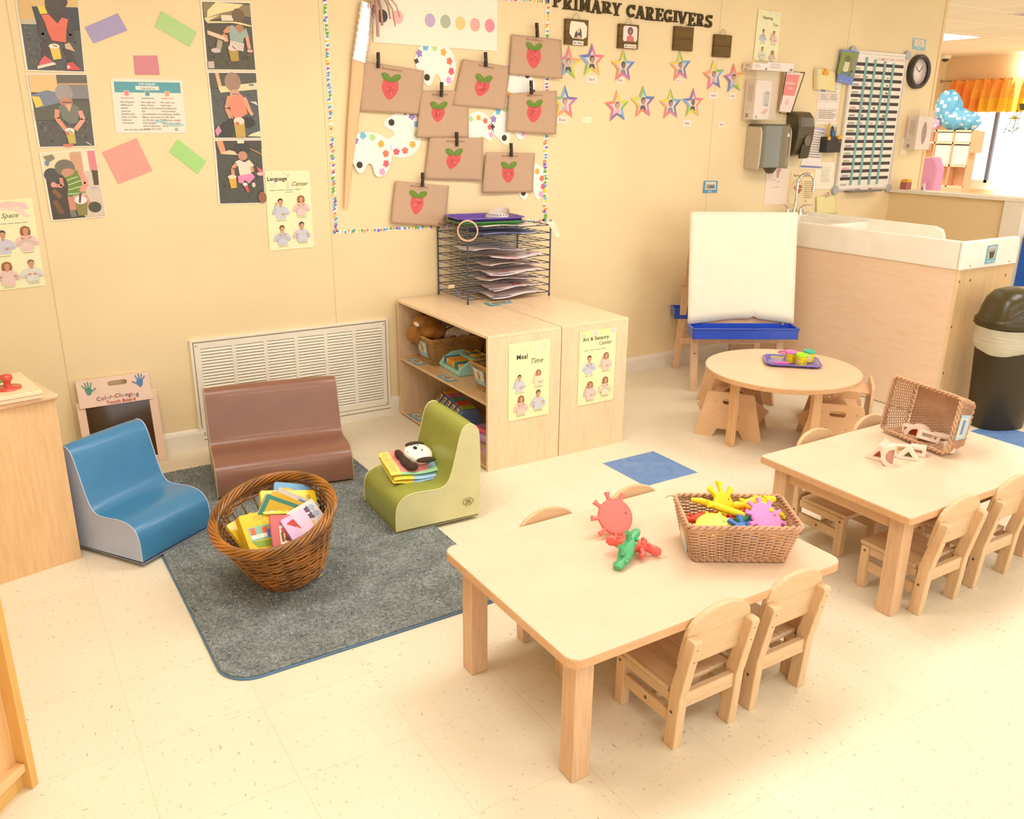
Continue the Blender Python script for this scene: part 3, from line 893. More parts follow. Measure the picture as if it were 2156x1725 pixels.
# ================================================================ things on the long wall
GREYRUG = '#4d4a3c'
def photo(key, prints, label, y):
    q = wq(key, y)
    bor = [('r', 0.0, 0.0, 1, 1, '#f7ecd8'), ('r', 0.035, 0.02, 0.985, 0.985, prints[0])]
    o = sheet('photograph', q, NW, bor + prints[1:], '#f7ecd8', M_LAM)
    return tag(o, label, 'photo', 'photographs of toddlers taped on the wall')
def P_(pts, c): return ('p', pts, c)
def rugtex(c1, c2, t0, seed, n=60):
    rd = random.Random(seed)
    return [('w', rd.uniform(.08, .94), rd.uniform(t0, .95), rd.uniform(.006, .02), c1 if rd.random() < .5 else c2, i, 3) for i in range(n)]
DS, YC = '#4b3a26', '#efc84a'
photo('L1', ['#56544a'] + rugtex('#6c6a60', '#48463b', .4, 1) + [
    ('r', .035, .02, .985, .14, '#e2bb74'), P_([(.035, .02), (.26, .02), (.29, .36), (.035, .36)], '#dfb670'), ('r', .035, .30, .28, .37, '#c9bfa0'),
    P_([(.24, .13), (.97, .13), (.97, .42), (.30, .45)], '#3b3a3c'), P_([(.33, .13), (.44, .12), (.48, .22), (.36, .23)], '#f2d42f'),
    ('e', .62, .09, .17, .14, '#43351a'), ('e', .76, .06, .06, .06, '#3a2d15'), ('e', .62, .2, .14, .09, '#45371e'),
    ('l', [(.40, .30), (.33, .50), (.50, .62)], .075, '#4f3f2a'), ('l', [(.78, .32), (.84, .50), (.72, .62)], .075, '#4f3f2a'),
    P_([(.37, .24), (.49, .23), (.62, .35), (.70, .27), (.80, .29), (.76, .40), (.72, .60), (.50, .58), (.44, .45), (.42, .34)], '#ea6e52'),
    P_([(.44, .40), (.72, .38), (.70, .58), (.52, .58)], '#e66a4a'),
    ('l', [(.38, .60), (.36, .80)], .09, DS), ('l', [(.72, .66), (.80, .90)], .09, DS), P_([(.70, .62), (.78, .60), (.86, .72), (.70, .68)], '#d9b48c'),
    P_([(.44, .66), (.60, .64), (.62, .82), (.48, .84)], YC), ('e', .52, .655, .09, .035, '#f3e6cf'), ('l', [(.50, .64), (.57, .66)], .01, '#33261a'),
    P_([(.24, .88), (.34, .78), (.46, .86), (.50, .90), (.22, .95)], '#dd5a5e'), P_([(.20, .93), (.48, .87), (.52, .90), (.20, .97)], '#f3e0c8'),
    P_([(.68, .97), (.70, .88), (.80, .86), (.93, .97)], '#de4a4a'), ('e', .72, .93, .025, .02, '#f6ead8')],
    'topmost photo of the left strip: child in orange top over yellow can', -0.0015)
photo('L2', ['#5c574b'] + rugtex('#78746a', '#4c4535', .55, 2) + [
    ('r', .035, .02, .50, .25, '#f0c684'), ('r', .48, .02, .985, .15, '#6a6350'), ('r', .5, .13, .985, .15, '#d9a86a'),
    ('r', .5, .15, .985, .34, '#8a8582'), P_([(.035, .28), (.30, .22), (.48, .26), (.48, .42), (.10, .46)], '#7e8796'),
    P_([(.035, .30), (.16, .31), (.20, .42), (.07, .46)], '#f1cf4a'), P_([(.035, .62), (.035, .48), (.4, .40), (.985, .36), (.985, .60), (.5, .62)], '#5f5c46'),
    ('e', .57, .26, .15, .12, '#a89a98'), ('e', .59, .38, .11, .06, '#c98c6a'), ('r', .52, .38, .68, .395, '#7a4a34'),
    P_([(.44, .44), (.52, .41), (.62, .47), (.70, .41), (.80, .46), (.76, .60), (.74, .66), (.60, .68), (.50, .62)], '#7b7c6c'),
    P_([(.56, .42), (.68, .41), (.62, .52)], '#ecab88'), ('l', [(.42, .48), (.39, .60), (.52, .76)], .06, '#e39a7a'), ('l', [(.80, .50), (.84, .62), (.68, .76)], .06, '#eda488'),
    P_([(.50, .76), (.66, .76), (.66, .95), (.54, .95)], '#cdb84c'), ('e', .58, .77, .085, .04, '#f5e6d6'), P_([(.50, .77), (.58, .80), (.54, .84)], '#e05a48'),
    ('l', [(.56, .77), (.62, .80)], .01, '#2a1c14'), ('e', .52, .97, .1, .02, '#d8785a'), ('l', [(.84, .93), (.92, .97)], .01, '#f6e9d8')],
    'middle photo of the left strip: child in grey vest over yellow can', -0.0015)
photo('L3', ['#cdb593'] + [
    ('r', .035, .02, .55, .30, '#f0dcb0'), P_([(.05, .06), (.22, .04), (.26, .10), (.12, .16)], '#8a8266'), ('e', .1, .16, .04, .04, '#6f86a6'),
    ('r', .52, .04, .74, .33, '#d9a47c'), ('r', .73, .02, .84, .32, '#f0e3c4'), P_([(.55, .36), (.72, .30), (.985, .34), (.985, .97), (.6, .97)], '#dbc9b0'),
    P_([(.035, .98), (.035, .28), (.20, .24), (.40, .40), (.46, .70), (.62, .98)], '#47391f'),
    ('e', .15, .33, .14, .10, '#4b4a38'), ('l', [(.13, .55), (.24, .66)], .06, '#8a5a30'), ('l', [(.12, .70), (.22, .90)], .07, '#7d4a24'),
    P_([(.86, .02), (.97, .03), (.985, .30), (.86, .30)], '#f0838c'), P_([(.87, .30), (.98, .31), (.96, .52), (.87, .52)], '#55431d'), ('e', .86, .56, .06, .025, '#cbb4bc'),
    ('e', .40, .24, .18, .12, '#77705a'), ('e', .44, .31, .12, .06, '#cf9170'),
    P_([(.38, .38), (.52, .34), (.60, .27), (.64, .36), (.66, .50), (.70, .62), (.52, .64), (.36, .66), (.40, .50)], '#6f8f28'),
    ('l', [(.40, .42), (.60, .38)], .012, '#cfe0b0'), ('l', [(.41, .49), (.64, .44)], .012, '#cfe0b0'), ('l', [(.40, .56), (.66, .52)], .012, '#cfe0b0'), ('l', [(.38, .62), (.60, .62)], .012, '#cfe0b0'),
    ('l', [(.66, .32), (.74, .48), (.62, .60)], .07, '#ea9c84'), ('l', [(.30, .38), (.30, .50), (.16, .48)], .05, '#d78f78'), ('e', .15, .47, .05, .04, '#ea9c90'),
    ('l', [(.42, .66), (.42, .86)], .09, '#d68c70'), ('l', [(.66, .66), (.74, .82)], .07, '#dd9478'), ('l', [(.40, .86), (.42, .96)], .08, '#7d7568'),
    P_([(.47, .73), (.70, .73), (.66, .95), (.50, .95)], '#8f8430'), ('e', .585, .72, .115, .06, '#f1ebe6'), ('l', [(.60, .62), (.56, .76)], .03, '#7d3524'),
    ('e', .82, .84, .12, .08, '#4c4830')], 'lowest photo of the left strip: child in striped green romper', -0.0022)
photo('R1', ['#53492c'] + rugtex('#645a3c', '#463c22', .55, 4) + [
    P_([(.035, .03), (.97, .05), (.97, .22), (.6, .2), (.3, .26), (.05, .30)], '#8e7a46'), P_([(.3, .02), (.85, .04), (.7, .12), (.4, .17), (.1, .24), (.12, .14)], '#f2dfa0'),
    P_([(.04, .25), (.36, .20), (.12, .29), (.3, .29), (.7, .29), (.97, .34), (.97, .36), (.6, .31), (.1, .32)], '#ecd9a0'),
    ('r', .38, .20, .62, .28, '#f0dcc2'), ('e', .72, .20, .13, .10, '#6f5626'), ('e', .72, .40, .10, .07, '#b5824e'),
    P_([(.50, .36), (.60, .34), (.72, .46), (.86, .38), (.90, .50), (.80, .52), (.76, .62), (.52, .60)], '#9fb0a4'),
    ('l', [(.52, .38), (.42, .46), (.44, .58)], .07, '#dd9070'), ('l', [(.86, .50), (.89, .68)], .055, '#e2a080'), ('e', .90, .71, .06, .025, '#eca890'),
    P_([(.08, .42), (.40, .50), (.48, .58), (.40, .56), (.30, .54), (.08, .48)], '#f1c8a2'),
    ('l', [(.32, .56), (.28, .68)], .08, '#b0a084'), ('l', [(.50, .62), (.78, .66)], .12, '#dccbbc'), ('e', .22, .71, .1, .035, '#d6c2c0'),
    P_([(.46, .68), (.66, .70), (.66, .86), (.50, .87)], '#b8962c'), ('e', .56, .67, .10, .045, '#ead2c2'), ('l', [(.54, .64), (.62, .69)], .012, '#3c2418'),
    ('r', .04, .87, .16, .97, '#cdbcae')], 'topmost photo of the right strip: child in pale blue shirt', -0.0015)
photo('R2', ['#57594e'] + rugtex('#686a60', '#494a3c', .25, 5) + [
    ('r', .035, .02, .985, .24, '#57503c'), P_([(.15, .02), (.22, .02), (.28, .28), (.20, .28)], '#e8b484'), P_([(.20, .22), (.985, .16), (.985, .26), (.22, .31)], '#f0d9a4'),
    ('r', .82, .18, .92, .21, '#5f86a8'), ('e', .49, .15, .165, .14, '#a88468'), ('e', .51, .32, .10, .06, '#d6a080'), ('r', .46, .325, .58, .335, '#8a5a44'),
    P_([(.40, .34), (.50, .38), (.62, .32), (.70, .38), (.74, .62), (.50, .72), (.40, .62), (.38, .46)], '#fa8c6c'),
    ('l', [(.40, .36), (.32, .54), (.40, .70)], .07, '#d99a72'), ('l', [(.70, .38), (.80, .60)], .06, '#e0a27c'), ('e', .82, .62, .04, .03, '#e8ac88'),
    ('e', .74, .75, .14, .08, '#2f2718'), P_([(.2, .78), (.40, .68), (.46, .78), (.40, .97), (.12, .97)], '#3a3222'),
    P_([(.44, .74), (.66, .74), (.66, .98), (.46, .98)], '#c9a544'), ('e', .55, .73, .11, .055, '#f0dcc8'), P_([(.48, .74), (.55, .76), (.54, .80), (.48, .77)], '#d8503e'),
    P_([(.04, .88), (.12, .80), (.18, .88), (.08, .97)], '#d890a6'), P_([(.80, .44), (.94, .44), (.97, .50)], '#d9d4c4'),
    P_([(.70, .96), (.80, .92), (.97, .88), (.98, .97)], '#efe1b4')], 'middle photo of the right strip: child in coral sleeveless top', -0.0015)
photo('R3', ['#4b4a38'] + rugtex('#5a5946', '#3f3d2c', .3, 6) + [
    ('r', .035, .02, .985, .14, '#4a3f2e'), P_([(.05, .02), (.18, .02), (.24, .22), (.12, .22)], '#ee9c68'), P_([(.14, .20), (.30, .16), (.52, .20), (.52, .24), (.16, .22)], '#f0cc9c'),
    P_([(.65, .10), (.97, .22), (.97, .24), (.66, .12)], '#c08a54'), ('e', .57, .14, .17, .11, '#3b3322'), ('e', .57, .25, .10, .07, '#c98d6c'), ('r', .48, .015, .62, .06, '#f2e4b4'),
    P_([(.40, .34), (.50, .31), (.60, .35), (.70, .31), (.80, .40), (.74, .42), (.72, .54), (.48, .55), (.46, .42)], '#f2ddc4'),
    ('l', [(.42, .38), (.34, .44), (.34, .56)], .055, '#d99872'), ('l', [(.74, .42), (.76, .50)], .05, '#d99872'),
    P_([(.44, .56), (.56, .54), (.74, .52), (.80, .58), (.66, .68), (.58, .62), (.54, .68), (.44, .66)], '#f08cb4'),
    P_([(.54, .70), (.62, .68), (.66, .80), (.62, .82)], '#e0505a'), ('e', .58, .69, .05, .025, '#f6ece0'), ('e', .76, .70, .04, .04, '#e6c9b8'),
    P_([(.24, .58), (.40, .57), (.40, .74), (.28, .75)], '#e6ac34'), ('e', .32, .57, .09, .03, '#f3ddc0'),
    ('e', .92, .53, .08, .03, '#efb8b4'), P_([(.84, .42), (.97, .47), (.97, .51), (.88, .49)], '#e0606a'), ('e', .93, .90, .09, .09, '#9a5a38')],
    'lowest photo of the right strip: child in pink trousers', -0.0015)

def cpaper(key, c, label):
    rd = random.Random(len(label))
    hi = [('l', [(.1 + .2 * i, .2), (.22 + .2 * i, .3)], .012, shade(c, 1.12)) for i in range(3)]
    q = wq(key, -0.001)
    C_ = Vector((sum(p[0] for p in q) / 4, 0, sum(p[2] for p in q) / 4))
    o = sheet('coloured_paper', q, NW, hi[:1], c, M_LAM)
    tag(o, label, 'paper', 'laminated coloured paper squares')
    ql = [tuple(C_ + (Vector((p[0], 0, p[2])) - C_) * 1.07 + Vector((0, -0.0006, 0))) for p in q]
    return o
cpaper('purple', '#aa9cc4', 'purple laminated paper tilted near the top of the left photo strip')
cpaper('green1', '#b4d888', 'large green laminated paper beside the topmost right photo')
cpaper('maroon', '#d8848c', 'small rose red paper just above the information sheet')
cpaper('pink', '#fba090', 'large coral pink paper square below the information sheet')
cpaper('green2', '#a9dc7c', 'small green laminated paper below the information sheet')

# information sheet
pr = [('r', .04, .055, .97, .25, '#5ba3ad'), ('r', .33, .13, .66, .20, '#f5ecd8'), ('t', 'STEM INQUIRY', .5, .115, .045, '#f4f8f4', .24, 0, 'c'), ('t', 'Toddler Quiet Drop', .5, .185, .035, '#4a6a70', .2, 0, 'c')]
for x, c, ttl in ((.2, '#f28c88', 'ACTIVITY'), (.49, '#6a9ea4', 'LEARNING'), (.77, '#f3a46c', 'DEVELOPMENT')):
    pr += [('r', x - .035, .215, x + .035, .315, '#f6efe0'), ('r', x - .03, .22, x + .03, .31, c), ('r', x - .09, .345, x + .09, .36, c)]
for x, lines in ((.10, ['We dropped', 'different', 'sized', 'squares', 'inside the', 'slot of the', 'oatmeal', 'container']), (.385, ['We used our', 'fine motor', 'skills and hand', 'eye', 'coordination to', 'figure out how', 'to fit the small', 'and large', 'sized squares', 'inside the slot.']), (.66, ['We used our', 'hand eye', 'coordination', 'and problem', 'solving skills', 'to fit the', 'different sized', 'squares in the', 'slot.'])):
    for i, l in enumerate(lines):
        pr.append(('t', l, x, .44 + i * .055, .030, '#8d857c', min(.27, .019 * len(l))))
pr += [('p', [(.55, .80), (.62, .75), (.72, .78), (.80, .83), (.97, .83), (.97, .86), (.80, .87), (.70, .82), (.62, .79), (.56, .83)], '#a9d3d0'), ('c', .86, .93, .025, '#5a4a4a'), ('c', .86, .93, .015, '#f5ecd8')]
pr += dashes(.12, .5, .93, 1, .02, .012, '#8d857c', 3)
tag(sheet('information_sheet', wq('info', -0.0012), NW, pr, '#f7ebd9', M_LAM), 'laminated sheet with teal heading and three text columns between photo strips', 'poster')

def sign_poster(name, quad, normal, word, script, figs, label, decor, th=0.0012, title=(.04, .12), sc=(.93, .19), bg='#f8f4c6', dots=True, tsize=.050, extra=None):
    q = [Vector(p) for p in quad]
    asp = ((q[3] - q[0]).length) / ((q[1] - q[0]).length)
    pr = list(decor)
    if word:
        pr.append(('t', word, title[0], title[1], tsize, '#3c382c', None if len(word) < 12 else .72))
    if script:
        pr.append(('t', script, sc[0], sc[1], tsize * 1.05, '#8c8866', None, .35, 'r'))
    pr += extra or []
    for (s, t, h, hair, shirt, pose, lh) in figs:
        pr += person(s, t, h, asp, hair, shirt, pose=pose, longhair=lh)
        pr += dashes(s - .1, s + .12, t + .018, 1, .02, .007, '#a39c80', int(s * 99), .1)
    return tag(sheet(name, quad, normal, pr, bg, M_PRINT, th=th), label, 'poster')
PINKS, BLUES, CREAM = '#efcfc4', '#d2d2de', '#efe3c4'
BR, AU = '#5c4030', '#a0673c'
rd = random.Random(8)
dots = [('c', rd.uniform(.05, .97), rd.uniform(.02, .22), rd.uniform(.008, .022), rd.choice(['#f5d3d3', '#f6e7b4', '#d9d3e6', '#f3e0bc'])) for _ in range(16)]
sign_poster('wall_poster', wq('lang'), NW, 'Language', 'Center', [(.30, .60, .26, BR, BLUES, 1, 0), (.76, .57, .26, AU, PINKS, 3, 1), (.30, .93, .25, BR, BLUES, 3, 0), (.74, .91, .26, BR, BLUES, 2, 0)],
            'narrow sign language poster headed Language Center below the right photo strip', dots, extra=dashes(.08, .92, .235, 1, .02, .007, '#a39c80', 5) + dashes(.42, .64, .262, 1, .02, .007, '#a39c80', 6))
sw = [('p', [(.1, .05), (.5, .02), (.85, .05), (.9, .12), (.6, .11), (.4, .09)], '#f7cfc8'), ('p', [(.2, .10), (.7, .08), (.92, .2), (.85, .22), (.6, .13)], '#f9ddc8')]
sign_poster('wall_poster', wq('space'), NW, None, 'Space', [(.30, .60, .27, BR, BLUES, 1, 0), (.76, .58, .28, AU, PINKS, 3, 1), (.30, .95, .27, AU, PINKS, 2, 1), (.78, .93, .25, '#8a7460', '#e4e0d6', 0, 0)],
            'sign language poster ending Space at the left edge above the low cabinet', sw, sc=(.66, .20), extra=dashes(.3, .95, .26, 1, .02, .007, '#a39c80', 5))
fl = [('w', .85, .06, .035, '#f2d9e6', 2), ('w', .1, .05, .03, '#f6e9bf', 3), ('w', .5, .03, .03, '#e8def0', 4)]
sign_poster('wall_poster', wq('diaper', -0.004), NW, 'Diapering', 'Time', [(.30, .64, .27, BR, BLUES, 3, 0), (.76, .64, .26, AU, PINKS, 1, 0), (.32, .97, .25, '#8a6a48', '#e4e4d6', 0, 0), (.76, .99, .22, AU, PINKS, 3, 1)],
            'sign language poster headed Diapering Time standing above the wall dispensers', fl, title=(.22, .17), sc=(.9, .29), tsize=.055)

# bulletin area border: paint splash trimmer strips
def border(key, label, n, horiz, seed):
    rd = random.Random(seed)
    cs = ['#8a5cc0', '#f08a4a', '#f7d21e', '#6fb53c', '#5fa6d8', '#f2f2ee']
    pr = []
    for i in range(n):
        f = (i + rd.random() * .5) / n
        c = cs[rd.randrange(5)]
        a, bb = (f, rd.uniform(.3, .7)) if horiz else (rd.uniform(.3, .7), f)
        w_, h_ = (0.36 / n, .42) if horiz else (.42, .36 / n)
        w_ *= rd.uniform(.6, 1.5) if horiz else 1
        h_ *= 1 if horiz else rd.uniform(.6, 1.5)
        pr.append(('p', wob(a, bb, w_, h_, 10, .3, i + seed, 3), c))
    qq_ = wq(key, -0.001)
    if key == 'borderB':
        qq_ = [qq_[1], qq_[2], qq_[3], qq_[0]]
    return tag(sheet('border_strip', qq_, NW, pr, '#fbf6ea', M_PRINT), label, 'border', 'paint splash border strips round the art display')
border('borderL', 'paint splash paper border running down the left side of the art display', 62, False, 1)
border('borderR', 'paint splash paper border running down the right side of the art display', 62, False, 2)
border('borderB', 'paint splash paper border along the bottom of the art display', 72, True, 3)
border('borderT', 'short paint splash border strip along the top right of the art display', 18, True, 4)

# laminated colour sheet
cc = ['#453a26', '#fbbcb4', '#c8acd0', '#b4bca0', '#fbd088', '#f8b0a4', '#f592a0']
q = wq('sheet', -0.003)
pr = []
for (x, z), c in zip(D['circ'], cc):
    pr.append(('e', (x - 1.478) / .664, 1 - (z - 1.826) / .223, .0315 * 1.35, .122 * 1.10, c))
tag(sheet('colour_chart', q, NW, pr, '#fdf3dc', M_LAM), 'laminated white sheet with a row of seven coloured circles', 'poster')

# giant paintbrush
t = thing('giant_paintbrush', 'giant paper paintbrush with crinkled silver ferrule and ribbon bristles', 'decoration', (1.385, -0.018, 1.74))
hb = B()
def Lp(x, z, y=0): return (x - 1.385, y, z - 1.74)
hb.tube([Lp(1.392, 1.745), Lp(1.345, 1.45), Lp(1.315, 1.25), Lp(1.292, 1.085)], 0.03, 12, rr=[.034, .026, .016, .008], flat=1)
hb.v = [(x, y * 0.25, z) for x, y, z in hb.v]
obj('handle', hb, plain('#efc493', 0.5), t)
fb = B()
ps = [Lp(1.392, 1.742, -.004), Lp(1.410, 1.82, -.004), Lp(1.430, 1.91, -.004), Lp(1.447, 1.99, -.004)]
pp = []
for i in range(25):
    f = i / 24 * 3
    k = min(2, int(f))
    pp.append(Vector(ps[k]).lerp(Vector(ps[k + 1]), f - k))
fb.tube(pp, .035, 14, rr=[.037 * (1 + .10 * math.sin(i * 2.4)) for i in range(25)])
fb.v = [(x, y * 0.3 - 0.002, z) for x, y, z in fb.v]
obj('ferrule', fb, plain('#f2e4de', 0.22, 0.75, bmp=0.9), t)
rb = B()
for i, (dx, dz, w_) in enumerate([(.02, -.08, .018), (.04, -.12, .012), (.075, -.09, .008), (.095, -.12, .006), (.115, -.08, .006), (.07, -.03, .007), (.10, .01, .006), (.015, -.17, .020), (-.01, -.05, .012)]):
    x0, z0 = 1.462, 2.02
    pts = [(x0, -.012, z0), (x0 + dx * .6, -.022 - .002 * i, z0 + .01), (x0 + dx, -.02 - .002 * i, z0 + dz * .4), (x0 + dx * 1.15, -.016 - .002 * i, z0 + dz)]
    pts = [(p[0] - 1.385, p[1], p[2] - 1.74) for p in pts]
    rb.tube(pts, w_ * .5, 4, flat=1.0)
obj('bristle_ribbons', rb, plain('#c49b88', 0.5), t)

# paper palettes
def palette(key_i, ang, label, flip=False, y=-0.002, sc=1.0):
    x, z = D['pal'][key_i]
    x += .022 if key_i == 0 else 0
    S_ = 0.115 * sc
    pts = []
    raw = [(-.05, 1.0), (.35, .98), (.72, .78), (.95, .4), (1.0, .0), (.92, -.35), (.75, -.62), (.5, -.72), (.32, -.6), (.22, -.38), (.08, -.26), (-.05, -.34), (-.12, -.55), (-.25, -.72), (-.42, -.70), (-.62, -.45), (-.85, -.1), (-.92, .3), (-.8, .65), (-.5, .9)]
    sm = []
    n = len(raw)
    for i in range(n):
        for k in range(4):
            u = k / 4
            p0, p1, p2, p3 = raw[i - 1], raw[i], raw[(i + 1) % n], raw[(i + 2) % n]
            sm.append(tuple(0.5 * ((2 * p1[j]) + (-p0[j] + p2[j]) * u + (2 * p0[j] - 5 * p1[j] + 4 * p2[j] - p3[j]) * u * u + (-p0[j] + 3 * p1[j] - 3 * p2[j] + p3[j]) * u ** 3) for j in (0, 1)))
    ca, sa = math.cos(ang), math.sin(ang)
    def tr(p):
        a, b_ = p
        if flip:
            a = -a
        a, b_ = a * ca - b_ * sa, a * sa + b_ * ca
        return ((a + 1.2) / 2.4, 1 - (b_ + 1.2) / 2.4)
    pr = []
    blobs = [(-.72, .52, '#a98ccc'), (-.42, .78, '#7cc3e6'), (0, .80, '#bfe59a'), (.42, .62, '#fbb950'), (.70, .28, '#fb8068'), (.78, -.12, '#f26a74'), (.66, -.48, '#f6aeda')]
    for i, (a, b_, c) in enumerate(blobs):
        pr.append(('p', [tr(p) for p in wob(a, b_, .135, .145, 16, .2, i + key_i, 5)], c))
    pr.append(('p', [tr(p) for p in circ(-.38, -.40, .135, .135, 18)], '#4a3d28'))
    pr.append(('p', [tr(p) for p in wob(-.85, .22, .10, .10, 12, .3, 9, 4)], '#5a4b38'))
    h = 1.2 * S_
    quad = [(x - h, y, z + h), (x + h, y, z + h), (x + h, y, z - h), (x - h, y, z - h)]
    o = sheet('paper_palette', quad, NW, pr, '#fffaf0', M_PRINT, outline=[tr(p) for p in sm])
    return tag(o, label, 'decoration', 'paper painter palettes in the art display')
palette(0, R(0), 'white paper palette at the top of the art display below the colour chart')
palette(1, R(-95), 'white paper palette showing beneath the leftmost brown paper')
palette(2, R(-12), 'white paper palette nearest the handle of the giant paintbrush', y=-0.0095)
palette(3, R(15), 'white paper palette half hidden beneath the right middle strawberry paper')
palette(4, R(30), 'white paper palette mostly hidden beneath the two middle strawberry papers', sc=.85)
palette(5, R(170), 'white paper palette beneath the two upper right strawberry papers')
palette(6, R(0), 'white paper palette beneath the lowest right strawberry paper', flip=False, sc=.95)

# strawberry paintings on brown paper
where = ['leftmost', 'upper middle', 'centre', 'top right', 'right middle', 'lower middle', 'lowest right', 'bottom left']
desc = ['strawberry with a pointed tip and a fold crease', 'pale streaky strawberry with square shoulders', 'small wide leafed strawberry with a torn looking tip', 'large tilted leafed strawberry in the top right corner', 'heart shaped strawberry on the paper rounded at its upper left', 'tilted patchy strawberry with its clothespin mostly hidden', 'smooth speckled strawberry on the paper curling at its right edge', 'oval strawberry on the lowest paper of the display']
yl = [-.012, -.008, -.016, -.013, -.017, -.010, -.014, -.012]
shapes = [(.043, .050, 0), (.043, .043, .1), (.038, .040, 0), (.045, .054, -.02), (.045, .048, .05), (.040, .042, .2), (.040, .046, -.1), (.037, .050, 0)]
for i in range(8):
    q = wq('B%d' % i, yl[i])
    TLx = (q[0][0] + q[3][0]) / 2
    Wd = ((q[1][0] - q[0][0]) + (q[2][0] - q[3][0])) / 2
    Hd = ((q[0][2] - q[3][2]) + (q[1][2] - q[2][2])) / 2
    sx, sz = D['straw'][i]
    top = (q[0][2] + q[1][2]) / 2
    s0 = (sx - TLx) / Wd
    t0 = (top - sz) / Hd
    rx, rz, tilt = shapes[i]
    body = []
    for k in range(22):
        a = 2 * PI * k / 22
        ca, sa = math.cos(a), math.sin(a)
        wx = rx * ca * (1.0 if sa > 0 else (1 + sa * .35)) * (1 - .0 * sa)
        wz = rz * sa
        if sa > 0.5:
            wz = rz * (.62 + .18 * abs(math.sin(a * 3)))
        body.append((s0 + (wx + wz * tilt) / Wd, t0 - wz / Hd))
    pr = [('p', body, '#e0605f')]
    rd = random.Random(i + 5)
    for k in range(9):
        a = rd.uniform(0, 6.28); rr_ = rd.uniform(0, .8)
        pr.append(('w', s0 + rx * rr_ * math.cos(a) * .7 / Wd, t0 - rz * rr_ * math.sin(a) * .7 / Hd, .03, '#e97a74' if k % 2 else '#d65355', k, 3))
    for k in range(12 if i in (3, 4, 6, 1, 2) else 4):
        a = rd.uniform(0, 6.28); rr_ = rd.uniform(.2, .85)
        pr.append(('c', s0 + rx * rr_ * math.cos(a) * .8 / Wd, t0 - rz * rr_ * math.sin(a) * .7 / Hd, .008, '#3a2418'))
    lz = t0 - rz * .95 / Hd
    for g in (-1, 1):
        lf = []
        for k in range(16):
            a = 2 * PI * k / 16
            px_, pz_ = .028 * math.cos(a), .015 * math.sin(a)
            th = R(28) * g
            lf.append((s0 + (g * .024 + px_ * math.cos(th) - pz_ * math.sin(th)) / Wd, lz - (px_ * math.sin(th) + pz_ * math.cos(th)) / Hd))
        pr.append(('p', lf, '#6f8f34'))
        pr.append(('l', [(s0 + g * .008 / Wd, lz + .004 / Hd), (s0 + g * .035 / Wd, lz - .012 / Hd)], .02, '#7fa03e'))
    cx_, cz_ = D['clips'][i]
    pr.append(('t', 'Strawberry', s0 + .0, .10, .045, '#a8825e', .34, .2, 'c'))
    ph = i * 1.3
    def warp(s, t, ph=ph, i=i):
        return 0.006 + 0.005 * math.sin(2.6 * s + ph) + 0.004 * math.cos(3 * t + ph) + (0.012 * max(0, s - .8) / .2 * t) * (i % 2)
    tg = thing('strawberry_painting', 'brown paper with %s' % desc[i] if i in (3, 4, 6, 7) else 'brown paper with %s, %s of the display' % (desc[i], where[i]), 'artwork', ((q[0][0] + q[2][0]) / 2, yl[i], (q[0][2] + q[2][2]) / 2), group='strawberry paintings on brown paper')
    sheet('painted_paper', q, NW, pr, '#cba88a', M_PRINT, parent=tg, warp=warp, grid=14, LZ=0.00012)
    # clothespin
    cl = thing('clothespin', 'black clothespin clipping the %s strawberry painting' % where[i], 'clothespin', (cx_, yl[i] - 0.019, cz_), group='black clothespins of the art display')
    cl.rotation_euler = (0, R([2, -3, 2, -5, -4, 0, -3, 1][i]), 0)
    obj('prong', B().box(-.006, -.011, -.034, .006, -.006, .034), plain('#3b2f1e', 0.6), cl, bevel=0.001)
    obj('prong', B().box(-.006, .000, -.034, .006, .005, .034), plain('#3b2f1e', 0.6), cl, bevel=0.001)
    obj('spring', B().tube([(-.007, -.003, 0), (.007, -.003, 0)], .004, 8), plain('#9a8f80', 0.3, 0.8), cl)

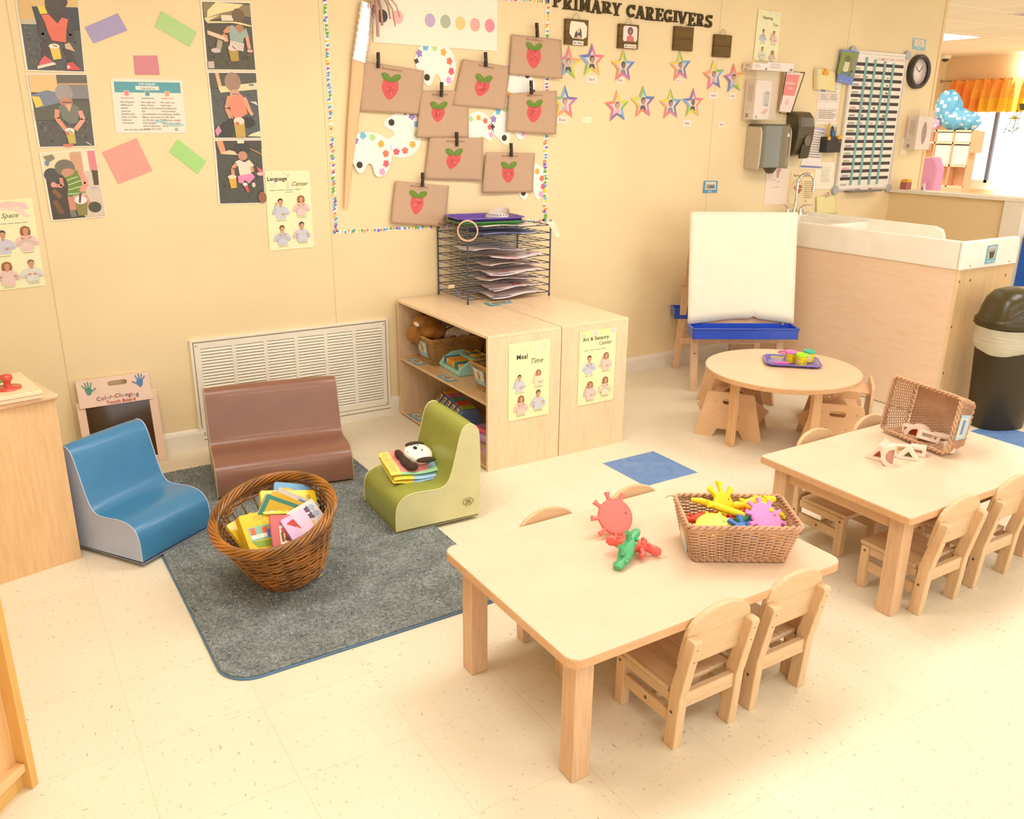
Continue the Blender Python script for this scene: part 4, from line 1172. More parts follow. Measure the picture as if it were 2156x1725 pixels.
# wooden letters
def arc(cx, cy, r0, r1, a0, a1, n=14, sy=1.0):
    out = []
    for k in range(n):
        t0, t1 = R(a0 + (a1 - a0) * k / n), R(a0 + (a1 - a0) * (k + 1) / n)
        out.append([(cx + r1 * math.cos(t0), cy + r1 * sy * math.sin(t0)), (cx + r1 * math.cos(t1), cy + r1 * sy * math.sin(t1)), (cx + r0 * math.cos(t1), cy + r0 * sy * math.sin(t1)), (cx + r0 * math.cos(t0), cy + r0 * sy * math.sin(t0))])
    return out
def rc(a, b_, c, d): return [(a, b_), (c, b_), (c, d), (a, d)]
def stk(p, q, w_):
    return [(p[0] - w_ / 2, p[1]), (p[0] + w_ / 2, p[1]), (q[0] + w_ / 2, q[1]), (q[0] - w_ / 2, q[1])]
def glyph(ch):
    sf = .10
    w_ = .22
    if ch == 'I': return [rc(.14, 0, .36, 1), rc(0, 0, .5, sf), rc(0, 1 - sf, .5, 1)]
    if ch == 'P': return [rc(.12, 0, .34, 1), rc(0, 0, .48, sf), rc(0, 1 - sf, .5, 1), rc(.3, .4, .5, .5)] + arc(.48, .7, .12, .30, -90, 90)
    if ch == 'R': return [rc(.12, 0, .34, 1), rc(0, 0, .46, sf), rc(0, 1 - sf, .5, 1), rc(.3, .43, .5, .53), stk((.68, 0), (.44, .5), .24), rc(.56, 0, .92, sf)] + arc(.48, .72, .10, .28, -90, 90)
    if ch == 'M': return [rc(.08, 0, .24, 1), rc(0, 0, .34, sf), rc(0, 1 - sf, .3, 1), stk((.5, .12), (.2, 1), .22), stk((.5, .12), (.8, 1), .22), rc(.76, 0, .98, 1), rc(.66, 0, 1.08, sf), rc(.76, 1 - sf, 1.06, 1)]
    if ch == 'A': return [stk((.14, 0), (.44, 1), .13), stk((.72, 0), (.44, 1), .26), rc(.24, .27, .62, .37), rc(0, 0, .3, sf), rc(.52, 0, .92, sf)]
    if ch == 'V': return [stk((.44, 0), (.16, 1), .25), stk((.44, 0), (.74, 1), .14), rc(0, 1 - sf, .36, 1), rc(.6, 1 - sf, .9, 1)]
    if ch == 'Y': return [stk((.44, .42), (.16, 1), .24), stk((.44, .42), (.74, 1), .15), rc(.33, 0, .55, .5), rc(.2, 0, .68, sf), rc(0, 1 - sf, .36, 1), rc(.6, 1 - sf, .9, 1)]
    if ch == 'E': return [rc(.12, 0, .34, 1), rc(0, 0, .72, sf), rc(0, 1 - sf, .70, 1), rc(.3, .46, .54, .55), rc(.46, .36, .56, .65), rc(.62, 0, .72, .28), rc(.60, .74, .70, 1)]
    if ch == 'C': return arc(.44, .5, .24, .44, 40, 320, 22, 1.14) + [rc(.66, .62, .78, 1.0)]
    if ch == 'G': return arc(.44, .5, .24, .44, 40, 330, 22, 1.14) + [rc(.66, .64, .78, 1.0), rc(.62, .04, .84, .44), rc(.50, .36, .92, .45)]
    if ch == 'S': return arc(.34, .72, .10, .28, 20, 260, 16) + arc(.36, .27, .10, .29, -160, 92, 16) + [rc(.50, .74, .62, 1.0), rc(.04, 0, .16, .28)]
word = 'PRIMARYCAREGIVERS'
ML = plain('#46380f', 0.7, bmp=0.2)
ordn = {0: 'letter P starting the word PRIMARY', 1: 'first letter R of the word PRIMARY', 2: 'letter I of the word PRIMARY', 3: 'letter M of the word PRIMARY', 4: 'letter A of the word PRIMARY', 5: 'second letter R of the word PRIMARY', 6: 'letter Y ending the word PRIMARY', 7: 'letter C starting the word CAREGIVERS', 8: 'letter A of the word CAREGIVERS', 9: 'first letter R of the word CAREGIVERS', 10: 'first letter E of the word CAREGIVERS', 11: 'letter G of the word CAREGIVERS', 12: 'letter I of the word CAREGIVERS', 13: 'letter V of the word CAREGIVERS', 14: 'second letter E of the word CAREGIVERS', 15: 'second letter R of the word CAREGIVERS', 16: 'letter S ending the word CAREGIVERS'}
for i, ch in enumerate(word):
    gl = glyph(ch)
    xs = [p[0] for g in gl for p in g]
    x0, z0 = D['letB'][i]
    x1 = D['letR'][i][0]
    z1 = 2.108 - i * (2.108 - 2.086) / 16
    k = (x1 - x0) / (max(xs) - min(xs))
    bb = B()
    for j, g in enumerate(gl):
        bb.prism([((px_ - min(xs)) * k, pz_ * (z1 - z0)) for px_, pz_ in g], -0.009 - .00003 * j, 0, ax='y')
    o = obj('wooden_letter', bb, ML, loc=(x0, 0, z0))
    tag(o, 'dark brown wooden ' + ordn[i], 'letter', 'wooden letters spelling the wall heading')

# wooden plaques
MPL = wood('#6e5216', 'x', 0.6, 0.25, 1.0, 0.0)
pl_lab = ['leftmost square wooden plaque holding an octagonal portrait photo above a white card', 'square wooden plaque with portrait of a person in a coral top', 'blank square wooden plaque below the letters IV of the heading', 'blank square wooden plaque hanging furthest right below the heading']
for i in range(4):
    q = D['W%d' % i]
    x0, x1, z0, z1 = q[3][0], q[1][0], (q[2][1] + q[3][1]) / 2, (q[0][1] + q[1][1]) / 2
    t = thing('wooden_plaque', pl_lab[i], 'plaque', (x0, -0.002, z0), group='hanging wooden plaques')
    W_, H_ = x1 - x0, z1 - z0
    obj('board', B().box(0, -.018, 0, W_, 0, H_ * .49).box(0, -.018, H_ * .495, W_, 0, H_), MPL, t, bevel=.0015)
    obj('cord', B().tube([(W_ * .3, -.010, H_ - .002), (W_ * .38, -.014, H_ + .022), (W_ * .46, -.014, H_ + .030), (W_ * .56, -.014, H_ + .022), (W_ * .62, -.010, H_ - .002)], .0012, 5), plain('#8f7748', 0.8), t)
    if i < 2:
        oc = [(.22, .08), (.80, .10), (.94, .26), (.93, .66), (.78, .76), (.30, .74), (.16, .56), (.18, .24)] if i == 0 else [(.2, .14), (.26, .07), (.84, .07), (.92, .16), (.92, .64), (.86, .70), (.24, .70), (.2, .62)]
        pr = [('p', oc, '#f6eed2' if i == 0 else '#f8e6dc')]
        if i == 0:
            pr += [('p', [(.36, .72), (.42, .52), (.50, .40), (.60, .44), (.64, .30), (.70, .48), (.72, .72)], '#5a4a38'), ('e', .55, .44, .07, .09, '#e8bf9c'), ('p', [(.46, .73), (.54, .62), (.66, .64), (.68, .73)], '#eba0a0')]
            card, txt = (.32, .84, .80, 1.0), 'Ms. Maya'
        else:
            pr += [('e', .56, .28, .14, .17, '#5a4c44'), ('e', .56, .30, .08, .11, '#a87a64'), ('p', [(.38, .70), (.40, .50), (.56, .44), (.72, .50), (.78, .70)], '#d8716a')]
            card, txt = (.28, .82, .90, .98), 'Ms. Lenesia'
        qq = [(0, -.0182, H_), (W_, -.0182, H_), (W_, -.0182, 0), (0, -.0182, 0)]
        sheet('portrait_photo', qq, NW, pr, None, M_LAM, parent=t, origin=(0, 0, 0), th=0)
        pr = [('r', *card[:2], card[2], card[3], '#faecdc'), ('t', txt, (card[0] + card[2]) / 2, card[3] - .045, .075, '#5a5048', (card[2] - card[0]) * .85, 0, 'c')]
        sheet('name_card', qq, NW, pr, None, M_PRINT, parent=t, origin=(0, 0, 0), th=0)

# star frames
SC_ = ['#f78a68', '#fba46a', '#f7d23e', '#dcd836', '#8fc04c', '#7cb0dc', '#5f78b8', '#8a6aa8', '#d878ac', '#f4708c']
st_off = [0, 8, 4, 4, 3, 0, 6, 2, 5, 4, 8]
st_lab = ['rainbow star photo frame partly behind the top right brown paper', 'rainbow star photo frame directly below the plaque with octagonal portrait', 'rainbow star photo frame directly below the coral top portrait plaque', 'rainbow star photo frame directly below the third plaque', 'pale glossy rainbow star frame left below the last plaque', 'smallest glossy rainbow star frame rightmost of the upper row', 'lower row rainbow star touching the right middle brown paper', 'lower row rainbow star with a yellow top point', 'lower row rainbow star with blue top point right of the yellow pointed star', 'lower row rainbow star with a green top point', 'lower row rainbow star rightmost with a purple top point']
for i in range(11):
    (cx_, cz_), (tx_, tz_) = D['S%d' % i]
    r_ = math.hypot(tx_ - cx_, tz_ - cz_)
    a0 = math.atan2(tz_ - cz_, tx_ - cx_)
    q = [(cx_ - r_, 0, cz_ + r_), (cx_ + r_, 0, cz_ + r_), (cx_ + r_, 0, cz_ - r_), (cx_ - r_, 0, cz_ - r_)]
    y = -0.003 - .001 * (i % 3)
    q = [(a, y, c) for a, _, c in q]
    def pt(k, f):
        rr_ = (1.0 if k % 2 == 0 else .45) * f
        a = a0 - k * PI / 5
        return (.5 + rr_ * math.cos(a) / 2, .5 - rr_ * math.sin(a) / 2)
    out = [pt(k, 1) for k in range(10)]
    pr = []
    for k in range(10):
        pr.append(('p', [pt(k, .99), pt(k + 1, .99), pt(k + 1, .60), pt(k, .58)], SC_[(k + st_off[i]) % 10]))
    rd = random.Random(i + 50)
    skin = rd.choice(['#d9a487', '#c28f70', '#8a6248', '#e2b498'])
    hair = rd.choice(['#4c3e2e', '#8a7252', '#3a3028'])
    inner = [('p', [pt(k, .59 if k % 2 == 0 else .61) for k in range(10)], rd.choice(['#d9c6b4', '#cdbfae', '#e2d2c6']))]
    inner += [('p', [(.38, .72), (.42, .58), (.58, .58), (.63, .74), (.5, .66)], rd.choice(['#f0b4b0', '#5a4a3a', '#c9b8c0', '#8a8a90'])), ('e', .50, .44, .085, .10, hair), ('e', .51, .48, .062, .085, skin)]
    inner += [('r', .475, .46, .49, .47, '#3a2a20'), ('r', .53, .46, .545, .47, '#3a2a20'), ('r', .49, .525, .53, .533, '#a85a50')]
    t = thing('star_photo_frame', st_lab[i], 'photo frame', (cx_, y, cz_), group='rainbow star photo frames')
    sheet('star_frame', q, NW, pr, '#f6e2d0', M_LAM, parent=t, outline=out)
    sheet('photo', q, NW, inner, None, M_LAM, parent=t, th=.0024)
nm = ['Dylan K', 'Enzo', 'Ariya', 'Cayenne', 'Lia', 'Evan', '', 'Adelina', 'Noah']
cl_ = ['under the star below the octagonal portrait plaque', 'under the star below the coral top portrait', 'under the star below the third plaque', 'under the glossy star left below the last plaque', 'under the smallest star of the upper row', 'under the lower row star nearest the brown papers', 'left alone between the lower row stars with nothing above it', 'under the rightmost star of the lower row', 'alone furthest right with no star above it']
for i in range(9):
    x, z = D['cards'][i]
    w_ = D['cardw'][i][0] - x
    h_ = .017 if i not in (2,) else .010
    q = [(x - w_, -.001, z + h_), (x + w_, -.001, z + h_), (x + w_, -.001, z - h_), (x - w_, -.001, z - h_)]
    pr = [('t', nm[i], .5, .68, .42, '#a08a80', .62, 0, 'c')] if nm[i] else [('w', .45, .5, .1, '#efe6c0', 1)]
    tag(sheet('name_card', q, NW, pr, '#fbeede' if i != 6 else '#fdf3cf'), 'small white name card ' + cl_[i], 'card', 'name cards below the stars')

def pic_label(quad, normal, word, col, label, pic, parent=None):
    pr = [('r', .12, .08, .88, .74, '#e4d8b8')] + pic + [('t', word, .5, .94, .13, '#f2f8f8', None, 0, 'c')]
    o = sheet('picture_label', quad, normal, pr, col, M_LAM)
    return tag(o, label, 'label', 'small blue picture labels')
pic_label(wq('easel_lbl'), NW, 'Easel', '#4f9cbc', 'blue picture label alone on the wall left of the easel', [('r', .2, .3, .8, .66, '#a9946a'), ('r', .4, .4, .8, .6, '#5a6a90')])
pic_label(wq('clocklbl'), NW, 'Clock', '#8fc4d4', 'pale blue picture label above the wall clock', [('c', .5, .4, .24, '#b08a60'), ('c', .5, .4, .19, '#e9dcbc')])

# ---- cluster of papers by the sink
def paper(key, prints, base, label, y, cat='paper', name='wall_notice', **kw):
    return tag(sheet(name, wq(key, y), NW, prints, base, M_PRINT, **kw), label, cat)
tx = lambda s0, s1, t0, n, st, c='#9c8f80', seed=1: dashes(s0, s1, t0, n, st, st * .35, c, seed)
paper('pap1', [('r', .08, .20, .3, .235, '#8a94c4'), ('r', .06, .26, .48, .48, '#c9b0a4'), ('r', .07, .265, .47, .475, '#fbeede'), ('r', .52, .24, .96, .46, '#c9b0a4'), ('r', .53, .245, .95, .455, '#fbeede'), ('r', .06, .62, .96, .92, '#d8a090'), ('r', .075, .627, .945, .913, '#fbeede')] + tx(.1, .9, .06, 3, .035) + tx(.1, .45, .29, 4, .04) + tx(.56, .9, .28, 4, .04) + tx(.1, .9, .66, 5, .045), '#fbeede', 'printed notice with red ruled boxes left of the striped whiteboard', -.001)
paper('pap2', [('r', 0, .0, .95, .06, '#c8bce0'), ('r', .02, .93, .98, .975, '#7c86b4')] + tx(.06, .92, .10, 11, .06, '#a79a98', 4) + [('r', .5, .1, .9, .13, '#a9a4d0')], '#fbeee2', 'printed form with lavender heading behind the black soap dispenser', -.002)
paper('pap3', tx(.3, .8, .2, 8, .07, '#d8cdb8', 7) + [('r', .24, .15, .33, .22, '#a9a4b0')], '#fdf2d8', 'faint handwritten white note below the pencil cup', -.0015)
paper('pap4', [('p', [(.42, .16), (.5, .08), (.58, .08), (.66, .16), (.58, .2), (.56, .32), (.46, .32), (.46, .2)], '#d8a0a0'), ('r', .3, .36, .45, .37, '#a08a80'), ('r', .5, .42, .66, .43, '#a08a80'), ('r', .35, .55, .6, .56, '#a08a80')], '#fbe6d0', 'pale notice with a small pink shirt drawing behind the tap', -.001)
paper('hand', [('t', 'Handwashing Instructions', .5, .14, .055, '#5a4a34', .80, 0, 'c'), ('c', .30, .50, .27, '#e8c488'), ('c', .30, .50, .25, '#f7e2b4'), ('p', [(.18, .42), (.32, .38), (.46, .42), (.48, .55), (.36, .68), (.24, .60), (.14, .50)], '#b57a48'), ('p', [(.2, .48), (.46, .50), (.46, .53), (.2, .5)], '#f0c8a0')] + tx(.56, .94, .28, 9, .062, '#b8a078', 3) + [('c', .66, .90, .03, '#b8a078'), ('c', .66, .90, .018, '#f9e2b4')], '#f9e2b4', 'handwashing instructions sheet with a round photo of hands beside the tap', -.001)
t = thing('hanging_note', 'yellow paper note hung by a metal clip above the changing table', 'note', (4.79, -.004, .965))
sheet('paper', [(4.685, -.006, 1.027), (4.883, -.006, 1.025), (4.918, -.012, .903), (4.70, -.012, .915)], NW, [], '#f6e8a8', parent=t, warp=lambda s, u: .006 * math.sin(3 * s))
obj('clip', B().tube([(-.01, -.008, .05), (-.02, -.012, .075), (-.005, -.014, .09), (.01, -.012, .075), (0, -.008, .05)], .003, 6), plain('#c0b8a8', 0.25, 0.9), t)
t = thing('hanging_note', 'curled yellow paper held by an orange clip left of the whiteboard', 'note', (4.63, -.004, 1.77))
sheet('paper', [(4.52, -.012, 1.836), (4.736, -.012, 1.825), (4.755, -.014, 1.699), (4.545, -.014, 1.715)], NW, [], '#f6e6a4', parent=t, warp=lambda s, u: .010 * math.sin(3 * s + 1))
cl = B()
for k in range(8):
    a0, a1 = -.4 + k * .35, -.4 + (k + 1) * .35
    cl.add([(-.118 + .02 * (1 - math.cos(a0)), -.012 - .028 * math.sin(a0), .062), (-.118 + .02 * (1 - math.cos(a1)), -.012 - .028 * math.sin(a1), .062), (-.10 + .02 * (1 - math.cos(a1)), -.012 - .028 * math.sin(a1), -.06), (-.10 + .02 * (1 - math.cos(a0)), -.012 - .028 * math.sin(a0), -.06)], [(0, 1, 2, 3)], None, True)
obj('curled_edge', cl, plain('#f1e3b0', 0.7), t)
obj('clip', B().prism([(-.05, .03), (.0, .03), (.0, .05), (-.012, .052), (-.016, .068), (-.034, .068), (-.038, .052), (-.05, .05)], -.03, -.018, ax='y'), plain('#f6a43c', 0.4), t, bevel=.001)
t = thing('bird_card', 'square card with a bird picture on a blue patterned backing', 'card', (4.81, -.005, 1.87))
sheet('blue_backing', [(4.735, -.022, 1.963), (4.92, -.022, 1.955), (4.888, -.022, 1.745), (4.73, -.022, 1.765)], NW, [('r', 0, 0, 1, .03, '#8aa0dc')] + [('w', random.Random(k).random(), .9 + .08 * random.Random(k + 9).random(), .015, '#b8c8f0', k) for k in range(14)], '#7b92d6', parent=t)
sheet('bird_picture', [(4.742, -.0245, 1.95), (4.91, -.0245, 1.945), (4.884, -.0245, 1.80), (4.72, -.0245, 1.812)], NW, [('w', .7, .8, .2, '#5f6e3e', 3), ('p', [(.32, .4), (.6, .45), (.62, .8), (.44, .95), (.28, .8)], '#e8dcb8'), ('p', [(.6, .3), (.8, .15), (.92, .35), (.85, .7), (.66, .9), (.6, .6)], '#9a9478'), ('e', .42, .3, .16, .14, '#7a7a52'), ('l', [(.6, .2), (.8, .7)], .02, '#5a5a40'), ('r', .2, .86, .8, .96, '#6f84a0')], '#93a05c', parent=t)

# whiteboard with striped schedule
x0, x1, z0, z1 = 4.866, 5.448, 1.065, 1.957
t = thing('whiteboard', 'tall whiteboard ruled with black stripes and four teal tape lines', 'whiteboard', (x0, 0, z0))
W_, H_ = x1 - x0, z1 - z0
obj('board_panel', B().box(0, -.014, 0, W_, 0, H_), plain('#f9f0e2', 0.22, coat=0.6), t)
fr = B().box(-.006, -.02, -.006, W_ + .006, -.001, .012).box(-.006, -.02, H_ - .012, W_ + .006, -.001, H_ + .006).box(-.006, -.02, .012, .010, -.001, H_ - .012).box(W_ - .010, -.02, .012, W_ + .006, -.001, H_ - .012)
obj('frame', fr, plain('#e0d8cc', 0.35, 0.3), t, bevel=.002)
cb = B()
for x, z in ((0, 0), (W_, 0), (0, H_), (W_, H_)):
    cb.prism(circ(x, z, .03, .03, 16), -.022, -.001, ax='y')
obj('corner_cap', cb, plain('#b4b4b4', 0.4), t, bevel=.002)
pr, pt_, wr = [], [], []
rd = random.Random(2)
top, bot = .085, .915
for k in range(16):
    tt = top + (bot - top) * k / 15
    e = .0
    pr.append(('r', .055 + e, tt - .0115, .955 - e, tt + .0115, '#4f4240'))
q = [(0, -.0141, H_), (W_, -.0141, H_), (W_, -.0141, 0), (0, -.0141, 0)]
wc = ['#a8b878', '#e8a8a8', '#a89cb0', '#9cb8a0']
for k in range(15):
    tt = top + (bot - top) * (k + .62) / 15
    wr += dashes(.07, .19, tt - .008, 1, .01, .012, wc[k % 4], k, .2)
    if k < 9:
        for j in range(3):
            if rd.random() < .75:
                wr.append(('r', .28 + .2 * j, tt - .008, .28 + .2 * j + .012 + .03 * rd.random(), tt + .004, rd.choice(['#e8a0a0', '#7c6c70', '#b0a0b0'])))
wr += [('t', 'S M T W T F S', .45, .05, .016, '#e8b8b8', .5), ('t', 'FORAY', .06, .965, .012, '#6a6058', .12)]
sheet('black_stripe', q, NW, pr, None, M_PRINT, parent=t, origin=(0, 0, 0), th=.0001)
sheet('handwriting', q, NW, wr, None, M_PRINT, parent=t, origin=(0, 0, 0), th=.0002)
for j in range(4):
    s = .235 + .16 * j + (.02 if j > 1 else 0)
    sheet('teal_tape', q, NW, [('p', [(s, .035 + .01 * j), (s + .046, .035 + .01 * j), (s + .046, .965), (s, .965)], '#86b8b2')], None, M_PRINT, parent=t, origin=(0, 0, 0), th=.0022)
obj('marker_tray', B().box(.11, -.06, -.016, .45, 0, -.006).box(.11, -.062, -.016, .45, -.058, .0), plain('#8a8680', 0.35, 0.4), t, bevel=.001)
o = obj('marker', B().tube([(0, 0, 0), (.115, 0, 0)], .0075, 10), plain('#f0e6dc', 0.4), loc=(x0 + .22, -.045, z0 + .002))
tag(o, 'white marker pen lying in the whiteboard tray', 'marker')
obj('cap', B().tube([(.085, 0, 0), (.118, 0, 0)], .0082, 10), plain('#e05a5a', 0.4), o)

# clock
t = thing('wall_clock', 'round wall clock with a thick black rim right of the whiteboard', 'clock', (5.595, 0, 1.856))
t.rotation_euler = (R(90), 0, 0)
obj('rim', B().lathe([(.085, .03), (.092, .040), (.104, .042), (.112, .034), (.114, .0)], 40, cap=False), plain('#453c36', 0.35), t)
obj('dial', B().lathe([(.0001, .022), (.088, .022), (.088, .018)], 40), plain('#f6e4da', 0.3, coat=0.8), t)
hd = B().bar((0, 0, .0235), (.03, .035, .0235), .005, .001).bar((0, 0, .0245), (-.045, .03, .0245), .004, .001)
obj('hands', hd, plain('#4a3c38', 0.5), t)
nb = B()
for k in range(12):
    a = k * PI / 6
    nb.bar((.068 * math.cos(a), .068 * math.sin(a), .0225), (.078 * math.cos(a), .078 * math.sin(a), .0225), .004, .0008)
obj('hour_marks', nb, plain('#8a7a74', 0.5), t)
# switch plate
t = thing('light_switch', 'cream light switch plate right of the whiteboard', 'switch', (5.578, 0, 1.356))
obj('plate', B().box(-.036, -.006, -.058, .036, 0, .058), plain('#f8ead2', 0.4), t, bevel=.003)
obj('toggle', B().box(-.005, -.016, -.012, .005, -.005, .012), plain('#efe0c6', 0.4), t, bevel=.001)

# pencil cup
t = thing('pencil_cup', 'black wire mesh pencil cup hanging on the wall by the whiteboard', 'cup', (4.66, -.004, 1.318))
MB_ = plain('#38302a', 0.4)
obj('cup', B().box(0, -.055, 0, .145, -.052, .10).box(0, -.003, 0, .145, 0, .10).box(0, -.055, 0, .003, 0, .10).box(.142, -.055, 0, .145, 0, .10).box(0, -.055, 0, .145, 0, .003), MB_, t, bevel=.001)
for i, (x, z, c, rx_) in enumerate([(.02, .07, '#f2b83a', .1), (.035, .085, '#e8a83a', .0), (.06, .06, '#3a3a3a', .15), (.085, .055, '#2f2f3a', -.1), (.115, .06, '#7aa8b8', -.2)]):
    o = obj('pencil', B().tube([(0, 0, 0), (rx_ * .05, 0, .10 + z)], .004, 6), plain(c, 0.4), loc=(4.66 + x, -.034, 1.322))
    tag(o, ['yellow pencil at the left end of the pencil cup', 'orange pencil second from the left in the pencil cup', 'black marker in the middle of the pencil cup', 'dark blue pen right of centre in the pencil cup', 'grey blue pen leaning at the right of the pencil cup'][i], 'pencil', 'pens and pencils in the wall cup')
t = thing('scissors', 'scissors with blue handles standing in the pencil cup', 'scissors', (4.735, -.03, 1.40))
obj('handle', B().tube([(.012 * math.cos(a), 0, .062 + .022 * math.sin(a)) for a in [2 * PI * k / 14 for k in range(14)]], .0045, 6, True).tube([(.012 + .012 * math.cos(a), -.004, .036 + .022 * math.sin(a)) for a in [2 * PI * k / 14 for k in range(14)]], .0045, 6, True), plain('#4a80b8', 0.4), t)
obj('blade', B().bar((.004, 0, .04), (.0, 0, -.05), .008, .002).bar((.012, 0, .02), (.006, 0, -.05), .008, .002), plain('#b0b0b0', 0.3, 0.8), t)
o = obj('binder_clip', B().prism([(-.022, 0), (.022, 0), (.014, .022), (-.014, .022)], -.012, .004, ax='y').tube([(-.008, -.012, 0), (-.012, -.018, -.012), (0, -.02, -.02), (.012, -.018, -.012), (.008, -.012, 0)], .0015, 5), plain('#f5b63c', 0.4), loc=(4.775, -.06, 1.405), bevel=.001)
tag(o, 'yellow clip on the rim of the wall pencil cup', 'clip')
o = obj('binder_clip', B().prism([(-.012, 0), (.012, 0), (.010, .022), (-.010, .022)], -.008, .004, ax='y'), plain('#f5b63c', 0.4), loc=(4.672, -.06, 1.398), bevel=.001)
tag(o, 'small yellow clip at the left rim of the pencil cup', 'clip')

# soap dispenser
t = thing('soap_dispenser', 'black curved soap dispenser on the wall right of the towel dispenser', 'dispenser', (4.385, 0, 1.31))
MS = plain('#54482e', 0.3, coat=0.2)
prf = [(0, 0), (-.06, -.012), (-.085, .0), (-.10, .03), (-.115, .10), (-.118, .17), (-.105, .225), (-.07, .258), (0, .265)]
obj('housing', B().prism(prf, -.075, .075, ax='x'), MS, t, bevel=.014, seg=3)
obj('push_plate', B().prism([(-.09, -.03), (-.112, -.02), (-.124, .06), (-.108, .07)], -.034, .05, ax='x'), plain('#463c28', 0.22, coat=.5), t, bevel=.008, seg=3)
obj('thumb_recess', B().prism(circ(.008, .085, .03, .034, 18), -.126, -.119, ax='y'), plain('#6a6250', 0.2, coat=.6), t, bevel=.003)
# paper towel dispenser
t = thing('paper_towel_dispenser', 'grey translucent paper towel dispenser on the wall left of the soap dispenser', 'dispenser', (3.975, 0, 1.225))
prf = [(0, 0), (-.115, 0), (-.122, .02), (-.124, .12), (-.122, .22), (-.110, .25), (0, .255)]
obj('side_panel', B().prism(prf, -.012, .004, ax='x'), plain('#cbbba4', 0.5), t, bevel=.004)
obj('side_panel', B().prism(prf, .252, .268, ax='x'), plain('#b9a690', 0.5), t, bevel=.004)
cv = []
for k in range(13):
    a = R(-90 + 180 * k / 12)
    cv.append((.128 + .124 * math.sin(a), -.105 - .055 * math.cos(a)))
obj('front_cover', B().prism(cv + [(.252, 0), (.004, 0)], .008, .262), plain('#7d7a66', 0.18, coat=.6), t, bevel=.006)
obj('top_rim', B().prism(cv + [(.252, 0), (.004, 0)], .256, .268), plain('#5f5a46', 0.3), t, bevel=.003)
obj('paper_nozzle', B().lathe([(.0001, -.025), (.02, -.022), (.038, 0.0), (.046, .012)], 16), plain('#4f4630', 0.4), t).location = (.11, -.11, -.004)
lg = B()
lg.prism([(.185, .195), (.215, .195), (.20, .222)], -.2085, -.2065, ax='y')
lg.v = [(x, y + .055, z) for x, y, z in lg.v]
obj('maker_mark', lg, plain('#d9d4c8', 0.5), t)

# acrylic glove holders
def acrylic():
    if 'acr' in MATS: return MATS['acr']
    m, nt, bs = nmat('clear_acrylic')
    bs.inputs['Base Color'].default_value = (*lin('#fdeedd'), 1)
    bs.inputs['Roughness'].default_value = 0.08
    bs.inputs['Alpha'].default_value = 0.16
    MATS['acr'] = m
    return m
def glove_box(loc, d, label, rot=None, oval=False, band='#e8b0a0', name='glove_box'):
    t = thing(name, label, 'box', loc)
    W_, D_, H_ = d
    obj('carton', B().box(0, -D_, 0, W_, 0, H_), plain('#f7e8de', 0.6), t, bevel=.002)
    q = [(0, -D_ - .0004, H_), (W_, -D_ - .0004, H_), (W_, -D_ - .0004, 0), (0, -D_ - .0004, 0)]
    pr = tx(.1, .9, .08, 2, .03, '#c8a8a0', 3)
    if oval:
        pr = [('e', .5, .5, .17, .34, '#8d7468')]
    elif H_ > W_:
        pr = [('r', .62, .28, .88, .66, '#8d9c94'), ('r', .66, .34, .84, .60, '#b8c4bc'), ('r', .1, .9, .22, .97, '#8d8480'), ('p', [(.4, .84), (.7, .72), (.9, .72), (.9, .76), (.7, .86)], band)] + [('r', .5, .3 + .03 * k, .56, .315 + .03 * k, '#9c8c88') for k in range(12)]
    else:
        pr = tx(.1, .55, .2, 4, .14, '#b8a8a8', 5) + [('r', .84, .65, .95, .9, '#9c8c88')]
    sheet('print', q, NW, pr, None, M_PRINT, parent=t, origin=(0, 0, 0), th=0)
    q = [(-.0004, 0, H_), (-.0004, -D_, H_), (-.0004, -D_, 0), (-.0004, 0, 0)]
    sheet('side_print', q, (-1, 0, 0), [('r', .3 + .12 * k, .12, .36 + .12 * k, .55, '#c8b4b0') for k in range(4)] + [('r', .2, .84, .5, .95, '#8d8480'), ('r', .2, .70, .34, .74, '#8cc0d8')], None, M_PRINT, parent=t, origin=(0, 0, 0), th=0)
    return t
def holder(loc, d, label):
    W_, D_, H_ = d
    t = thing('glove_holder', label, 'holder', loc)
    A = acrylic()
    obj('front_panel', B().box(0, -D_, 0, W_, -D_ + .003, H_), A, t)
    for x in (0, W_ - .003):
        obj('side_panel', B().box(x, -D_, 0, x + .003, 0, H_), A, t)
    obj('bottom_panel', B().box(0, -D_, 0, W_, 0, .003), A, t)
    return t
holder((3.90, -.001, 1.515), (.20, .10, .28), 'clear acrylic holder with an upright glove box above the towel dispenser')
glove_box((3.915, -.006, 1.519), (.135, .085, .225), 'upright white glove box inside the left clear holder', name='glove_box')
glove_box((4.005, -.002, 1.80), (.235, .08, .05), 'long white box lying across the top of the left clear holder')
glove_box((3.87, -.01, 1.80), (.13, .08, .04), 'short grey white box stacked at the left on the clear holder')
holder((5.556, -.001, 1.33), (.20, .10, .275), 'clear acrylic holder with oval opening glove box near the wall end')
glove_box((5.572, -.006, 1.334), (.168, .085, .225), 'white glove box with a dark oval opening in the right clear holder', oval=True)
t = thing('wall_file_holder', 'black wire file holder tilted right of the left glove holder', 'holder', (4.21, 0, 1.56))
obj('wire_frame', B().tube([(0, -.03, .0), (.105, -.03, -.012), (.158, -.06, .245), (-.01, -.06, .245)], .0035, 6, True).tube([(.105, -.03, -.012), (.10, -.004, -.01), (.155, -.004, .24), (.158, -.06, .245)], .003, 6), plain('#3f342a', 0.4), t)
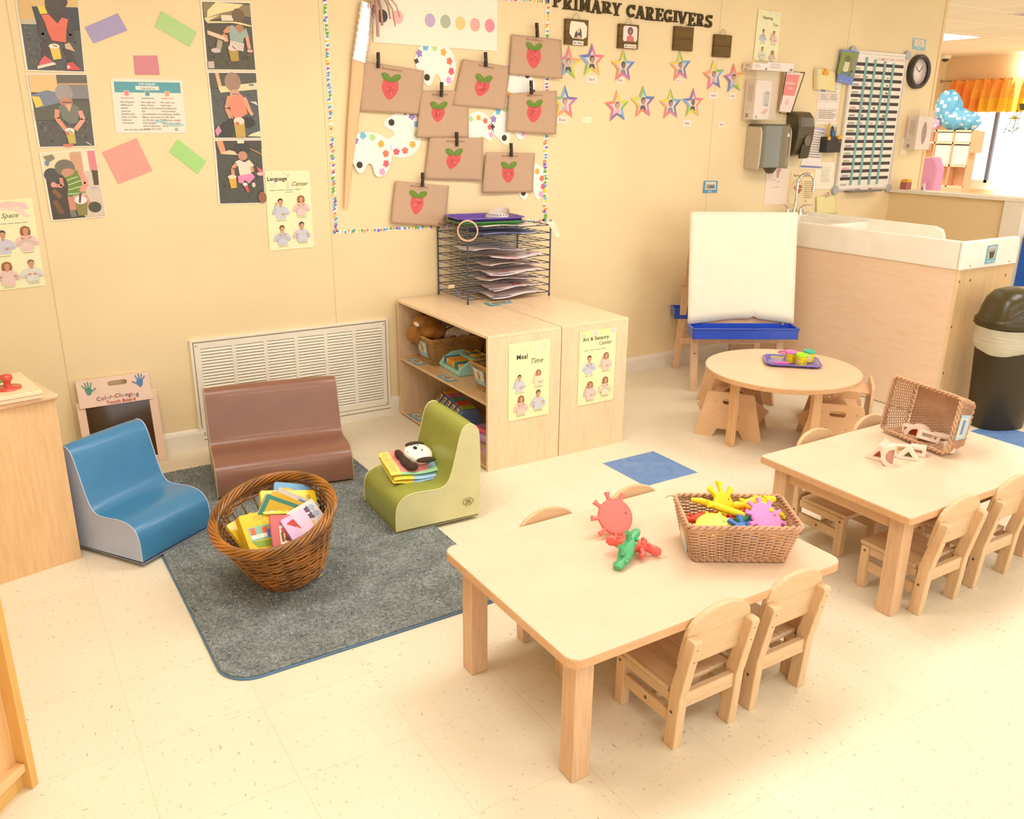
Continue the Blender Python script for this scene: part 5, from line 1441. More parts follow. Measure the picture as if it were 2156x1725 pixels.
o = sheet('red_notice', [(4.20, -.05, 1.80), (4.345, -.05, 1.80), (4.305, -.035, 1.565), (4.20, -.035, 1.57)], NW, [('r', .05, .05, .95, .58, '#ee8c84'), ('t', 'EMERGENCY', .5, .30, .06, '#fbdcd4', .7, 0, 'c'), ('t', 'PLAN', .5, .42, .06, '#fbdcd4', .35, 0, 'c'), ('w', .5, .75, .08, '#f4c4b8', 3)], '#fbe0d6', M_LAM)
tag(o, 'red and white folder standing in the wire file holder', 'folder')
# toys on the half wall
t = thing('toy_block_house', 'small brown toy box with a yellow lid on the half wall cap', 'toy', (5.545, -.085, 1.058))
obj('block', B().box(-.03, -.026, 0, .03, .026, .05), plain('#b8695c', 0.5), t, bevel=.002)
obj('yellow_lid', B().prism([(-.03, .05), (.03, .05), (.02, .07), (-.02, .07)], -.027, .027, ax='y'), plain('#f2b43a', 0.5), t, bevel=.002)
o = obj('toy_figure', B().prism([(-.012, 0), (.012, 0), (.006, .045), (-.006, .045)], -.01, .01, '#e8e0dc', ax='x').prism([(-.006, .008), (.006, .008), (.002, .03), (-.002, .03)], -.0115, .0115, '#4a4448', ax='x'), M_PLAST, loc=(5.53, -.235, 1.058), bevel=.001)
tag(o, 'tiny triangular grey and white toy on the half wall cap', 'toy')

# ================================================================ furniture
MTOP = plain('#e8ccae', 0.35, coat=0.2)
MEDGE = wood('#dfae7e', 'x', 0.4, .06)
MLEG = wood('#e0b68c', 'z', 0.42, .07)
MAPR = wood('#deb284', 'x', 0.45, .07)
def rrect(x0, y0, x1, y1, r, n=6):
    out = []
    for cx_, cy_, a in ((x1 - r, y0 + r, -90), (x1 - r, y1 - r, 0), (x0 + r, y1 - r, 90), (x0 + r, y0 + r, 180)):
        for k in range(n + 1):
            t = R(a + 90 * k / n)
            out.append((cx_ + r * math.cos(t), cy_ + r * math.sin(t)))
    return out
def rect_table(name, label, x0, y0, x1, y1, z, rr_, apron, group=None):
    W_, D_ = x1 - x0, y1 - y0
    t = thing(name, label, 'table', (x0, y0, 0), group=group)
    top = B().prism(rrect(0.0015, 0.0015, W_ - .0015, D_ - .0015, rr_), z - .002, z)
    obj('laminate_top', top, MTOP, t)
    obj('wood_edge', B().prism(rrect(0, 0, W_, D_, rr_), z - .026, z - .0005), MEDGE, t, bevel=.004, seg=3)
    i, L = .04, .052
    for a, c in ((i, i), (W_ - i - L, i), (i, D_ - i - L), (W_ - i - L, D_ - i - L)):
        obj('leg', B().box(a, c, 0, a + L, c + L, z - .026), MLEG, t, bevel=.0025)
        obj('foot_pad', B().box(a + .006, c + .006, 0, a + L - .006, c + L - .006, .0015), plain('#5a4630', 0.8), t)
    h = .055 if apron else .03
    for a, c, e, f in ((i + L, i + .012, W_ - i - L, i + .030), (i + L, D_ - i - .030, W_ - i - L, D_ - i - .012)):
        obj('apron', B().box(a, c, z - .026 - h, e, f, z - .026), MAPR, t, bevel=.001)
    for a, c, e, f in ((i + .012, i + L, i + .030, D_ - i - L), (W_ - i - .030, i + L, W_ - i - .012, D_ - i - L)):
        obj('apron', B().box(a, c, z - .026 - h, e, f, z - .026), wood('#deb284', 'y', 0.45, .07), t, bevel=.001)
    return t
rect_table('activity_table', 'low rectangular table nearest the camera holding the basket of plastic creatures', .716, -2.733, 1.611, -2.119, .37, .035, False, 'low rectangular tables')
rect_table('activity_table', 'low rectangular table at the right edge holding the tipped basket of blocks', 1.999, -2.667, 2.90, -2.074, .37, .012, True, 'low rectangular tables')

# toddler chairs
MCH = wood('#e4c094', 'z', 0.5, .07)
MCHX = wood('#e4c094', 'x', 0.5, .08)
MSCREW = plain('#6d6248', 0.4, 0.5)
def make_chair(label, loc, rz):
    t = thing('toddler_chair', label, 'chair', loc, rz, 'small wooden toddler chairs')
    w2, S_ = .108, .027
    for g in (-1, 1):
        x = g * (w2 - S_ / 2)
        # back post, leaning back above the seat
        bb = B()
        bb.prism([(-.10, 0), (-.062, 0), (-.072, .17), (-.110, .328), (-.115, .333), (-.138, .333), (-.143, .326), (-.110, .16)], x - S_ / 2, x + S_ / 2, ax='x')
        bp_ = obj('leg', bb, MCH, t, bevel=.003)
        sb = B()
        for yy, zz in ((-.1385, .31), (-.1310, .272)):
            sb = B().prism(circ(x, zz, .0035, .0035, 8), yy - .0012, yy + .01, ax='y')
            obj('screw', sb, MSCREW, bp_)
        obj('screw', B().prism(circ(-.083, .105, .0045, .0045, 10), x + g * (S_ / 2 + .0006), x, ax='x'), MSCREW, bp_)
        fp = obj('leg', B().box(x - S_ / 2, .103, 0, x + S_ / 2, .134, .150), MCH, t, bevel=.003)
        obj('screw', B().prism(circ(.1185, .135, .0045, .0045, 10), x + g * (S_ / 2 + .0006), x, ax='x'), MSCREW, fp)
        st = obj('side_stretcher', B().box(x - .008, -.066, .062, x + .008, .105, .097), wood('#e4c094', 'y', 0.5, .08), t, bevel=.002)
        obj('screw', B().prism(circ(.018, .080, .005, .005, 10), x + g * .0088, x, ax='x'), MSCREW, st)
        obj('seat_rail', B().box(x - .008, -.066, .122, x + .008, .105, .149), wood('#e4c094', 'y', 0.5, .08), t, bevel=.002)
    obj('cross_rail', B().box(-w2 + S_, .008, .070, w2 - S_, .024, .088), MCHX, t, bevel=.002)
    obj('back_rail', B().box(-w2 + S_, -.102, .118, w2 - S_, -.084, .160), MCHX, t, bevel=.002)
    seat = B()
    for k in range(3):
        a = -w2 + .004 + k * (2 * w2 - .008) / 3
        seat.box(a, -.062 if k == 1 else -.060, .150, a + (2 * w2 - .008) / 3 - .0006, .142, .164)
    obj('seat', seat, wood('#e6c398', 'y', 0.5, .10), t, bevel=.003)
    # arched backrest
    pts = [(-.100, .240), (-.106, .248), (-.106, .300)]
    n = 16
    for k in range(n + 1):
        a = PI - PI * k / n
        pts.append((.106 * math.cos(a), (.322 + .084 * math.sin(a) ** .8) if math.sin(a) > 0 else .318))
    pts += [(.106, .300), (.106, .248), (.100, .240)]
    bk = B().prism(pts, -.0085, .0085, ax='y')
    M_ = Matrix.Translation((0, -.090, .235)) @ Matrix.Rotation(R(9.5), 4, 'X') @ Matrix.Translation((0, 0, -.24))
    bk.v = [tuple(M_ @ Vector(p)) for p in bk.v]
    obj('backrest', bk, MCHX, t, bevel=.005, seg=3)
    return t
c0 = make_chair('toddler chair nearest the camera, left of the pair along the front of the near table', (1.144, -2.632, 0), 0)
dup(c0, (1.420, -2.622, 0), R(0), 'toddler chair right of the pair along the front of the near table')
dup(c0, (1.072, -2.215, 0), R(180), 'toddler chair tucked under the far side of the near table towards the rug')
dup(c0, (1.398, -2.215, 0), R(180), 'toddler chair tucked under the far side of the near table behind the red toys')
dup(c0, (2.232, -2.570, 0), 0, 'left toddler chair of the pair along the front of the right hand table')
dup(c0, (2.545, -2.562, 0), 0, 'toddler chair at the right edge, front side of the right hand table')
dup(c0, (2.337, -2.150, 0), R(180), 'toddler chair behind the left half of the right hand table, its seat seen beneath')
dup(c0, (2.660, -2.150, 0), R(180), 'toddler chair behind the right hand table beside the tipped basket')

# round table
t = thing('round_table', 'low round wooden table with the purple tray in front of the changing station', 'table', (2.98, -1.31, 0))
RT = .365
obj('laminate_top', B().prism(circ(0, 0, RT - .002, RT - .002, 72), .368, .370), plain('#e6c6a0', 0.35, coat=.2), t)
obj('wood_edge', B().prism(circ(0, 0, RT, RT, 72), .345, .3695), MEDGE, t, bevel=.004, seg=3)
ca = math.atan2(.05, -.255)
for k in range(4):
    a = R(169) + k * PI / 2
    x, y = .262 * math.cos(a), .262 * math.sin(a)
    rot = Matrix.Rotation(a, 4, 'Z')
    lg = B().box(-.012, -.025, 0, .012, .025, .345)
    lg.v = [tuple(Matrix.Translation((x, y, 0)) @ rot @ Vector(p)) for p in lg.v]
    obj('leg', lg, wood('#e6b785', 'z', .42, .07), t, bevel=.003)
    a2 = a + PI / 2
    x2, y2 = .262 * math.cos(a2), .262 * math.sin(a2)
    d = Vector((x2 - x, y2 - y, 0)).normalized() * .024
    obj('apron', B().bar((x + d.x, y + d.y, .325), (x2 - d.x, y2 - d.y, .325), .016, .038), plain('#ebcca4', .45), t, bevel=.001)
    gb = B()
    for f in (.35, .65):
        xx, yy = x * (1 - f) + x2 * f, y * (1 - f) + y2 * f
        gb.cbox((xx * 1.10, yy * 1.10, .338), (.012, .012, .016))
    obj('corner_clip', gb, plain('#f0dfb8', .5), t) if k < 3 else None

# stools
MPLY = plain('#e8bd90', .45, var=.03)
def make_stool(label, loc, rz, h=.235):
    t = thing('toddler_stool', label, 'stool', loc, rz, 'trapezoid plywood stools round the round table')
    W_, w_, D_ = .165, .112, .25
    def panel(y):
        # outline with a foot cut-out; handle slot left open by building round it
        bb = B()
        def hx(z):
            return W_ + (w_ - W_) * z / h
        zc = .045
        s0, s1 = h - .062, h - .034
        hw = .037
        for g in (-1, 1):
            def q(pts): return [(g * a, b_) for a, b_ in pts][::g]
            bb.prism(q([(.075, 0), (hx(0) - .004, 0), (hx(0), .004), (hx(zc), zc), (.052, zc), (.060, .030)]), y - .007, y + .007, ax='y')
            bb.prism(q([(0, zc), (hx(zc), zc), (hx(s0), s0), (0, s0)]), y - .007, y + .007, ax='y')
            sl = [(hw + .0, s0)] + [(hw - .014 + .014 * math.cos(a), (s0 + s1) / 2 + .014 * math.sin(a)) for a in [R(-90 + 20 * k) for k in range(10)]]
            bb.prism(q([(hw - .014, s0), (hx(s0), s0), (hx(s1), s1), (hw - .014, s1)] + [(hw - .014 + .014 * math.cos(R(90 - 22.5 * k)), (s0 + s1) / 2 + .014 * math.sin(R(90 - 22.5 * k))) for k in range(1, 8)]), y - .007, y + .007, ax='y')
            top = [(0, s1), (hx(s1), s1), (hx(h - .016), h - .016)] + [(w_ - .014 + .016 * math.cos(R(a)), h - .016 + .016 * math.sin(R(a))) for a in (20, 45, 70, 90)] + [(0, h)]
            bb.prism(q(top), y - .007, y + .007, ax='y')
        return bb
    for y in (0, D_):
        p = obj('side_panel', panel(y), MPLY, t)
        for x, z in ((-.07, .19), (.085, .19), (-.045, .115), (.045, .115)):
            obj('bolt', B().prism(circ(x, z, .0045, .0045, 10), y + (.0072 if y else -.0085), y + (.0085 if y else -.0072), ax='y'), plain('#b8b4a4', .3, .7), p)
    obj('seat_board', B().box(-.098, .007, .185, .098, D_ - .007, .197), MPLY, t, bevel=.002)
    obj('brace_board', B().bar((-.08, .125, .185), (0, .125, .06), D_ - .014, .012, up=(0, 1, 0)).bar((.08, .125, .185), (0, .125, .06), D_ - .014, .012, up=(0, 1, 0)), MPLY, t)
    return t
a1 = math.atan2(-.261, .199)
s1 = make_stool('plywood stool with handle slot at the front left of the round table', (2.7915, -1.1745, 0), a1)
s2 = dup(s1, (3.098, -1.565, 0), a1 + R(4), 'plywood stool with handle slot at the front right of the round table')
s3 = dup(s1, (3.12, -.80, 0), R(-84), 'plywood stool mostly hidden at the back left of the round table')
s4 = dup(s1, (3.42, -1.20, 0), R(-140), 'plywood stool mostly hidden at the back right of the round table')

# back to back shelf units
MSH = wood('#fbdcb6', 'y', .38, .05, 1, .3)
MSHL = wood('#f7d8b2', 'z', .42, .05)
MSHI = wood('#e9cba6', 'z', .5, .06)
def shelf_unit(label, x0, x1, y0, y1, h, openside):
    t = thing('shelf_unit', label, 'shelf', (x0, y0, 0), group='back to back low shelf units')
    W_, D_ = x1 - x0, y1 - y0
    obj('top', B().box(0, 0, h - .014, W_, D_, h), MSH, t, bevel=.002)
    obj('side_panel', B().box(0, 0, 0, W_, .016, h - .014), MSHL, t, bevel=.001)
    obj('side_panel', B().box(0, D_ - .016, 0, W_, D_, h - .014), MSHI, t, bevel=.001)
    bx = W_ - .008 if openside < 0 else 0
    obj('back_panel', B().box(bx, .016, .02, bx + .008, D_ - .016, h - .014), MSHI, t)
    for z in (.02, .318):
        obj('shelf_board', B().box(.002, .016, z - .012, W_ - .008, D_ - .016, z), wood('#e6c08c', 'y', .3, .05, 1, .4), t, bevel=.001)
    return t
shelf_unit('left shelf unit, open shelves towards the green chair, Meal Time poster on its end', 1.537, 1.917, -.956, -.025, .620, -1)
shelf_unit('right shelf unit with the Art and Sensory poster on its end', 1.921, 2.298, -.957, -.025, .622, 1)
dr = [('p', [(a, .02 + .02 * (k % 3)), (a + .014, .02 + .02 * (k % 3)), (a + .010, .02 + .02 * (k % 3) + d), (a + .003, .02 + .02 * (k % 3) + d)], c) for k, (a, d, c) in enumerate([(.2, .10, '#f6dccf'), (.33, .22, '#f4d5cc'), (.28, .14, '#f9e6a8'), (.5, .12, '#f6e6b0'), (.62, .15, '#e6dfc8'), (.72, .11, '#efdccc'), (.80, .17, '#ecd9d9'), (.86, .10, '#e6d9dd'), (.42, .09, '#f3e3c0')])]
sign_poster('shelf_poster', [(1.640, -.9575, .574), (1.855, -.9575, .574), (1.855, -.9575, .222), (1.640, -.9575, .222)], NW, 'Meal', 'Time',
            [(.26, .625, .22, BR, BLUES, 1, 0), (.72, .585, .21, AU, CREAM, 1, 1), (.30, .93, .25, AU, PINKS, 3, 1), (.72, .90, .26, BR, BLUES, 2, 0)],
            'pale yellow Meal Time poster taped to the end of the left shelf unit', dr, title=(.18, .21), sc=(.82, .285), bg='#f7f3bd', tsize=.062)
dr = [('p', [(.02, 0), (.98, 0), (.98, .05), (.85, .09), (.7, .05), (.5, .11), (.3, .06), (.1, .12), (.02, .1)], '#f7f0a4'), ('w', .42, .04, .04, '#eed4dc', 2), ('w', .9, .03, .035, '#e3d3e6', 3), ('w', .1, .06, .035, '#f6d9b4', 4)]
sign_poster('shelf_poster', [(2.017, -.9585, .584), (2.226, -.9585, .584), (2.226, -.9585, .232), (2.017, -.9585, .232)], NW, 'Art & Sensory', 'Center',
            [(.28, .585, .26, BR, BLUES, 3, 0), (.74, .555, .24, AU, PINKS, 1, 1), (.32, .93, .25, AU, PINKS, 1, 1), (.74, .90, .25, AU, CREAM, 3, 1)],
            'pale yellow Art and Sensory Center poster taped to the end of the right shelf unit', dr, title=(.08, .13), sc=(.88, .205), bg='#f7f3bd', extra=dashes(.12, .85, .255, 1, .02, .007, '#a39c80', 5))
UP = (0, 0, 1)
pic_label([(1.874, -.335, .6225), (2.022, -.334, .6225), (2.003, -.40, .6225), (1.865, -.418, .6225)], UP, 'Drying', '#6ab0c0', 'picture label lying on the shelf unit tops in front of the wire rack', [('r', .2, .3, .8, .66, '#8a7a4a')])
for (y0, y1, z, lab, c) in ((-.105, -.235, .3185, 'picture label on the middle shelf board under the puppet basket', '#a8743c'), (-.452, -.570, .3185, 'picture label at the centre of the middle shelf board', '#b87838'), (-.10, -.24, .0205, 'picture label on the lowest shelf board at the wall end', '#a8a0b8')):
    pic_label([(1.60, y0, z), (1.60, y1, z), (1.542, y1, z), (1.542, y0, z)], UP, 'Music', '#74b4c8', lab, [('w', .5, .4, .22, c, 3), ('w', .35, .5, .12, '#6a4a28', 4)])

# ---- wire art drying rack
RX0, RX1, RY0, RY1, RZ = 1.786, 2.272, -.330, -.012, .622
t = thing('drying_rack', 'dark blue wire art drying rack on top of the shelf units', 'rack', (RX0, RY0, RZ))
MR = plain('#4a5568', .4, .3)
W_, D_ = RX1 - RX0, RY1 - RY0
for x, y in ((0, 0), (W_, 0), (0, D_), (W_, D_)):
    o = obj('post', B().tube([(x, y, .0), (x, y, .385)], .004, 8), MR, t)
    obj('foot_cap', B().tube([(x, y, .0), (x, y, .014)], .005, 8), plain('#3a3428', .5), o)
    obj('post_knob', B().ball((x, y, .387), .0055), MR, o)
NL = 10
for k in range(NL):
    z = .022 + k * .0382
    wb = B()
    wb.tube([(0, 0, z), (W_, 0, z), (W_, D_, z), (0, D_, z)], .0021, 4, True)
    for f in (.2, .4, .6, .8):
        wb.tube([(0, D_ * f, z), (W_, D_ * f, z)], .0016, 4)
    for f in (.12, .5, .88):
        wb.tube([(W_ * f, 0, z), (W_ * f, D_, z)], .0016, 4)
    obj('wire_shelf', wb, MR, t)
obj('size_tag', B().box(.10 * 0 - .003, .08, .02, -.001, .12, .055), plain('#7078a8', .5), t)
rd = random.Random(4)
slots = [(6, -.42, .34), (5, .08, .40), (4, .10, .42), (3, .14, .42), (2, .10, .44), (1, .14, .44), (0, .10, .44)]
nmz = ['seventh', 'sixth', 'fifth', 'fourth', 'third', 'second', 'lowest']
for i, (k, fx, wd) in enumerate(slots):
    z = RZ + .022 + k * .0382 + .003
    xa, xb = (RX0 + .03, RX0 + .33) if i == 0 else (RX0 + .13 + rd.uniform(-.02, .02), RX1 - .05)
    ya, yb = RY0 - .015, RY0 + .25
    pr = []
    for j in range(7):
        a, b_ = rd.uniform(.1, .9), rd.uniform(.2, .9)
        pr.append(('w', a, b_, rd.uniform(.03, .09), rd.choice(['#e8a0a0', '#d87478', '#e9b4b4']), j, 3))
    ph = rd.random() * 5
    o = sheet('painted_sheet', [(xa, yb, z), (xb, yb, z), (xb, ya, z), (xa, ya, z)], UP, pr, '#ead9d6', M_PRINT,
              warp=lambda s, u, ph=ph: .003 + .009 * math.sin(5 * s + ph) * u + .004 * math.sin(7 * u + ph))
    tag(o, 'sheet with red paint marks drying on the %s level of the wire rack' % nmz[i], 'artwork', 'painted sheets drying in the wire rack')
for i, (k, c) in enumerate(((8, '#7f88b8'), (9, '#8c94c8'))):
    z = RZ + .022 + k * .0382 + .003
    o = sheet('paper_sheet', [(RX0 + .10, RY1 - .05, z), (RX1 - .06, RY1 - .05, z), (RX1 - .06, RY0 + .01, z), (RX0 + .10, RY0 + .01, z)], UP, [], c if i == 0 else '#f3ead8', M_PRINT, warp=lambda s, u: .004 * math.sin(6 * s) + .004)
    tag(o, ['blue grey paper on the upper level of the wire rack', 'cream paper just beneath the stacked trays on the rack'][i], 'paper')

def tray(name, label, loc, w_, d_, h_, c, rz=0, lip=.012):
    t = thing(name, label, 'tray', loc, rz)
    def ring(s, z, r=.03):
        return [(x, y, z) for x, y in rrect(-w_ / 2 + s, -d_ / 2 + s, w_ / 2 - s, d_ / 2 - s, r, 5)]
    bb = B()
    rings = [ring(.028, .001, .03), ring(.020, .002, .032), ring(.012, h_ - .003, .035), ring(.004, h_, .04), ring(0, h_ - .003, .042), ring(.002, h_ - .006, .042), ring(.016, h_ - .008, .035), ring(.024, -.001, .03)]
    n = len(rings[0])
    vs = [p for r_ in rings for p in r_]
    fs = []
    for i in range(len(rings)):
        j = (i + 1) % len(rings)
        if j == 0:
            continue
        for k in range(n):
            m = (k + 1) % n
            fs.append((i * n + k, i * n + m, j * n + m, j * n + k))
    bb.add(vs, fs, None, True)
    bb.add(rings[0], [list(range(n))], None)
    bb.add(rings[-1], [list(range(n))[::-1]], None)
    obj('tray_body', bb, plain(c, .25, coat=.5), t)
    return t
tz = RZ + .022 + 9 * .0382 + .012
tray('plastic_tray', 'green tray beneath the purple tray on top of the rack', (RX0 + .185, RY0 + .15, tz), .36, .25, .018, '#3f8a3a', R(-6))
tray('plastic_tray', 'purple tray on top of the wire rack holding a spool of ribbon', (RX0 + .180, RY0 + .15, tz + .010), .37, .255, .026, '#6a4cb0', R(-7))
tray('plastic_tray', 'blue tray sticking out to the right beneath the green tray', (RX0 + .25, RY0 + .20, tz - .008), .34, .20, .014, '#4a62b8', R(-4))
t = thing('ribbon_roll', 'loose roll of white ribbon with black ring dots on the purple tray', 'ribbon', (RX0 + .27, RY0 + .16, tz + .014))
bb = B()
N = 40
def rp(k, top):
    a = 2 * PI * k / N
    r_ = .055 + .006 * math.sin(3 * a)
    hgt = .030 + .018 * max(0, math.cos(a - .6)) + .006 * math.sin(2 * a)
    return (r_ * 1.15 * math.cos(a), r_ * math.sin(a), hgt if top else .0)
for k in range(N):
    vs = [rp(k, 0), rp(k + 1, 0), rp(k + 1, 1), rp(k, 1)]
    vi = [(x * .97, y * .97, z) for x, y, z in vs]
    bb.add(vs, [(0, 1, 2, 3)], '#fbf3e8', True)
    bb.add(vi, [(3, 2, 1, 0)], '#f2e2d2', True)
obj('ribbon', bb, M_PRINT, t)
db = B()
for k in range(N * 2):
    a = 2 * PI * k / (N * 2)
    r_ = .0560 + .006 * math.sin(3 * a)
    for zz in (.010, .024):
        if (k + (zz > .015)) % 3 == 0:
            p = Vector((r_ * 1.15 * math.cos(a), r_ * math.sin(a), zz))
            d = Vector((-math.sin(a), math.cos(a), 0))
            ring = [tuple(p + d * .004 * math.cos(2 * PI * j / 8) + Vector((0, 0, .004 * math.sin(2 * PI * j / 8)))) for j in range(8)]
            db.add(ring, [list(range(8))], '#4a4038')
            q_ = [tuple(Vector(v_) * 1.0 + Vector((math.cos(a), math.sin(a), 0)) * .0004 + (p - Vector(v_)) * .45) for v_ in ring]
            db.add(q_, [list(range(8))], '#fbf3e8')
obj('ring_dots', db, M_PRINT, t)
t = thing('tape_roll', 'roll of pinkish masking tape hung over the front left rack post', 'tape', (RX0 - .004, RY0 - .010, .985))
t.rotation_euler = (R(90), 0, R(-32))
obj('tape_ring', B().lathe([(.046, -.009), (.051, -.009), (.051, .009), (.046, .009), (.046, -.009)], 40, cap=False), plain('#f3c9ac', .6), t)
obj('cardboard_core', B().lathe([(.0445, -.0095), (.046, -.0095), (.046, .0095), (.0445, .0095), (.0445, -.0095)], 40, cap=False), plain('#e9a98c', .7), t)
o = sheet('ribbon_strip', [(RX1 - .03, RY0 - .006, 1.004), (RX1 + .01, RY0 - .008, 1.01), (RX1 + .062, RY0 - .012, .925), (RX1 + .035, RY0 - .012, .915)], (0, -1, .1), [], '#f6e2c4', M_PRINT, warp=lambda s, u: .004 * math.sin(6 * u))
tag(o, 'short cream ribbon draped over the front right corner of the rack', 'ribbon')
o = sheet('tape_scrap', [(RX0 - .004, RY0 + .20, .688), (RX0 - .002, RY0 + .14, .70), (RX0 - .002, RY0 + .14, .683), (RX0 - .006, RY0 + .2, .668)], (-1, 0, 0), [], '#f6ead6', M_PRINT, warp=lambda s, u: .003 * math.sin(5 * s))
tag(o, 'curled scrap of masking tape on the left side of the rack', 'tape')

# ---- changing station
t = thing('changing_station', 'tall wood panelled changing table with a high white rim', 'changing table', (3.97, -1.52, 0))
W_, D_ = .55, 1.50
MST = wood('#f0c096', 'x', .42, .05, .6)
m, nt, bs = nmat('maple_laminate')
v = coords(nt, (2, 3, 26))
n = noise(nt, v, 1.5, 5, .6, 1.8)
nt.links.new(ramp(nt, n, [(.3, '#f1cfae'), (.5, '#f5d6b8'), (.8, '#f8dec4')]), bs.inputs['Base Color'])
bs.inputs['Roughness'].default_value = .4
MLAMW = m
obj('front_panel', B().box(0, .012, .004, .016, D_, .794), MLAMW, t, bevel=.001)
obj('side_panel', B().box(.004, 0, 0, W_ - .045, .016, .794), wood('#e6bf8a', 'z', .45, .05), t, bevel=.001)
obj('edge_strip', B().box(-.001, -.001, .002, .012, .012, .794), plain('#efcfa4', .45), t)
obj('back_panel', B().box(W_ - .016, .05, 0, W_, D_, .794).box(.02, .02, .78, W_ - .02, D_ - .02, .79), wood('#e6bf8a', 'z', .45, .05), t)
scb = plain('#6b5436', .5)
for x, z in ((.02, .735), (.115, .735), (.44, .735), (.02, .50), (.02, .25)):
    obj('screw', B().prism(circ(x, z, .005, .007, 8), -.0012, .002, ax='y'), scb, t)
MRIM = plain('#fbf5e6', .22, coat=.6)
rim = B()
rim.box(-.010, 0, .794, .016, D_, .940)
rim.v = [p for p in rim.v]
obj('front_rim', rim, MRIM, t, bevel=.007, seg=3)
obj('end_rim', B().prism([(-.010, .794), (W_ - .045, .794), (W_ - .043, .86), (W_ - .045, .915), (W_ - .058, .936), (W_ - .08, .940), (-.010, .940)], -.010, .016, ax='y'), MRIM, t, bevel=.007, seg=3)
br_ = B().prism([(.43, .80), (D_, .80), (D_, .945), (.50, .940), (.455, .925), (.435, .89), (.43, .84)], W_ - .024, W_, ax='x')
obj('back_rim', br_, MRIM, t, bevel=.007, seg=3)
obj('changing_surface', B().box(.016, .016, .80, W_ - .024, D_ - .5, .828), plain('#f8efdb', .35), t)
obj('sink_deck', B().box(.016, D_ - .10, .80, W_ - .024, D_, .928).box(.016, D_ - .50, .80, .10, D_ - .10, .925).box(W_ - .10, D_ - .50, .80, W_ - .02, D_ - .10, .925).box(.016, D_ - .55, .80, W_ - .02, D_ - .50, .925), MRIM, t, bevel=.006, seg=3)
obj('sink_basin', B().box(.10, D_ - .50, .80, W_ - .10, D_ - .10, .812), plain('#efe6d2', .3), t)
obj('deck_seam', B().bar((.02, D_ - .555, .929), (W_ - .03, D_ - .545, .929), .006, .003), plain('#e6d2b0', .4), t)
obj('screw', B().prism(circ(D_ - .38, .84, .004, .006, 8), -.0115, -.009, ax='x'), scb, t)
for x in (.075, .43):
    obj('screw', B().prism(circ(x, .812, .003, .004, 8), -.0112, -.009, ax='y'), scb, t)
pic_label([(4.170, -1.5312, .908), (4.262, -1.5312, .910), (4.262, -1.5312, .815), (4.170, -1.5312, .813)], NW, 'Trash Can', '#6fb0c8', 'picture label of a trash can on the white end rim of the changing station', [('r', .12, .08, .88, .74, '#c9c4ac'), ('p', [(.2, .3), (.8, .22), (.72, .7), (.34, .74)], '#4a3c26'), ('e', .5, .28, .3, .09, '#a8a494')])
# tap
t = thing('tap', 'chrome gooseneck tap with two lever handles behind the easel', 'tap', (4.40, -.075, .928))
MCR = plain('#d8d4cc', .08, 1.0)
pts = [(0, 0, 0), (0, 0, .08), (0, 0, .19)]
for k in range(13):
    a = PI - PI * k / 12
    pts.append((.062 + .062 * math.cos(a), -.03 * k / 12, .20 + .060 * math.sin(a)))
pts.append((.124, -.03, .165))
obj('spout', B().tube(pts, .0085, 12), MCR, t)
obj('spout_base', B().lathe([(.026, 0), (.024, .01), (.014, .035), (.011, .05), (.0085, .08)], 18).tube([(.0, 0, .165), (0, 0, .20)], .011, 12), MCR, t)
obj('aerator', B().tube([(.124, -.03, .175), (.124, -.03, .150)], .0115, 12), MCR, t)
for g in (-1, 1):
    o = obj('handle_base', B().lathe([(.022, 0), (.020, .012), (.012, .035), (.011, .042), (.0001, .046)], 16), MCR, t)
    o.location = (g * .062, 0, 0)
    obj('lever', B().tube([(0, 0, .038), (g * .018, 0, .052), (g * .045, -.01, .062 if g < 0 else .056), (g * .075, -.02, .068 if g < 0 else .056)], .005, 8, rr=[.009, .007, .005, .004]), MCR, o)

# ---- easel
TH = R(30)
t = thing('easel', 'wooden child easel with white paper and a blue tray in front of the changing station', 'easel', (3.172, -.500, 0), -TH)
EW = .52
ME = wood('#eec8a2', 'z', .5, .08)
lean = .20
def leg_(x, y0, y1, z1):
    return B().bar((x, y0, 0), (x, y1, z1), .020, .042, up=(1, 0, 0))
ef = []
for x in (.02, EW):
    l = B().prism([(0, 0), (.020, 0), (.020 + lean, 1.0), (lean, 1.0)], x - .021, x + .021, ax='x')
    o = obj('leg', l, ME, t, bevel=.002)
    obj('screw', B().prism(circ(x, .22, .004, .004, 8), .037, .044, ax='y'), scb, o)
bk0 = .52
for x in (.02, EW):
    l = B().prism([(bk0 - .020, 0), (bk0, 0), (lean + .05, 1.0), (lean + .03, 1.0)], x - .021, x + .021, ax='x')
    o = obj('leg', l, ME, t, bevel=.002)
def fy(z): return lean * z / 1.03
obj('painting_board', B().add([(-.01, fy(.36) - .004, .36), (EW + .03, fy(.36) - .004, .36), (EW + .03, fy(1.005) - .004, 1.005), (-.01, fy(1.005) - .004, 1.005), (-.01, fy(.36) - .012, .36), (EW + .03, fy(.36) - .012, .36), (EW + .03, fy(1.005) - .012, 1.005), (-.01, fy(1.005) - .012, 1.005)], [(0, 1, 2, 3), (7, 6, 5, 4), (0, 4, 5, 1), (1, 5, 6, 2), (2, 6, 7, 3), (3, 7, 4, 0)]), wood('#dcae80', 'x', .5, .08), t)
obj('cross_bar', B().bar((.02, fy(.30) + .0, .30), (EW, fy(.30), .30), .02, .04).bar((.02, bk0 - .08, .20), (EW, bk0 - .08, .20), .02, .04), ME, t)
MBL = plain('#2f55c8', .3, coat=.3)
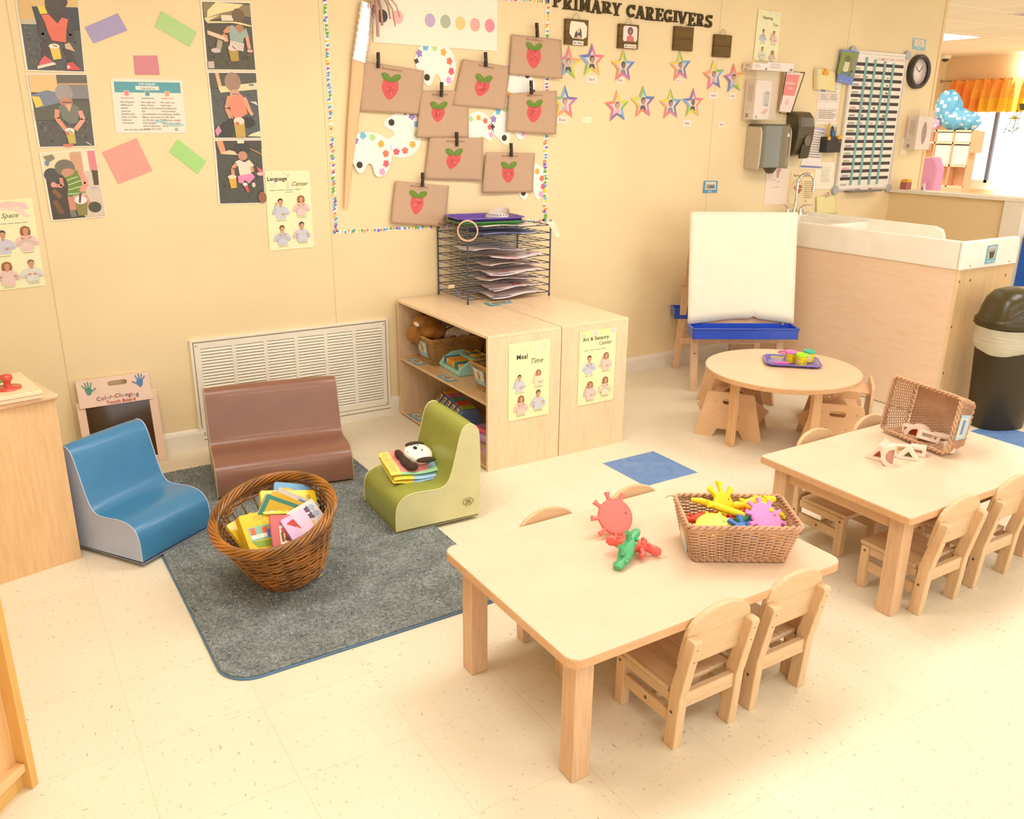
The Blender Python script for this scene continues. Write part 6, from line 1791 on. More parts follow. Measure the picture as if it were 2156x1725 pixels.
def tub(y0, y1, z0, h):
    b = B()
    x0, x1 = -.03, EW + .05
    b.box(x0 + .01, y0 + .01, z0, x1 - .01, y1 - .01, z0 + .006)
    for (a, c, e, f) in ((x0, y0, x1, y0 + .006), (x0, y1 - .006, x1, y1), (x0, y0, x0 + .006, y1), (x1 - .006, y0, x1, y1)):
        b.box(a, c, z0, e, f, z0 + h)
    b.box(x0 - .006, y0 - .006, z0 + h - .006, x1 + .006, y0 + .004, z0 + h)
    b.box(x0 - .006, y0 - .006, z0 + h - .006, x0 + .004, y1 + .003, z0 + h).box(x1 - .004, y0 - .006, z0 + h - .006, x1 + .006, y1 + .003, z0 + h)
    return b
obj('paint_tray', tub(-.085, .06, .335, .062), MBL, t, bevel=.002)
obj('paint_tray', tub(.40, .53, .345, .062), MBL, t, bevel=.002)
obj('tray_bolt', B().prism(circ(EW - .0, .395, .008, .008, 10), .045, .055, ax='y'), plain('#d8d4cc', .3, .7), t)
obj('chain', B().tube([(-.004, fy(.62) + .02, .62), (-.004, .22, .59), (-.004, .33, .56), (-.004, .40, .555)], .003, 5), plain('#c8a43c', .4, .6), t)
# paper sheet on the easel, torn along its lower edge
pb = B()
top_, n = 1.015, 26
edge = []
for k in range(n + 1):
    s = k / n
    z = .405 + (.012 if s < .1 else 0) + .022 * math.sin(min(1, s / .62) * PI * .5) - (.030 * (s - .64) / .36 if s > .64 else 0) + (.012 if .60 < s < .645 else 0) - .028 * max(0, 1 - s * 6) * 0
    if s < .45: z = .392 + .035 * (s / .45)
    edge.append(z)
R_ = 12
x0, x1 = -.035, EW + .065
vs = []
for i in range(R_ + 1):
    for k in range(n + 1):
        s = k / n
        f = i / R_
        z = top_ + (edge[k] - top_) * f
        y = fy(z) - .016 - .020 * f * f * (1 - s * .5) - .004 * math.sin(s * 6 + f * 3) * f
        vs.append((x0 + (x1 - x0) * s, y, z))
fs = [(i * (n + 1) + k, i * (n + 1) + k + 1, (i + 1) * (n + 1) + k + 1, (i + 1) * (n + 1) + k) for i in range(R_) for k in range(n)]
pb.add(vs, fs, None, True)
pb.add([vs[k] for k in range(n + 1)] + [(v_[0], v_[1] + .05, v_[2] - .004) for v_ in vs[:n + 1]], [(k, k + 1, n + 2 + k, n + 1 + k) for k in range(n)], None, True)
o = obj('easel_paper', pb, plain('#f8eed6', .7, var=.01), loc=None)
o.location = t.location
o.rotation_euler = t.rotation_euler
o.modifiers.new('solidify', 'SOLIDIFY').thickness = 0.0008
tag(o, 'large blank white paper torn along its bottom edge, clipped on the easel', 'paper')

# ---- trash can
t = thing('trash_can', 'tall dark trash can with a domed lid and white liner by the changing station', 'trash can', (4.165, -1.740, 0), R(-20))
t.scale = (1, 1, .96)
MC_ = plain('#352a12', .4)
def oval(prof, n=40, e=2.6):
    b = B()
    vs, fs = [], []
    for rx_, ry_, z in prof:
        for k in range(n):
            a = 2 * PI * k / n
            c, s = math.cos(a), math.sin(a)
            vs.append((rx_ * abs(c) ** (2 / e) * (1 if c >= 0 else -1), ry_ * abs(s) ** (2 / e) * (1 if s >= 0 else -1), z))
    for i in range(len(prof) - 1):
        for k in range(n):
            m = (k + 1) % n
            fs.append((i * n + k, i * n + m, (i + 1) * n + m, (i + 1) * n + k))
    b.add(vs, fs, None, True)
    b.add(vs[:n], [list(range(n))[::-1]])
    b.add(vs[-n:], [list(range(n))])
    return b
obj('can_body', oval([(.13, .10, 0), (.135, .105, .01), (.165, .128, .52)]), MC_, t)
lb = oval([(.166, .130, .425), (.1745, .138, .44), (.173, .136, .47), (.176, .138, .50), (.174, .136, .53), (.177, .139, .55)], 56)
lb.v = [(x * (1 + .012 * math.sin(13 * math.atan2(y, x) + z * 60)), y * (1 + .012 * math.sin(11 * math.atan2(y, x) + z * 50)), z + (.012 * math.sin(3 * math.atan2(y, x)) if z < .46 else 0)) for x, y, z in lb.v]
m, nt, bs = nmat('bin_liner')
bs.inputs['Base Color'].default_value = (*lin('#e9e0c4'), 1)
bs.inputs['Alpha'].default_value = .72
bs.inputs['Roughness'].default_value = .3
bump(nt, bs, noise(nt, coords(nt, (3, 3, 30)), 3, 3), .6, .01)
obj('liner', lb, m, t)
obj('lid_rim', oval([(.178, .142, .555), (.184, .148, .56), (.184, .148, .59), (.176, .140, .60)]), plain('#3f3418', .32), t)
obj('domed_lid', oval([(.172, .137, .598), (.160, .128, .655), (.145, .118, .70), (.115, .096, .735), (.07, .06, .752), (.02, .018, .757)]), plain('#463b1e', .28), t)
fl_ = B().add([(.06, -.139, .61), (.15, -.09, .61), (.12, -.07, .70), (.02, -.105, .725), (-.10, -.118, .66)], [(0, 1, 2, 3, 4)])
obj('swing_flap', B().tube([(-.13, -.105, .62), (-.05, -.128, .68), (.05, -.115, .715), (.12, -.08, .70)], .004, 6).tube([(-.10, -.118, .61), (-.02, -.138, .655), (.07, -.13, .69)], .003, 6), plain('#5a4f2c', .2), t)

# ---- left cabinet
t = thing('low_cabinet', 'maple cabinet with a rounded top edge at the left side', 'cabinet', (-.098, -.906, 0), R(14.6))
obj('side_panel', B().box(-.9, 0, 0, 0, .016, .59), wood('#e9c08c', 'z', .45, .04, .5), t, bevel=.001)
obj('end_panel', B().box(-.016, .016, 0, 0, .34, .59), wood('#e8c088', 'z', .45, .04, .5), t, bevel=.001)
obj('top', B().box(-.92, -.014, .592, .010, .36, .612), wood('#f2c69a', 'x', .14, .05, .6, .8), t, bevel=.009, seg=4)
# foreground cabinet, bottom left corner
aa = math.atan2(-.055, -.048)
t = thing('open_cabinet', 'corner of a golden wooden cabinet at the bottom left edge', 'cabinet', (-.332, -2.054, 0), aa)
MG = wood('#e8b566', 'z', .4, .08, .7)
obj('end_panel', B().box(-.020, -.40, 0, .0, .012, .62), MG, t, bevel=.001)
obj('face_strip', B().box(-.0235, -.40, .004, -.0205, .008, .62).box(-.027, -.40, .004, -.024, .0, .62), wood('#f0bd80', 'z', .4, .05), t)
obj('door_panel', B().box(0, -.030, .05, .6, -.018, .62), wood('#efbf84', 'z', .4, .05, .6), t)
obj('shelf_rail', B().box(0, -.03, .052, .6, .006, .074), wood('#f3c48c', 'x', .4, .05), t, bevel=.004)
obj('kick_board', B().box(0, -.035, 0, .6, -.012, .052), wood('#e4b86c', 'x', .4, .05), t)
obj('top', B().box(-.024, -.40, .62, .6, .012, .64), MG, t)

# ---- rug
m, nt, bs = nmat('carpet')
v = coords(nt)
n1 = noise(nt, v, 260, 3, .7)
n2 = noise(nt, v, 14, 4, .6)
n3 = noise(nt, v, 75, 3, .7)
c = ramp(nt, n1, [(.30, '#878d8f'), (.5, '#afb5b3'), (.72, '#c4c8c0')])
c2 = ramp(nt, n2, [(.3, '#c2c6c4'), (.7, '#ffffff')])
c3 = ramp(nt, n3, [(.35, '#b9bdbc'), (.6, '#ffffff')])
nt.links.new(mixc(nt, .9, mixc(nt, .9, c, c2, 'MULTIPLY'), c3, 'MULTIPLY'), bs.inputs['Base Color'])
bs.inputs['Roughness'].default_value = 1
bs.inputs['Specular IOR Level'].default_value = .05
bump(nt, bs, n1, .9, .006)
t = thing('area_rug', 'grey blue cut pile rug with rounded corners under the soft chairs', 'rug', (.62, -1.08, 0))
out = rrect(-.475, -.835, .465, .815, .10, 8)
rb = B()
g = 0.0
obj('binding', B().prism([(x * 1.0, y) for x, y in out], 0, .007), plain('#5f7f9c', .8), t, bevel=.002)
inn = rrect(-.471, -.831, .461, .811, .097, 8)
# pile surface with a gently uneven top
nx, ny = 60, 100
vs, fs, idx = [], [], {}
def inside(x, y):
    r_ = .097
    dx = max(-.471 + r_ - x, x - (.461 - r_), 0)
    dy = max(-.831 + r_ - y, y - (.811 - r_), 0)
    return dx * dx + dy * dy <= r_ * r_
rb.prism(inn, .006, .013)
obj('pile', rb, m, t, bevel=.004, seg=3)
o = t
# tufts standing up from the pile: countless, one part
tb = B()
rd = random.Random(12)
cs = ['#959a98', '#b0b5b1', '#c0c4bc', '#a4a9a4']
for k in range(15000):
    x, y = rd.uniform(-.470, .460), rd.uniform(-.830, .810)
    if not inside(x, y):
        continue
    a = rd.uniform(0, PI)
    dx, dy = .0028 * math.cos(a), .0028 * math.sin(a)
    lx, ly, h_ = rd.uniform(-.004, .004), rd.uniform(-.004, .004), rd.uniform(.003, .0065)
    tb.add([(x - dx, y - dy, .0125), (x + dx, y + dy, .0125), (x + lx, y + ly, .0125 + h_)], [(0, 1, 2)], cs[k % 4])
tf = obj('pile_tufts', tb, M_PRINT, t)
tf['kind'] = 'stuff'
t.rotation_euler = (0, 0, R(0.5))

# ---- soft chairs
def soft_chair(name, label, cat, loc, rz, W_, cf, cs_, prof=None):
    """local: +x faces the sitter's front, back at x=0, seat width along y 0..W"""
    t = thing(name, label, cat, loc, rz)
    Dp, Hb, Hs = .35, .385, .148
    # outline from the back bottom, up the back, over, down the front of the backrest, seat, front
    key = [(0, .008), (-.004, .20), (0, .335), (.010, .368), (.034, .386), (.060, .380), (.078, .352), (.095, .29), (.115, .215), (.135, .168), (.165, .150), (.215, .150), (.262, .153), (.305, .146), (.334, .126), (.348, .09), (.350, .012)]
    pts = []
    n = len(key)
    for i in range(n - 1):
        p0, p1, p2, p3 = key[max(0, i - 1)], key[i], key[i + 1], key[min(n - 1, i + 2)]
        for k in range(4):
            u = k / 4
            pts.append(tuple(0.5 * ((2 * p1[j]) + (-p0[j] + p2[j]) * u + (2 * p0[j] - 5 * p1[j] + 4 * p2[j] - p3[j]) * u * u + (-p0[j] + 3 * p1[j] - 3 * p2[j] + p3[j]) * u ** 3) for j in (0, 1)))
    pts.append(key[-1])
    pts = [(x, max(z, .002)) for x, z in pts]
    L = len(pts)
    S_ = 14
    def ins(p, q):
        return p
    # cushion cover: swept strip from the front bottom over the seat and back down the back
    vs, fs = [], []
    for j in range(S_ + 1):
        y = W_ * j / S_
        e = min(j, S_ - j) / S_
        puff = .004 * (1 - (2 * j / S_ - 1) ** 4)
        for i, (x, z) in enumerate(pts):
            p0, p1 = pts[max(0, i - 1)], pts[min(L - 1, i + 1)]
            tx_, tz_ = p1[0] - p0[0], p1[1] - p0[1]
            l = math.hypot(tx_, tz_) or 1
            nx_, nz_ = -tz_ / l, tx_ / l
            f = 1 if .012 < z else 0
            vs.append((x + nx_ * puff * f, y, z + nz_ * puff * f))
    for j in range(S_):
        for i in range(L - 1):
            a = j * L + i
            fs.append((a, a + L, a + L + 1, a + 1))
    b = B()
    b.add(vs, fs, None, True)
    mc = plain(cf, .34, coat=.15, bmp=.06, var=.02)
    obj('seat_cushion', b, mc, t)
    ms = plain(cs_, .4, coat=.1, bmp=.05, var=.02)
    for y0, y1 in ((-.001, .004), (W_ - .004, W_ + .001)):
        o = obj('side_panel', B().prism(pts, y0, y1, ax='y'), ms, t)
    for y in (0, W_):
        obj('piping', B().tube([(x, y, z) for x, z in pts], .0022, 5), plain(shade(cs_, 1.06), .45), t)
    obj('base', B().box(.002, .002, .0, .348, W_ - .002, .004), plain(shade(cs_, .8), .7), t)
    return t
g = soft_chair('soft_chair', 'green vinyl soft chair holding the cloth puppy book', 'chair', (1.287, -1.344, .0), R(178.5), -.325 * -1, '#9fa548', '#dcd8a2')
# facing -X: rotate 180, width runs towards -y in local, so shift origin to the far side
g.location = (1.281, -1.019, .0)
b_dir = math.atan2(-.255, .205)
bl = soft_chair('soft_chair', 'blue vinyl soft chair beside the maple cabinet', 'chair', (0, 0, 0), math.atan2(-.835, .55), .325, '#3f82ae', '#b0bcd6')
fx, fy_ = math.cos(math.atan2(-.835, .55)), math.sin(math.atan2(-.835, .55))
bl.location = (.075 - .35 * fx, -1.101 - .35 * fy_, .0)
bn = soft_chair('soft_sofa', 'brown vinyl soft loveseat in front of the wall grille', 'sofa', (0, 0, 0), math.atan2(-.988, -.156), .555, '#8f6350', '#ad9c78')
fx, fy_ = math.cos(math.atan2(-.988, -.156)), math.sin(math.atan2(-.988, -.156))
bn.location = (.428 - .35 * fx, -.690 - .35 * fy_, .0)
for c_ in (g, bl, bn):
    c_.location.z = .014 if c_ is not bl else .0145
# maker's badge on the green chair side
th = thing
pts = [(.0, .008), (.008, .008), (.010, .0), (.034, .0), (.036, .008), (.044, .008), (.044, .022), (.036, .022), (.034, .030), (.010, .030), (.008, .022), (0, .022)]
bd = B()
GX, GY, GZ = 1.281, -1.3445, .014
cx0, cz0 = 1.281 - .058, .070
out = [(a, b_) for a, b_ in pts]
for (a, b_), (c, d) in zip(out, out[1:] + out[:1]):
    bd.bar((cx0 - .022 + a, -1.3460, cz0 + b_ - .0), (cx0 - .022 + c, -1.3460, cz0 + d), .0012, .0012)
for k in range(3):
    bd.bar((cx0 - .010, -1.3460, cz0 + .009 + .006 * k), (cx0 + .010, -1.3460, cz0 + .009 + .006 * k), .0011, .002)
bd.v = [(x - g.location.x, y - g.location.y, z - g.location.z) for x, y, z in bd.v]
rz_ = Matrix.Rotation(-g.rotation_euler.z, 3, 'Z')
bd.v = [tuple(rz_ @ Vector(p)) for p in bd.v]
obj('maker_badge', bd, plain('#6a6638', .6), g)

# ---- colour changing touch board leaning on the wall
t = thing('touch_board', 'wooden board with a dark screen and two printed hands leaning against the wall', 'toy', (.014, -.094, .0))
t.rotation_euler = (R(-10.5), 0, R(1.0))
BW, BH = .330, .405
MB2 = plain('#f0cdb4', .5)
frm = B()
frm.box(0, 0, 0, .034, .012, .315).box(BW - .036, 0, 0, BW, .012, .33).box(.034, 0, 0, BW - .036, .012, .032)
obj('frame', frm, MB2, t, bevel=.003)
hd_ = B()
hx0, hx1, hz0, hz1 = .012, BW - .022, .290, .412
sx0, sx1, sz0, sz1 = .135, .215, .372, .394
hd_.box(hx0, -.008, hz0, hx1, .006, sz0).box(hx0, -.008, sz1, hx1, .006, hz1).box(hx0, -.008, sz0, sx0, .006, sz1).box(sx1, -.008, sz0, hx1, .006, sz1)
for cxx, g_ in ((sx0, 1), (sx1, -1)):
    for sgn in (-1, 1):
        zc = sz0 if sgn < 0 else sz1
        P3 = [(cxx, zc)] + [(cxx + g_ * .011 * (1 - math.sin(R(a))), zc - sgn * .011 * (1 - math.cos(R(a)))) for a in range(0, 91, 18)]
        P3 = [(cxx, zc), (cxx + g_ * .011, zc), (cxx + g_ * .0033, zc - sgn * .0033), (cxx, zc - sgn * .011)]
        hd_.prism(P3, -.008, .006, ax='y')
obj('header', hd_, plain('#f4d3bc', .5), t)
obj('touch_screen', B().box(.034, .002, .032, BW - .036, .008, .315), plain('#4a3210', .18, coat=.7, var=.12), t)
q = [(hx0, -.0085, hz1), (hx1, -.0085, hz1), (hx1, -.0085, hz0), (hx0, -.0085, hz0)]
def hand(cx_, cy_, k, c, flip):
    f = -1 if flip else 1
    asp = (hz1 - hz0) / (hx1 - hx0)
    X = lambda a: cx_ + f * a * k * asp
    Yv = lambda b_: cy_ - b_ * k
    o = [('p', [(X(a), Yv(b_)) for a, b_ in [(-.30, .05), (-.28, .35), (.22, .38), (.34, .10), (.18, -.32), (-.02, -.42), (-.18, -.30)]], c)]
    for (a0, b0), (a1, b1), wd in (((-.24, .25), (-.50, .62), .12), ((-.12, .3), (-.24, .85), .12), ((.04, .3), (.04, .92), .12), ((.18, .28), (.34, .78), .11), ((.2, -.1), (.68, .22), .12)):
        o.append(('l', [(X(a0), Yv(b0)), (X(a1), Yv(b1))], wd * k, c))
        o.append(('c', X(a1), Yv(b1), wd * k / 2, c))
    return o
pr = hand(.15, .42, .36, '#5c9a80', False) + hand(.86, .36, .36, '#5f88b4', True)
cols = ['#4a6a90', '#c04a4a', '#5c9a80', '#f4a8a0', '#4a6a90', '#c04a4a', '#c04a4a', '#5c9a80', '#f4a8a0', '#4a6a90', '#c04a4a', '#5c9a80', '#f4a8a0', '#4a6a90']
s = .235
for i, ch in enumerate('Color-Changing'):
    wd = text_mesh(ch)[2]
    kw_ = .20 / .70 * (hz1 - hz0) / (hx1 - hx0)
    pr.append(('t', ch, s, .80 - .035 * math.sin(i / 13 * PI), .14, cols[i]))
    s += wd * (.14 / .70) * (hz1 - hz0) / (hx1 - hx0) + .006
pr.append(('t', 'Touch Board', .56, .955, .115, '#c04a4a', .40, 0, 'c'))
sheet('printed_heading', q, NW, pr, None, M_PRINT, parent=t, origin=(0, 0, 0), th=0)

def part_label(par, q, n_, word, col, pic):
    pr = [('r', .12, .08, .88, .74, '#e4d8b8')] + pic + [('t', word, .5, .94, .13, '#f2f8f8', None, 0, 'c')]
    inv_ = (Matrix.Translation(par.location) @ par.rotation_euler.to_matrix().to_4x4()).inverted()
    b = sheet_builder(q, n_, pr, col)
    b.v = [tuple(inv_ @ Vector(p)) for p in b.v]
    o = obj('picture_label', b, M_LAM, par)
    o['label'] = 'blue bordered picture label'
    return o

# ---- rectangular wicker baskets
MWK = plain('#cfa27e', .55, var=.08)
MWK2 = plain('#c09458', .55, var=.12)
def basket(name, label, loc, bw, bd_, tw, td, h, mat_, rows=20, stakes=(12, 7), rot=None, group='rectangular wicker baskets'):
    t = thing(name, label, 'basket', loc, 0, group)
    if rot is not None:
        t.rotation_euler = rot
    nst = 2 * (stakes[0] + stakes[1])
    def per(u, w_, d_, r=.018):
        pts = rrect(-w_ / 2, -d_ / 2, w_ / 2, d_ / 2, r, 3)
        L = [0]
        for a, c in zip(pts, pts[1:] + pts[:1]):
            L.append(L[-1] + math.hypot(c[0] - a[0], c[1] - a[1]))
        s = (u % 1) * L[-1]
        for i in range(len(pts)):
            if L[i + 1] >= s:
                f = (s - L[i]) / max(1e-9, L[i + 1] - L[i])
                a, c = pts[i], pts[(i + 1) % len(pts)]
                nx_, ny_ = (c[1] - a[1]), -(c[0] - a[0])
                l = math.hypot(nx_, ny_) or 1
                return a[0] + (c[0] - a[0]) * f, a[1] + (c[1] - a[1]) * f, nx_ / l, ny_ / l
        return pts[0][0], pts[0][1], 1, 0
    wb = B()
    N = nst * 4
    for k in range(rows):
        f = (k + .5) / rows
        w_, d_ = bw + (tw - bw) * f, bd_ + (td - bd_) * f
        path = []
        for i in range(N):
            u = i / N
            x, y, nx_, ny_ = per(u, w_, d_)
            o = .0026 * math.sin(PI * i / 4 * 1.0 + (PI if k % 2 else 0)) if k > 2 and k < rows - 2 else .0026 * math.sin(PI * i / 2 + k)
            path.append((x + nx_ * o, y + ny_ * o, .004 + f * (h - .012)))
        wb.tube(path, .0021, 4, True, flat=.8)
    obj('woven_side', wb, mat_, t)
    sb = B()
    for k in range(nst):
        u = (k + .5) / nst
        a, b_ = per(u, bw, bd_), per(u, tw, td)
        sb.tube([(a[0], a[1], .002), (b_[0], b_[1], h - .004)], .0019, 4)
    obj('stakes', sb, mat_, t)
    bb = B()
    for k in range(30):
        y = -bd_ / 2 + .004 + (bd_ - .008) * k / 29
        bb.tube([(-bw / 2 + .004 + (bw - .008) * i / 16, y, .004 + .0060 * math.cos(i * PI + k * PI)) for i in range(17)], bd_ / 62, 4, flat=1)
    bb.v = [(x, y, .003 + (z - .004) * .25) for x, y, z in bb.v]
    obj('base', bb, mat_, t)
    rb = B()
    NN = 150
    for ph in (0, PI):
        path = []
        for i in range(NN):
            x, y, nx_, ny_ = per(i / NN, tw, td)
            a = ph + 2 * PI * i / NN * 26
            path.append((x + nx_ * .0042 * math.cos(a), y + ny_ * .0042 * math.cos(a), h + .0042 * math.sin(a)))
        rb.tube(path, .0042, 5, True)
    rb.tube([(lambda q: (q[0], q[1], h - .010))(per(i / NN, tw * .995, td * .995)) for i in range(NN)], .0035, 5, True)
    obj('braided_rim', rb, mat_, t)
    return t
A1 = R(-32)
nb_ = basket('wicker_basket', 'rectangular wicker basket full of plastic creatures on the near table', (1.402, -2.527, .3705), .255, .165, .300, .205, .112, MWK, 22, (13, 8), (0, 0, A1))
ca_, sa_ = math.cos(A1), math.sin(A1)
def nbp(x, y, z): return (1.402 + x * ca_ - y * sa_, -2.527 + x * sa_ + y * ca_, .3705 + z)
q = [nbp(-.1435, .035, .075), nbp(-.1435, -.055, .075), nbp(-.134, -.050, .012), nbp(-.134, .030, .012)]
part_label(nb_, q, (-ca_, -sa_, 0), 'Toys', '#bcdfe6', [('r', .2, .3, .8, .6, '#e8d8b0')])
o = obj('loose_strand', B().tube([nbp(-.150, .098, .112), nbp(-.168, .100, .110), nbp(-.176, .094, .106)], .0016, 4), MWK, None)
o.parent = nb_
o.matrix_parent_inverse = nb_.matrix_basis.inverted() if False else Matrix.Identity(4)
me = o.data
inv = (Matrix.Translation(nb_.location) @ Matrix.Rotation(A1, 4, 'Z')).inverted()
me.transform(inv)

# plastic creatures
def creature(label, c, loc, rot, r=.045, legs=8, th=.012, leglen=.022, flare=.010, body=(1, 1), group='plastic creature toys', name='toy_creature', eye=True, skip=()):
    t = thing(name, label, 'toy', loc, 0, group)
    t.rotation_euler = rot
    b = B()
    b.prism([(x * body[0], y * body[1]) for x, y in circ(0, 0, r, r, 28)], -th / 2, th / 2)
    obj('body', b, plain(c, .4, coat=.15, var=.02), t, bevel=th * .3, seg=3)
    for k in range(legs):
        if k in skip:
            continue
        a = 2 * PI * k / legs + .3
        rr_ = r - .004
        px_, py_ = rr_ * math.cos(a) * body[0], rr_ * math.sin(a) * body[1]
        ux, uy = math.cos(a), math.sin(a)
        vx, vy = -uy, ux
        P3 = [(px_ - vx * .006, py_ - vy * .006), (px_ + ux * leglen * .55 - vx * .005, py_ + uy * leglen * .55 - vy * .005), (px_ + ux * leglen - vx * flare, py_ + uy * leglen - vy * flare), (px_ + ux * (leglen + .003) + vx * flare * .6, py_ + uy * (leglen + .003) + vy * flare * .6), (px_ + ux * leglen * .5 + vx * .005, py_ + uy * leglen * .5 + vy * .005), (px_ + vx * .006, py_ + vy * .006)]
        lgb = B().prism(P3, -th * .42, th * .42)
        obj('leg', lgb, plain(c, .4, coat=.15, var=.02), t, bevel=.002)
    if eye:
        obj('eye', B().prism(circ(r * .62, .004, .0035, .0035, 10), th / 2 - .0005, th / 2 + .0008), plain(shade(c, .7), .4), t)
    return t
def lizard(label, c, loc, rot, L=.12, group='plastic creature toys', name='toy_creature'):
    t = thing(name, label, 'toy', loc, 0, group)
    t.rotation_euler = rot
    b = B()
    prof = [(-.5, .22), (-.42, .34), (-.34, .26), (-.28, .30), (-.18, .42), (-.06, .44), (.06, .40), (.16, .28), (.24, .20), (.30, .26), (.38, .30), (.46, .24), (.5, .14)]
    path = [(x * L, .004 * math.sin(x * 9), 0) for x, r_ in prof]
    b.tube(path, .02, 12, rr=[r_ * L * .33 for x, r_ in prof], flat=.75)
    M_c = plain(c, .4, coat=.15, var=.02)
    obj('body', b, M_c, t)
    for x, g_ in ((-.22, 1), (-.22, -1), (.14, 1), (.14, -1)):
        obj('leg', B().tube([(x * L, g_ * L * .08, 0), ((x + .05) * L, g_ * L * .20, 0), ((x + .0) * L, g_ * L * .26, 0)], L * .055, 8, rr=[L * .06, L * .05, L * .045]), M_c, t)
    rb = B()
    for k in range(6):
        rb.ball(((-.3 + k * .11) * L, 0, L * .10), (L * .04, L * .03, L * .035), n=8, m=6)
    obj('back_ridge', rb, plain(shade(c, 1.05), .4), t)
    return t
creature('coral red round crab toy standing tilted on the near table', '#f06a5c', (1.182, -2.285, .420), (R(52), 0, R(-12)), .052, 9, .012, .024, .010, skip=(0, 8))
lizard('coral red knobbly lizard toy lying on the near table to the right of the crab', '#f26558', (1.145, -2.415, .396), (R(10), R(8), R(-42)), .150)
lizard('green crocodile toy leaning over the red toys on the near table', '#55b276', (1.110, -2.430, .404), (R(80), R(-22), R(30)), .150)
def inb(x, y, z): return nbp(x, y, z)
YL, PK, RD, BL_, GN = '#f6dc1e', '#f58fce', '#e2452c', '#3f78c8', '#3f9060'
gq = 'plastic creature toys piled in the near basket'
creature('large pink round creature on top at the right end of the near basket', PK, inb(.075, -.025, .105), (R(38), R(8), A1 + .4), .046, 10, .012, .018, .010, group=gq)
creature('yellow round creature with flared arms standing at the back of the near basket', YL, inb(-.022, .045, .110), (R(55), R(-8), A1 + .9), .038, 8, .013, .032, .014, group=gq)
creature('yellow flat disc creature at the front left of the near basket', YL, inb(-.070, -.045, .092), (R(14), R(-6), A1), .046, 9, .012, .010, .007, group=gq)
creature('yellow creature half hidden behind the pink one in the near basket', YL, inb(.098, .030, .094), (R(30), R(24), A1 + 2), .036, 8, .012, .014, .008, group=gq)
creature('yellow creature buried at the bottom right of the near basket', YL, inb(.075, -.030, .066), (R(5), R(14), A1 + 1), .040, 8, .012, .014, .008, group=gq)
creature('blue branching creature at the front middle of the near basket', BL_, inb(.005, -.062, .094), (R(28), 0, A1 + .6), .020, 7, .012, .026, .010, group=gq, body=(1.4, .8), skip=(4, 6))
o = thing('toy_creature', 'long smooth yellow worm toy lying across the near basket', 'toy', inb(-.045, .015, .112), A1 + R(-28), gq)
obj('body', B().tube([(-.075, 0, .010), (-.05, 0, .012), (0, 0, .006), (.06, 0, -.002), (.075, 0, -.004)], .009, 12, rr=[.006, .0095, .0095, .0095, .007]), plain(YL, .4, coat=.15), o)
lizard('yellow lizard toy at the back right of the near basket', YL, inb(.065, .055, .113), (0, R(-6), A1 + R(14)), .125, gq)
lizard('red knobbly lizard toy at the left end of the near basket', RD, inb(-.090, .000, .092), (0, 0, A1 + R(20)), .110, gq)
lizard('red lizard toy showing behind the green tube in the near basket', RD, inb(.015, .010, .094), (0, R(-10), A1 + R(30)), .100, gq)
o = thing('toy_creature', 'dark green tube toy between the blue and pink creatures in the basket', 'toy', inb(.020, -.022, .098), A1 + R(24), gq)
obj('body', B().tube([(-.028, 0, 0), (.028, 0, .004)], .0105, 12), plain(GN, .4), o)
lizard('green crocodile toy at the bottom of the near basket pile', '#3f9a50', inb(-.01, -.045, .070), (0, 0, A1 + .1), .16, gq)

# ---- tipped basket with wooden blocks
fb_ = basket('wicker_basket', 'rectangular wicker basket lying on its side on the right hand table', (2.700, -2.318, .478), .255, .165, .300, .205, .112, MWK, 22, (13, 8), (0, R(-86), 0))
fb_.rotation_euler = Matrix.Rotation(R(-8), 3, 'Z').to_4x4().to_3x3().to_euler() if False else (R(0), R(-86), R(0))
# opening faces -x: local z -> -x, local x -> z after the turn, so spin the long side to lie flat
Mo = Matrix.Rotation(R(-9), 3, 'Z') @ Matrix.Rotation(R(-82), 3, 'Y') @ Matrix.Rotation(R(90), 3, 'Z')
fb_.rotation_euler = Mo.to_euler()
fb_.location = (2.692, -2.300, .472)
MBK = plain('#f6ddca', .5, var=.03)
def block(name, label, pts, inner, c, loc, rot, th=.034):
    t = thing(name, label, 'toy block', loc, 0, 'wooden rainbow blocks')
    t.rotation_euler = rot
    b = B()
    n = len(pts)
    vs = [(x, -th / 2, z) for x, z in pts] + [(x, -th / 2, z) for x, z in inner] + [(x, th / 2, z) for x, z in pts] + [(x, th / 2, z) for x, z in inner]
    fs = []
    for i in range(n):
        j = (i + 1) % n
        fs += [(i, j, n + j, n + i), (2 * n + i, 3 * n + i, 3 * n + j, 2 * n + j), (i, 2 * n + i, 2 * n + j, j), (n + i, n + j, 3 * n + j, 3 * n + i)]
    b.add(vs, fs)
    obj('wood_frame', b, MBK, t, bevel=.002)
    m, nt, bs = nmat('tinted_acrylic')
    bs.inputs['Base Color'].default_value = (*lin(c), 1)
    bs.inputs['Alpha'].default_value = .75
    bs.inputs['Roughness'].default_value = .1
    obj('coloured_pane', B().prism(inner, -.0015, .0015, ax='y'), m, t)
    return t
def tri(s, w_):
    o = [(-s, 0), (s, 0), (0, s * 1.3)]
    k = 1 - w_ / (s * .55)
    c = (0, s * .43)
    return o, [(c[0] + (x - c[0]) * k, c[1] + (z - c[1]) * k) for x, z in o]
def arcb(r, w_):
    o = [(r * math.cos(PI * k / 14), r * math.sin(PI * k / 14)) for k in range(15)]
    i = [((r - w_) * math.cos(PI * k / 14), max(.001, (r - w_) * math.sin(PI * k / 14))) for k in range(15)]
    return o, i
def rec(w_, h_, t_):
    return [(-w_, 0), (w_, 0), (w_, h_), (-w_, h_)], [(-w_ + t_, t_), (w_ - t_, t_), (w_ - t_, h_ - t_), (-w_ + t_, h_ - t_)]
ZT = .3705
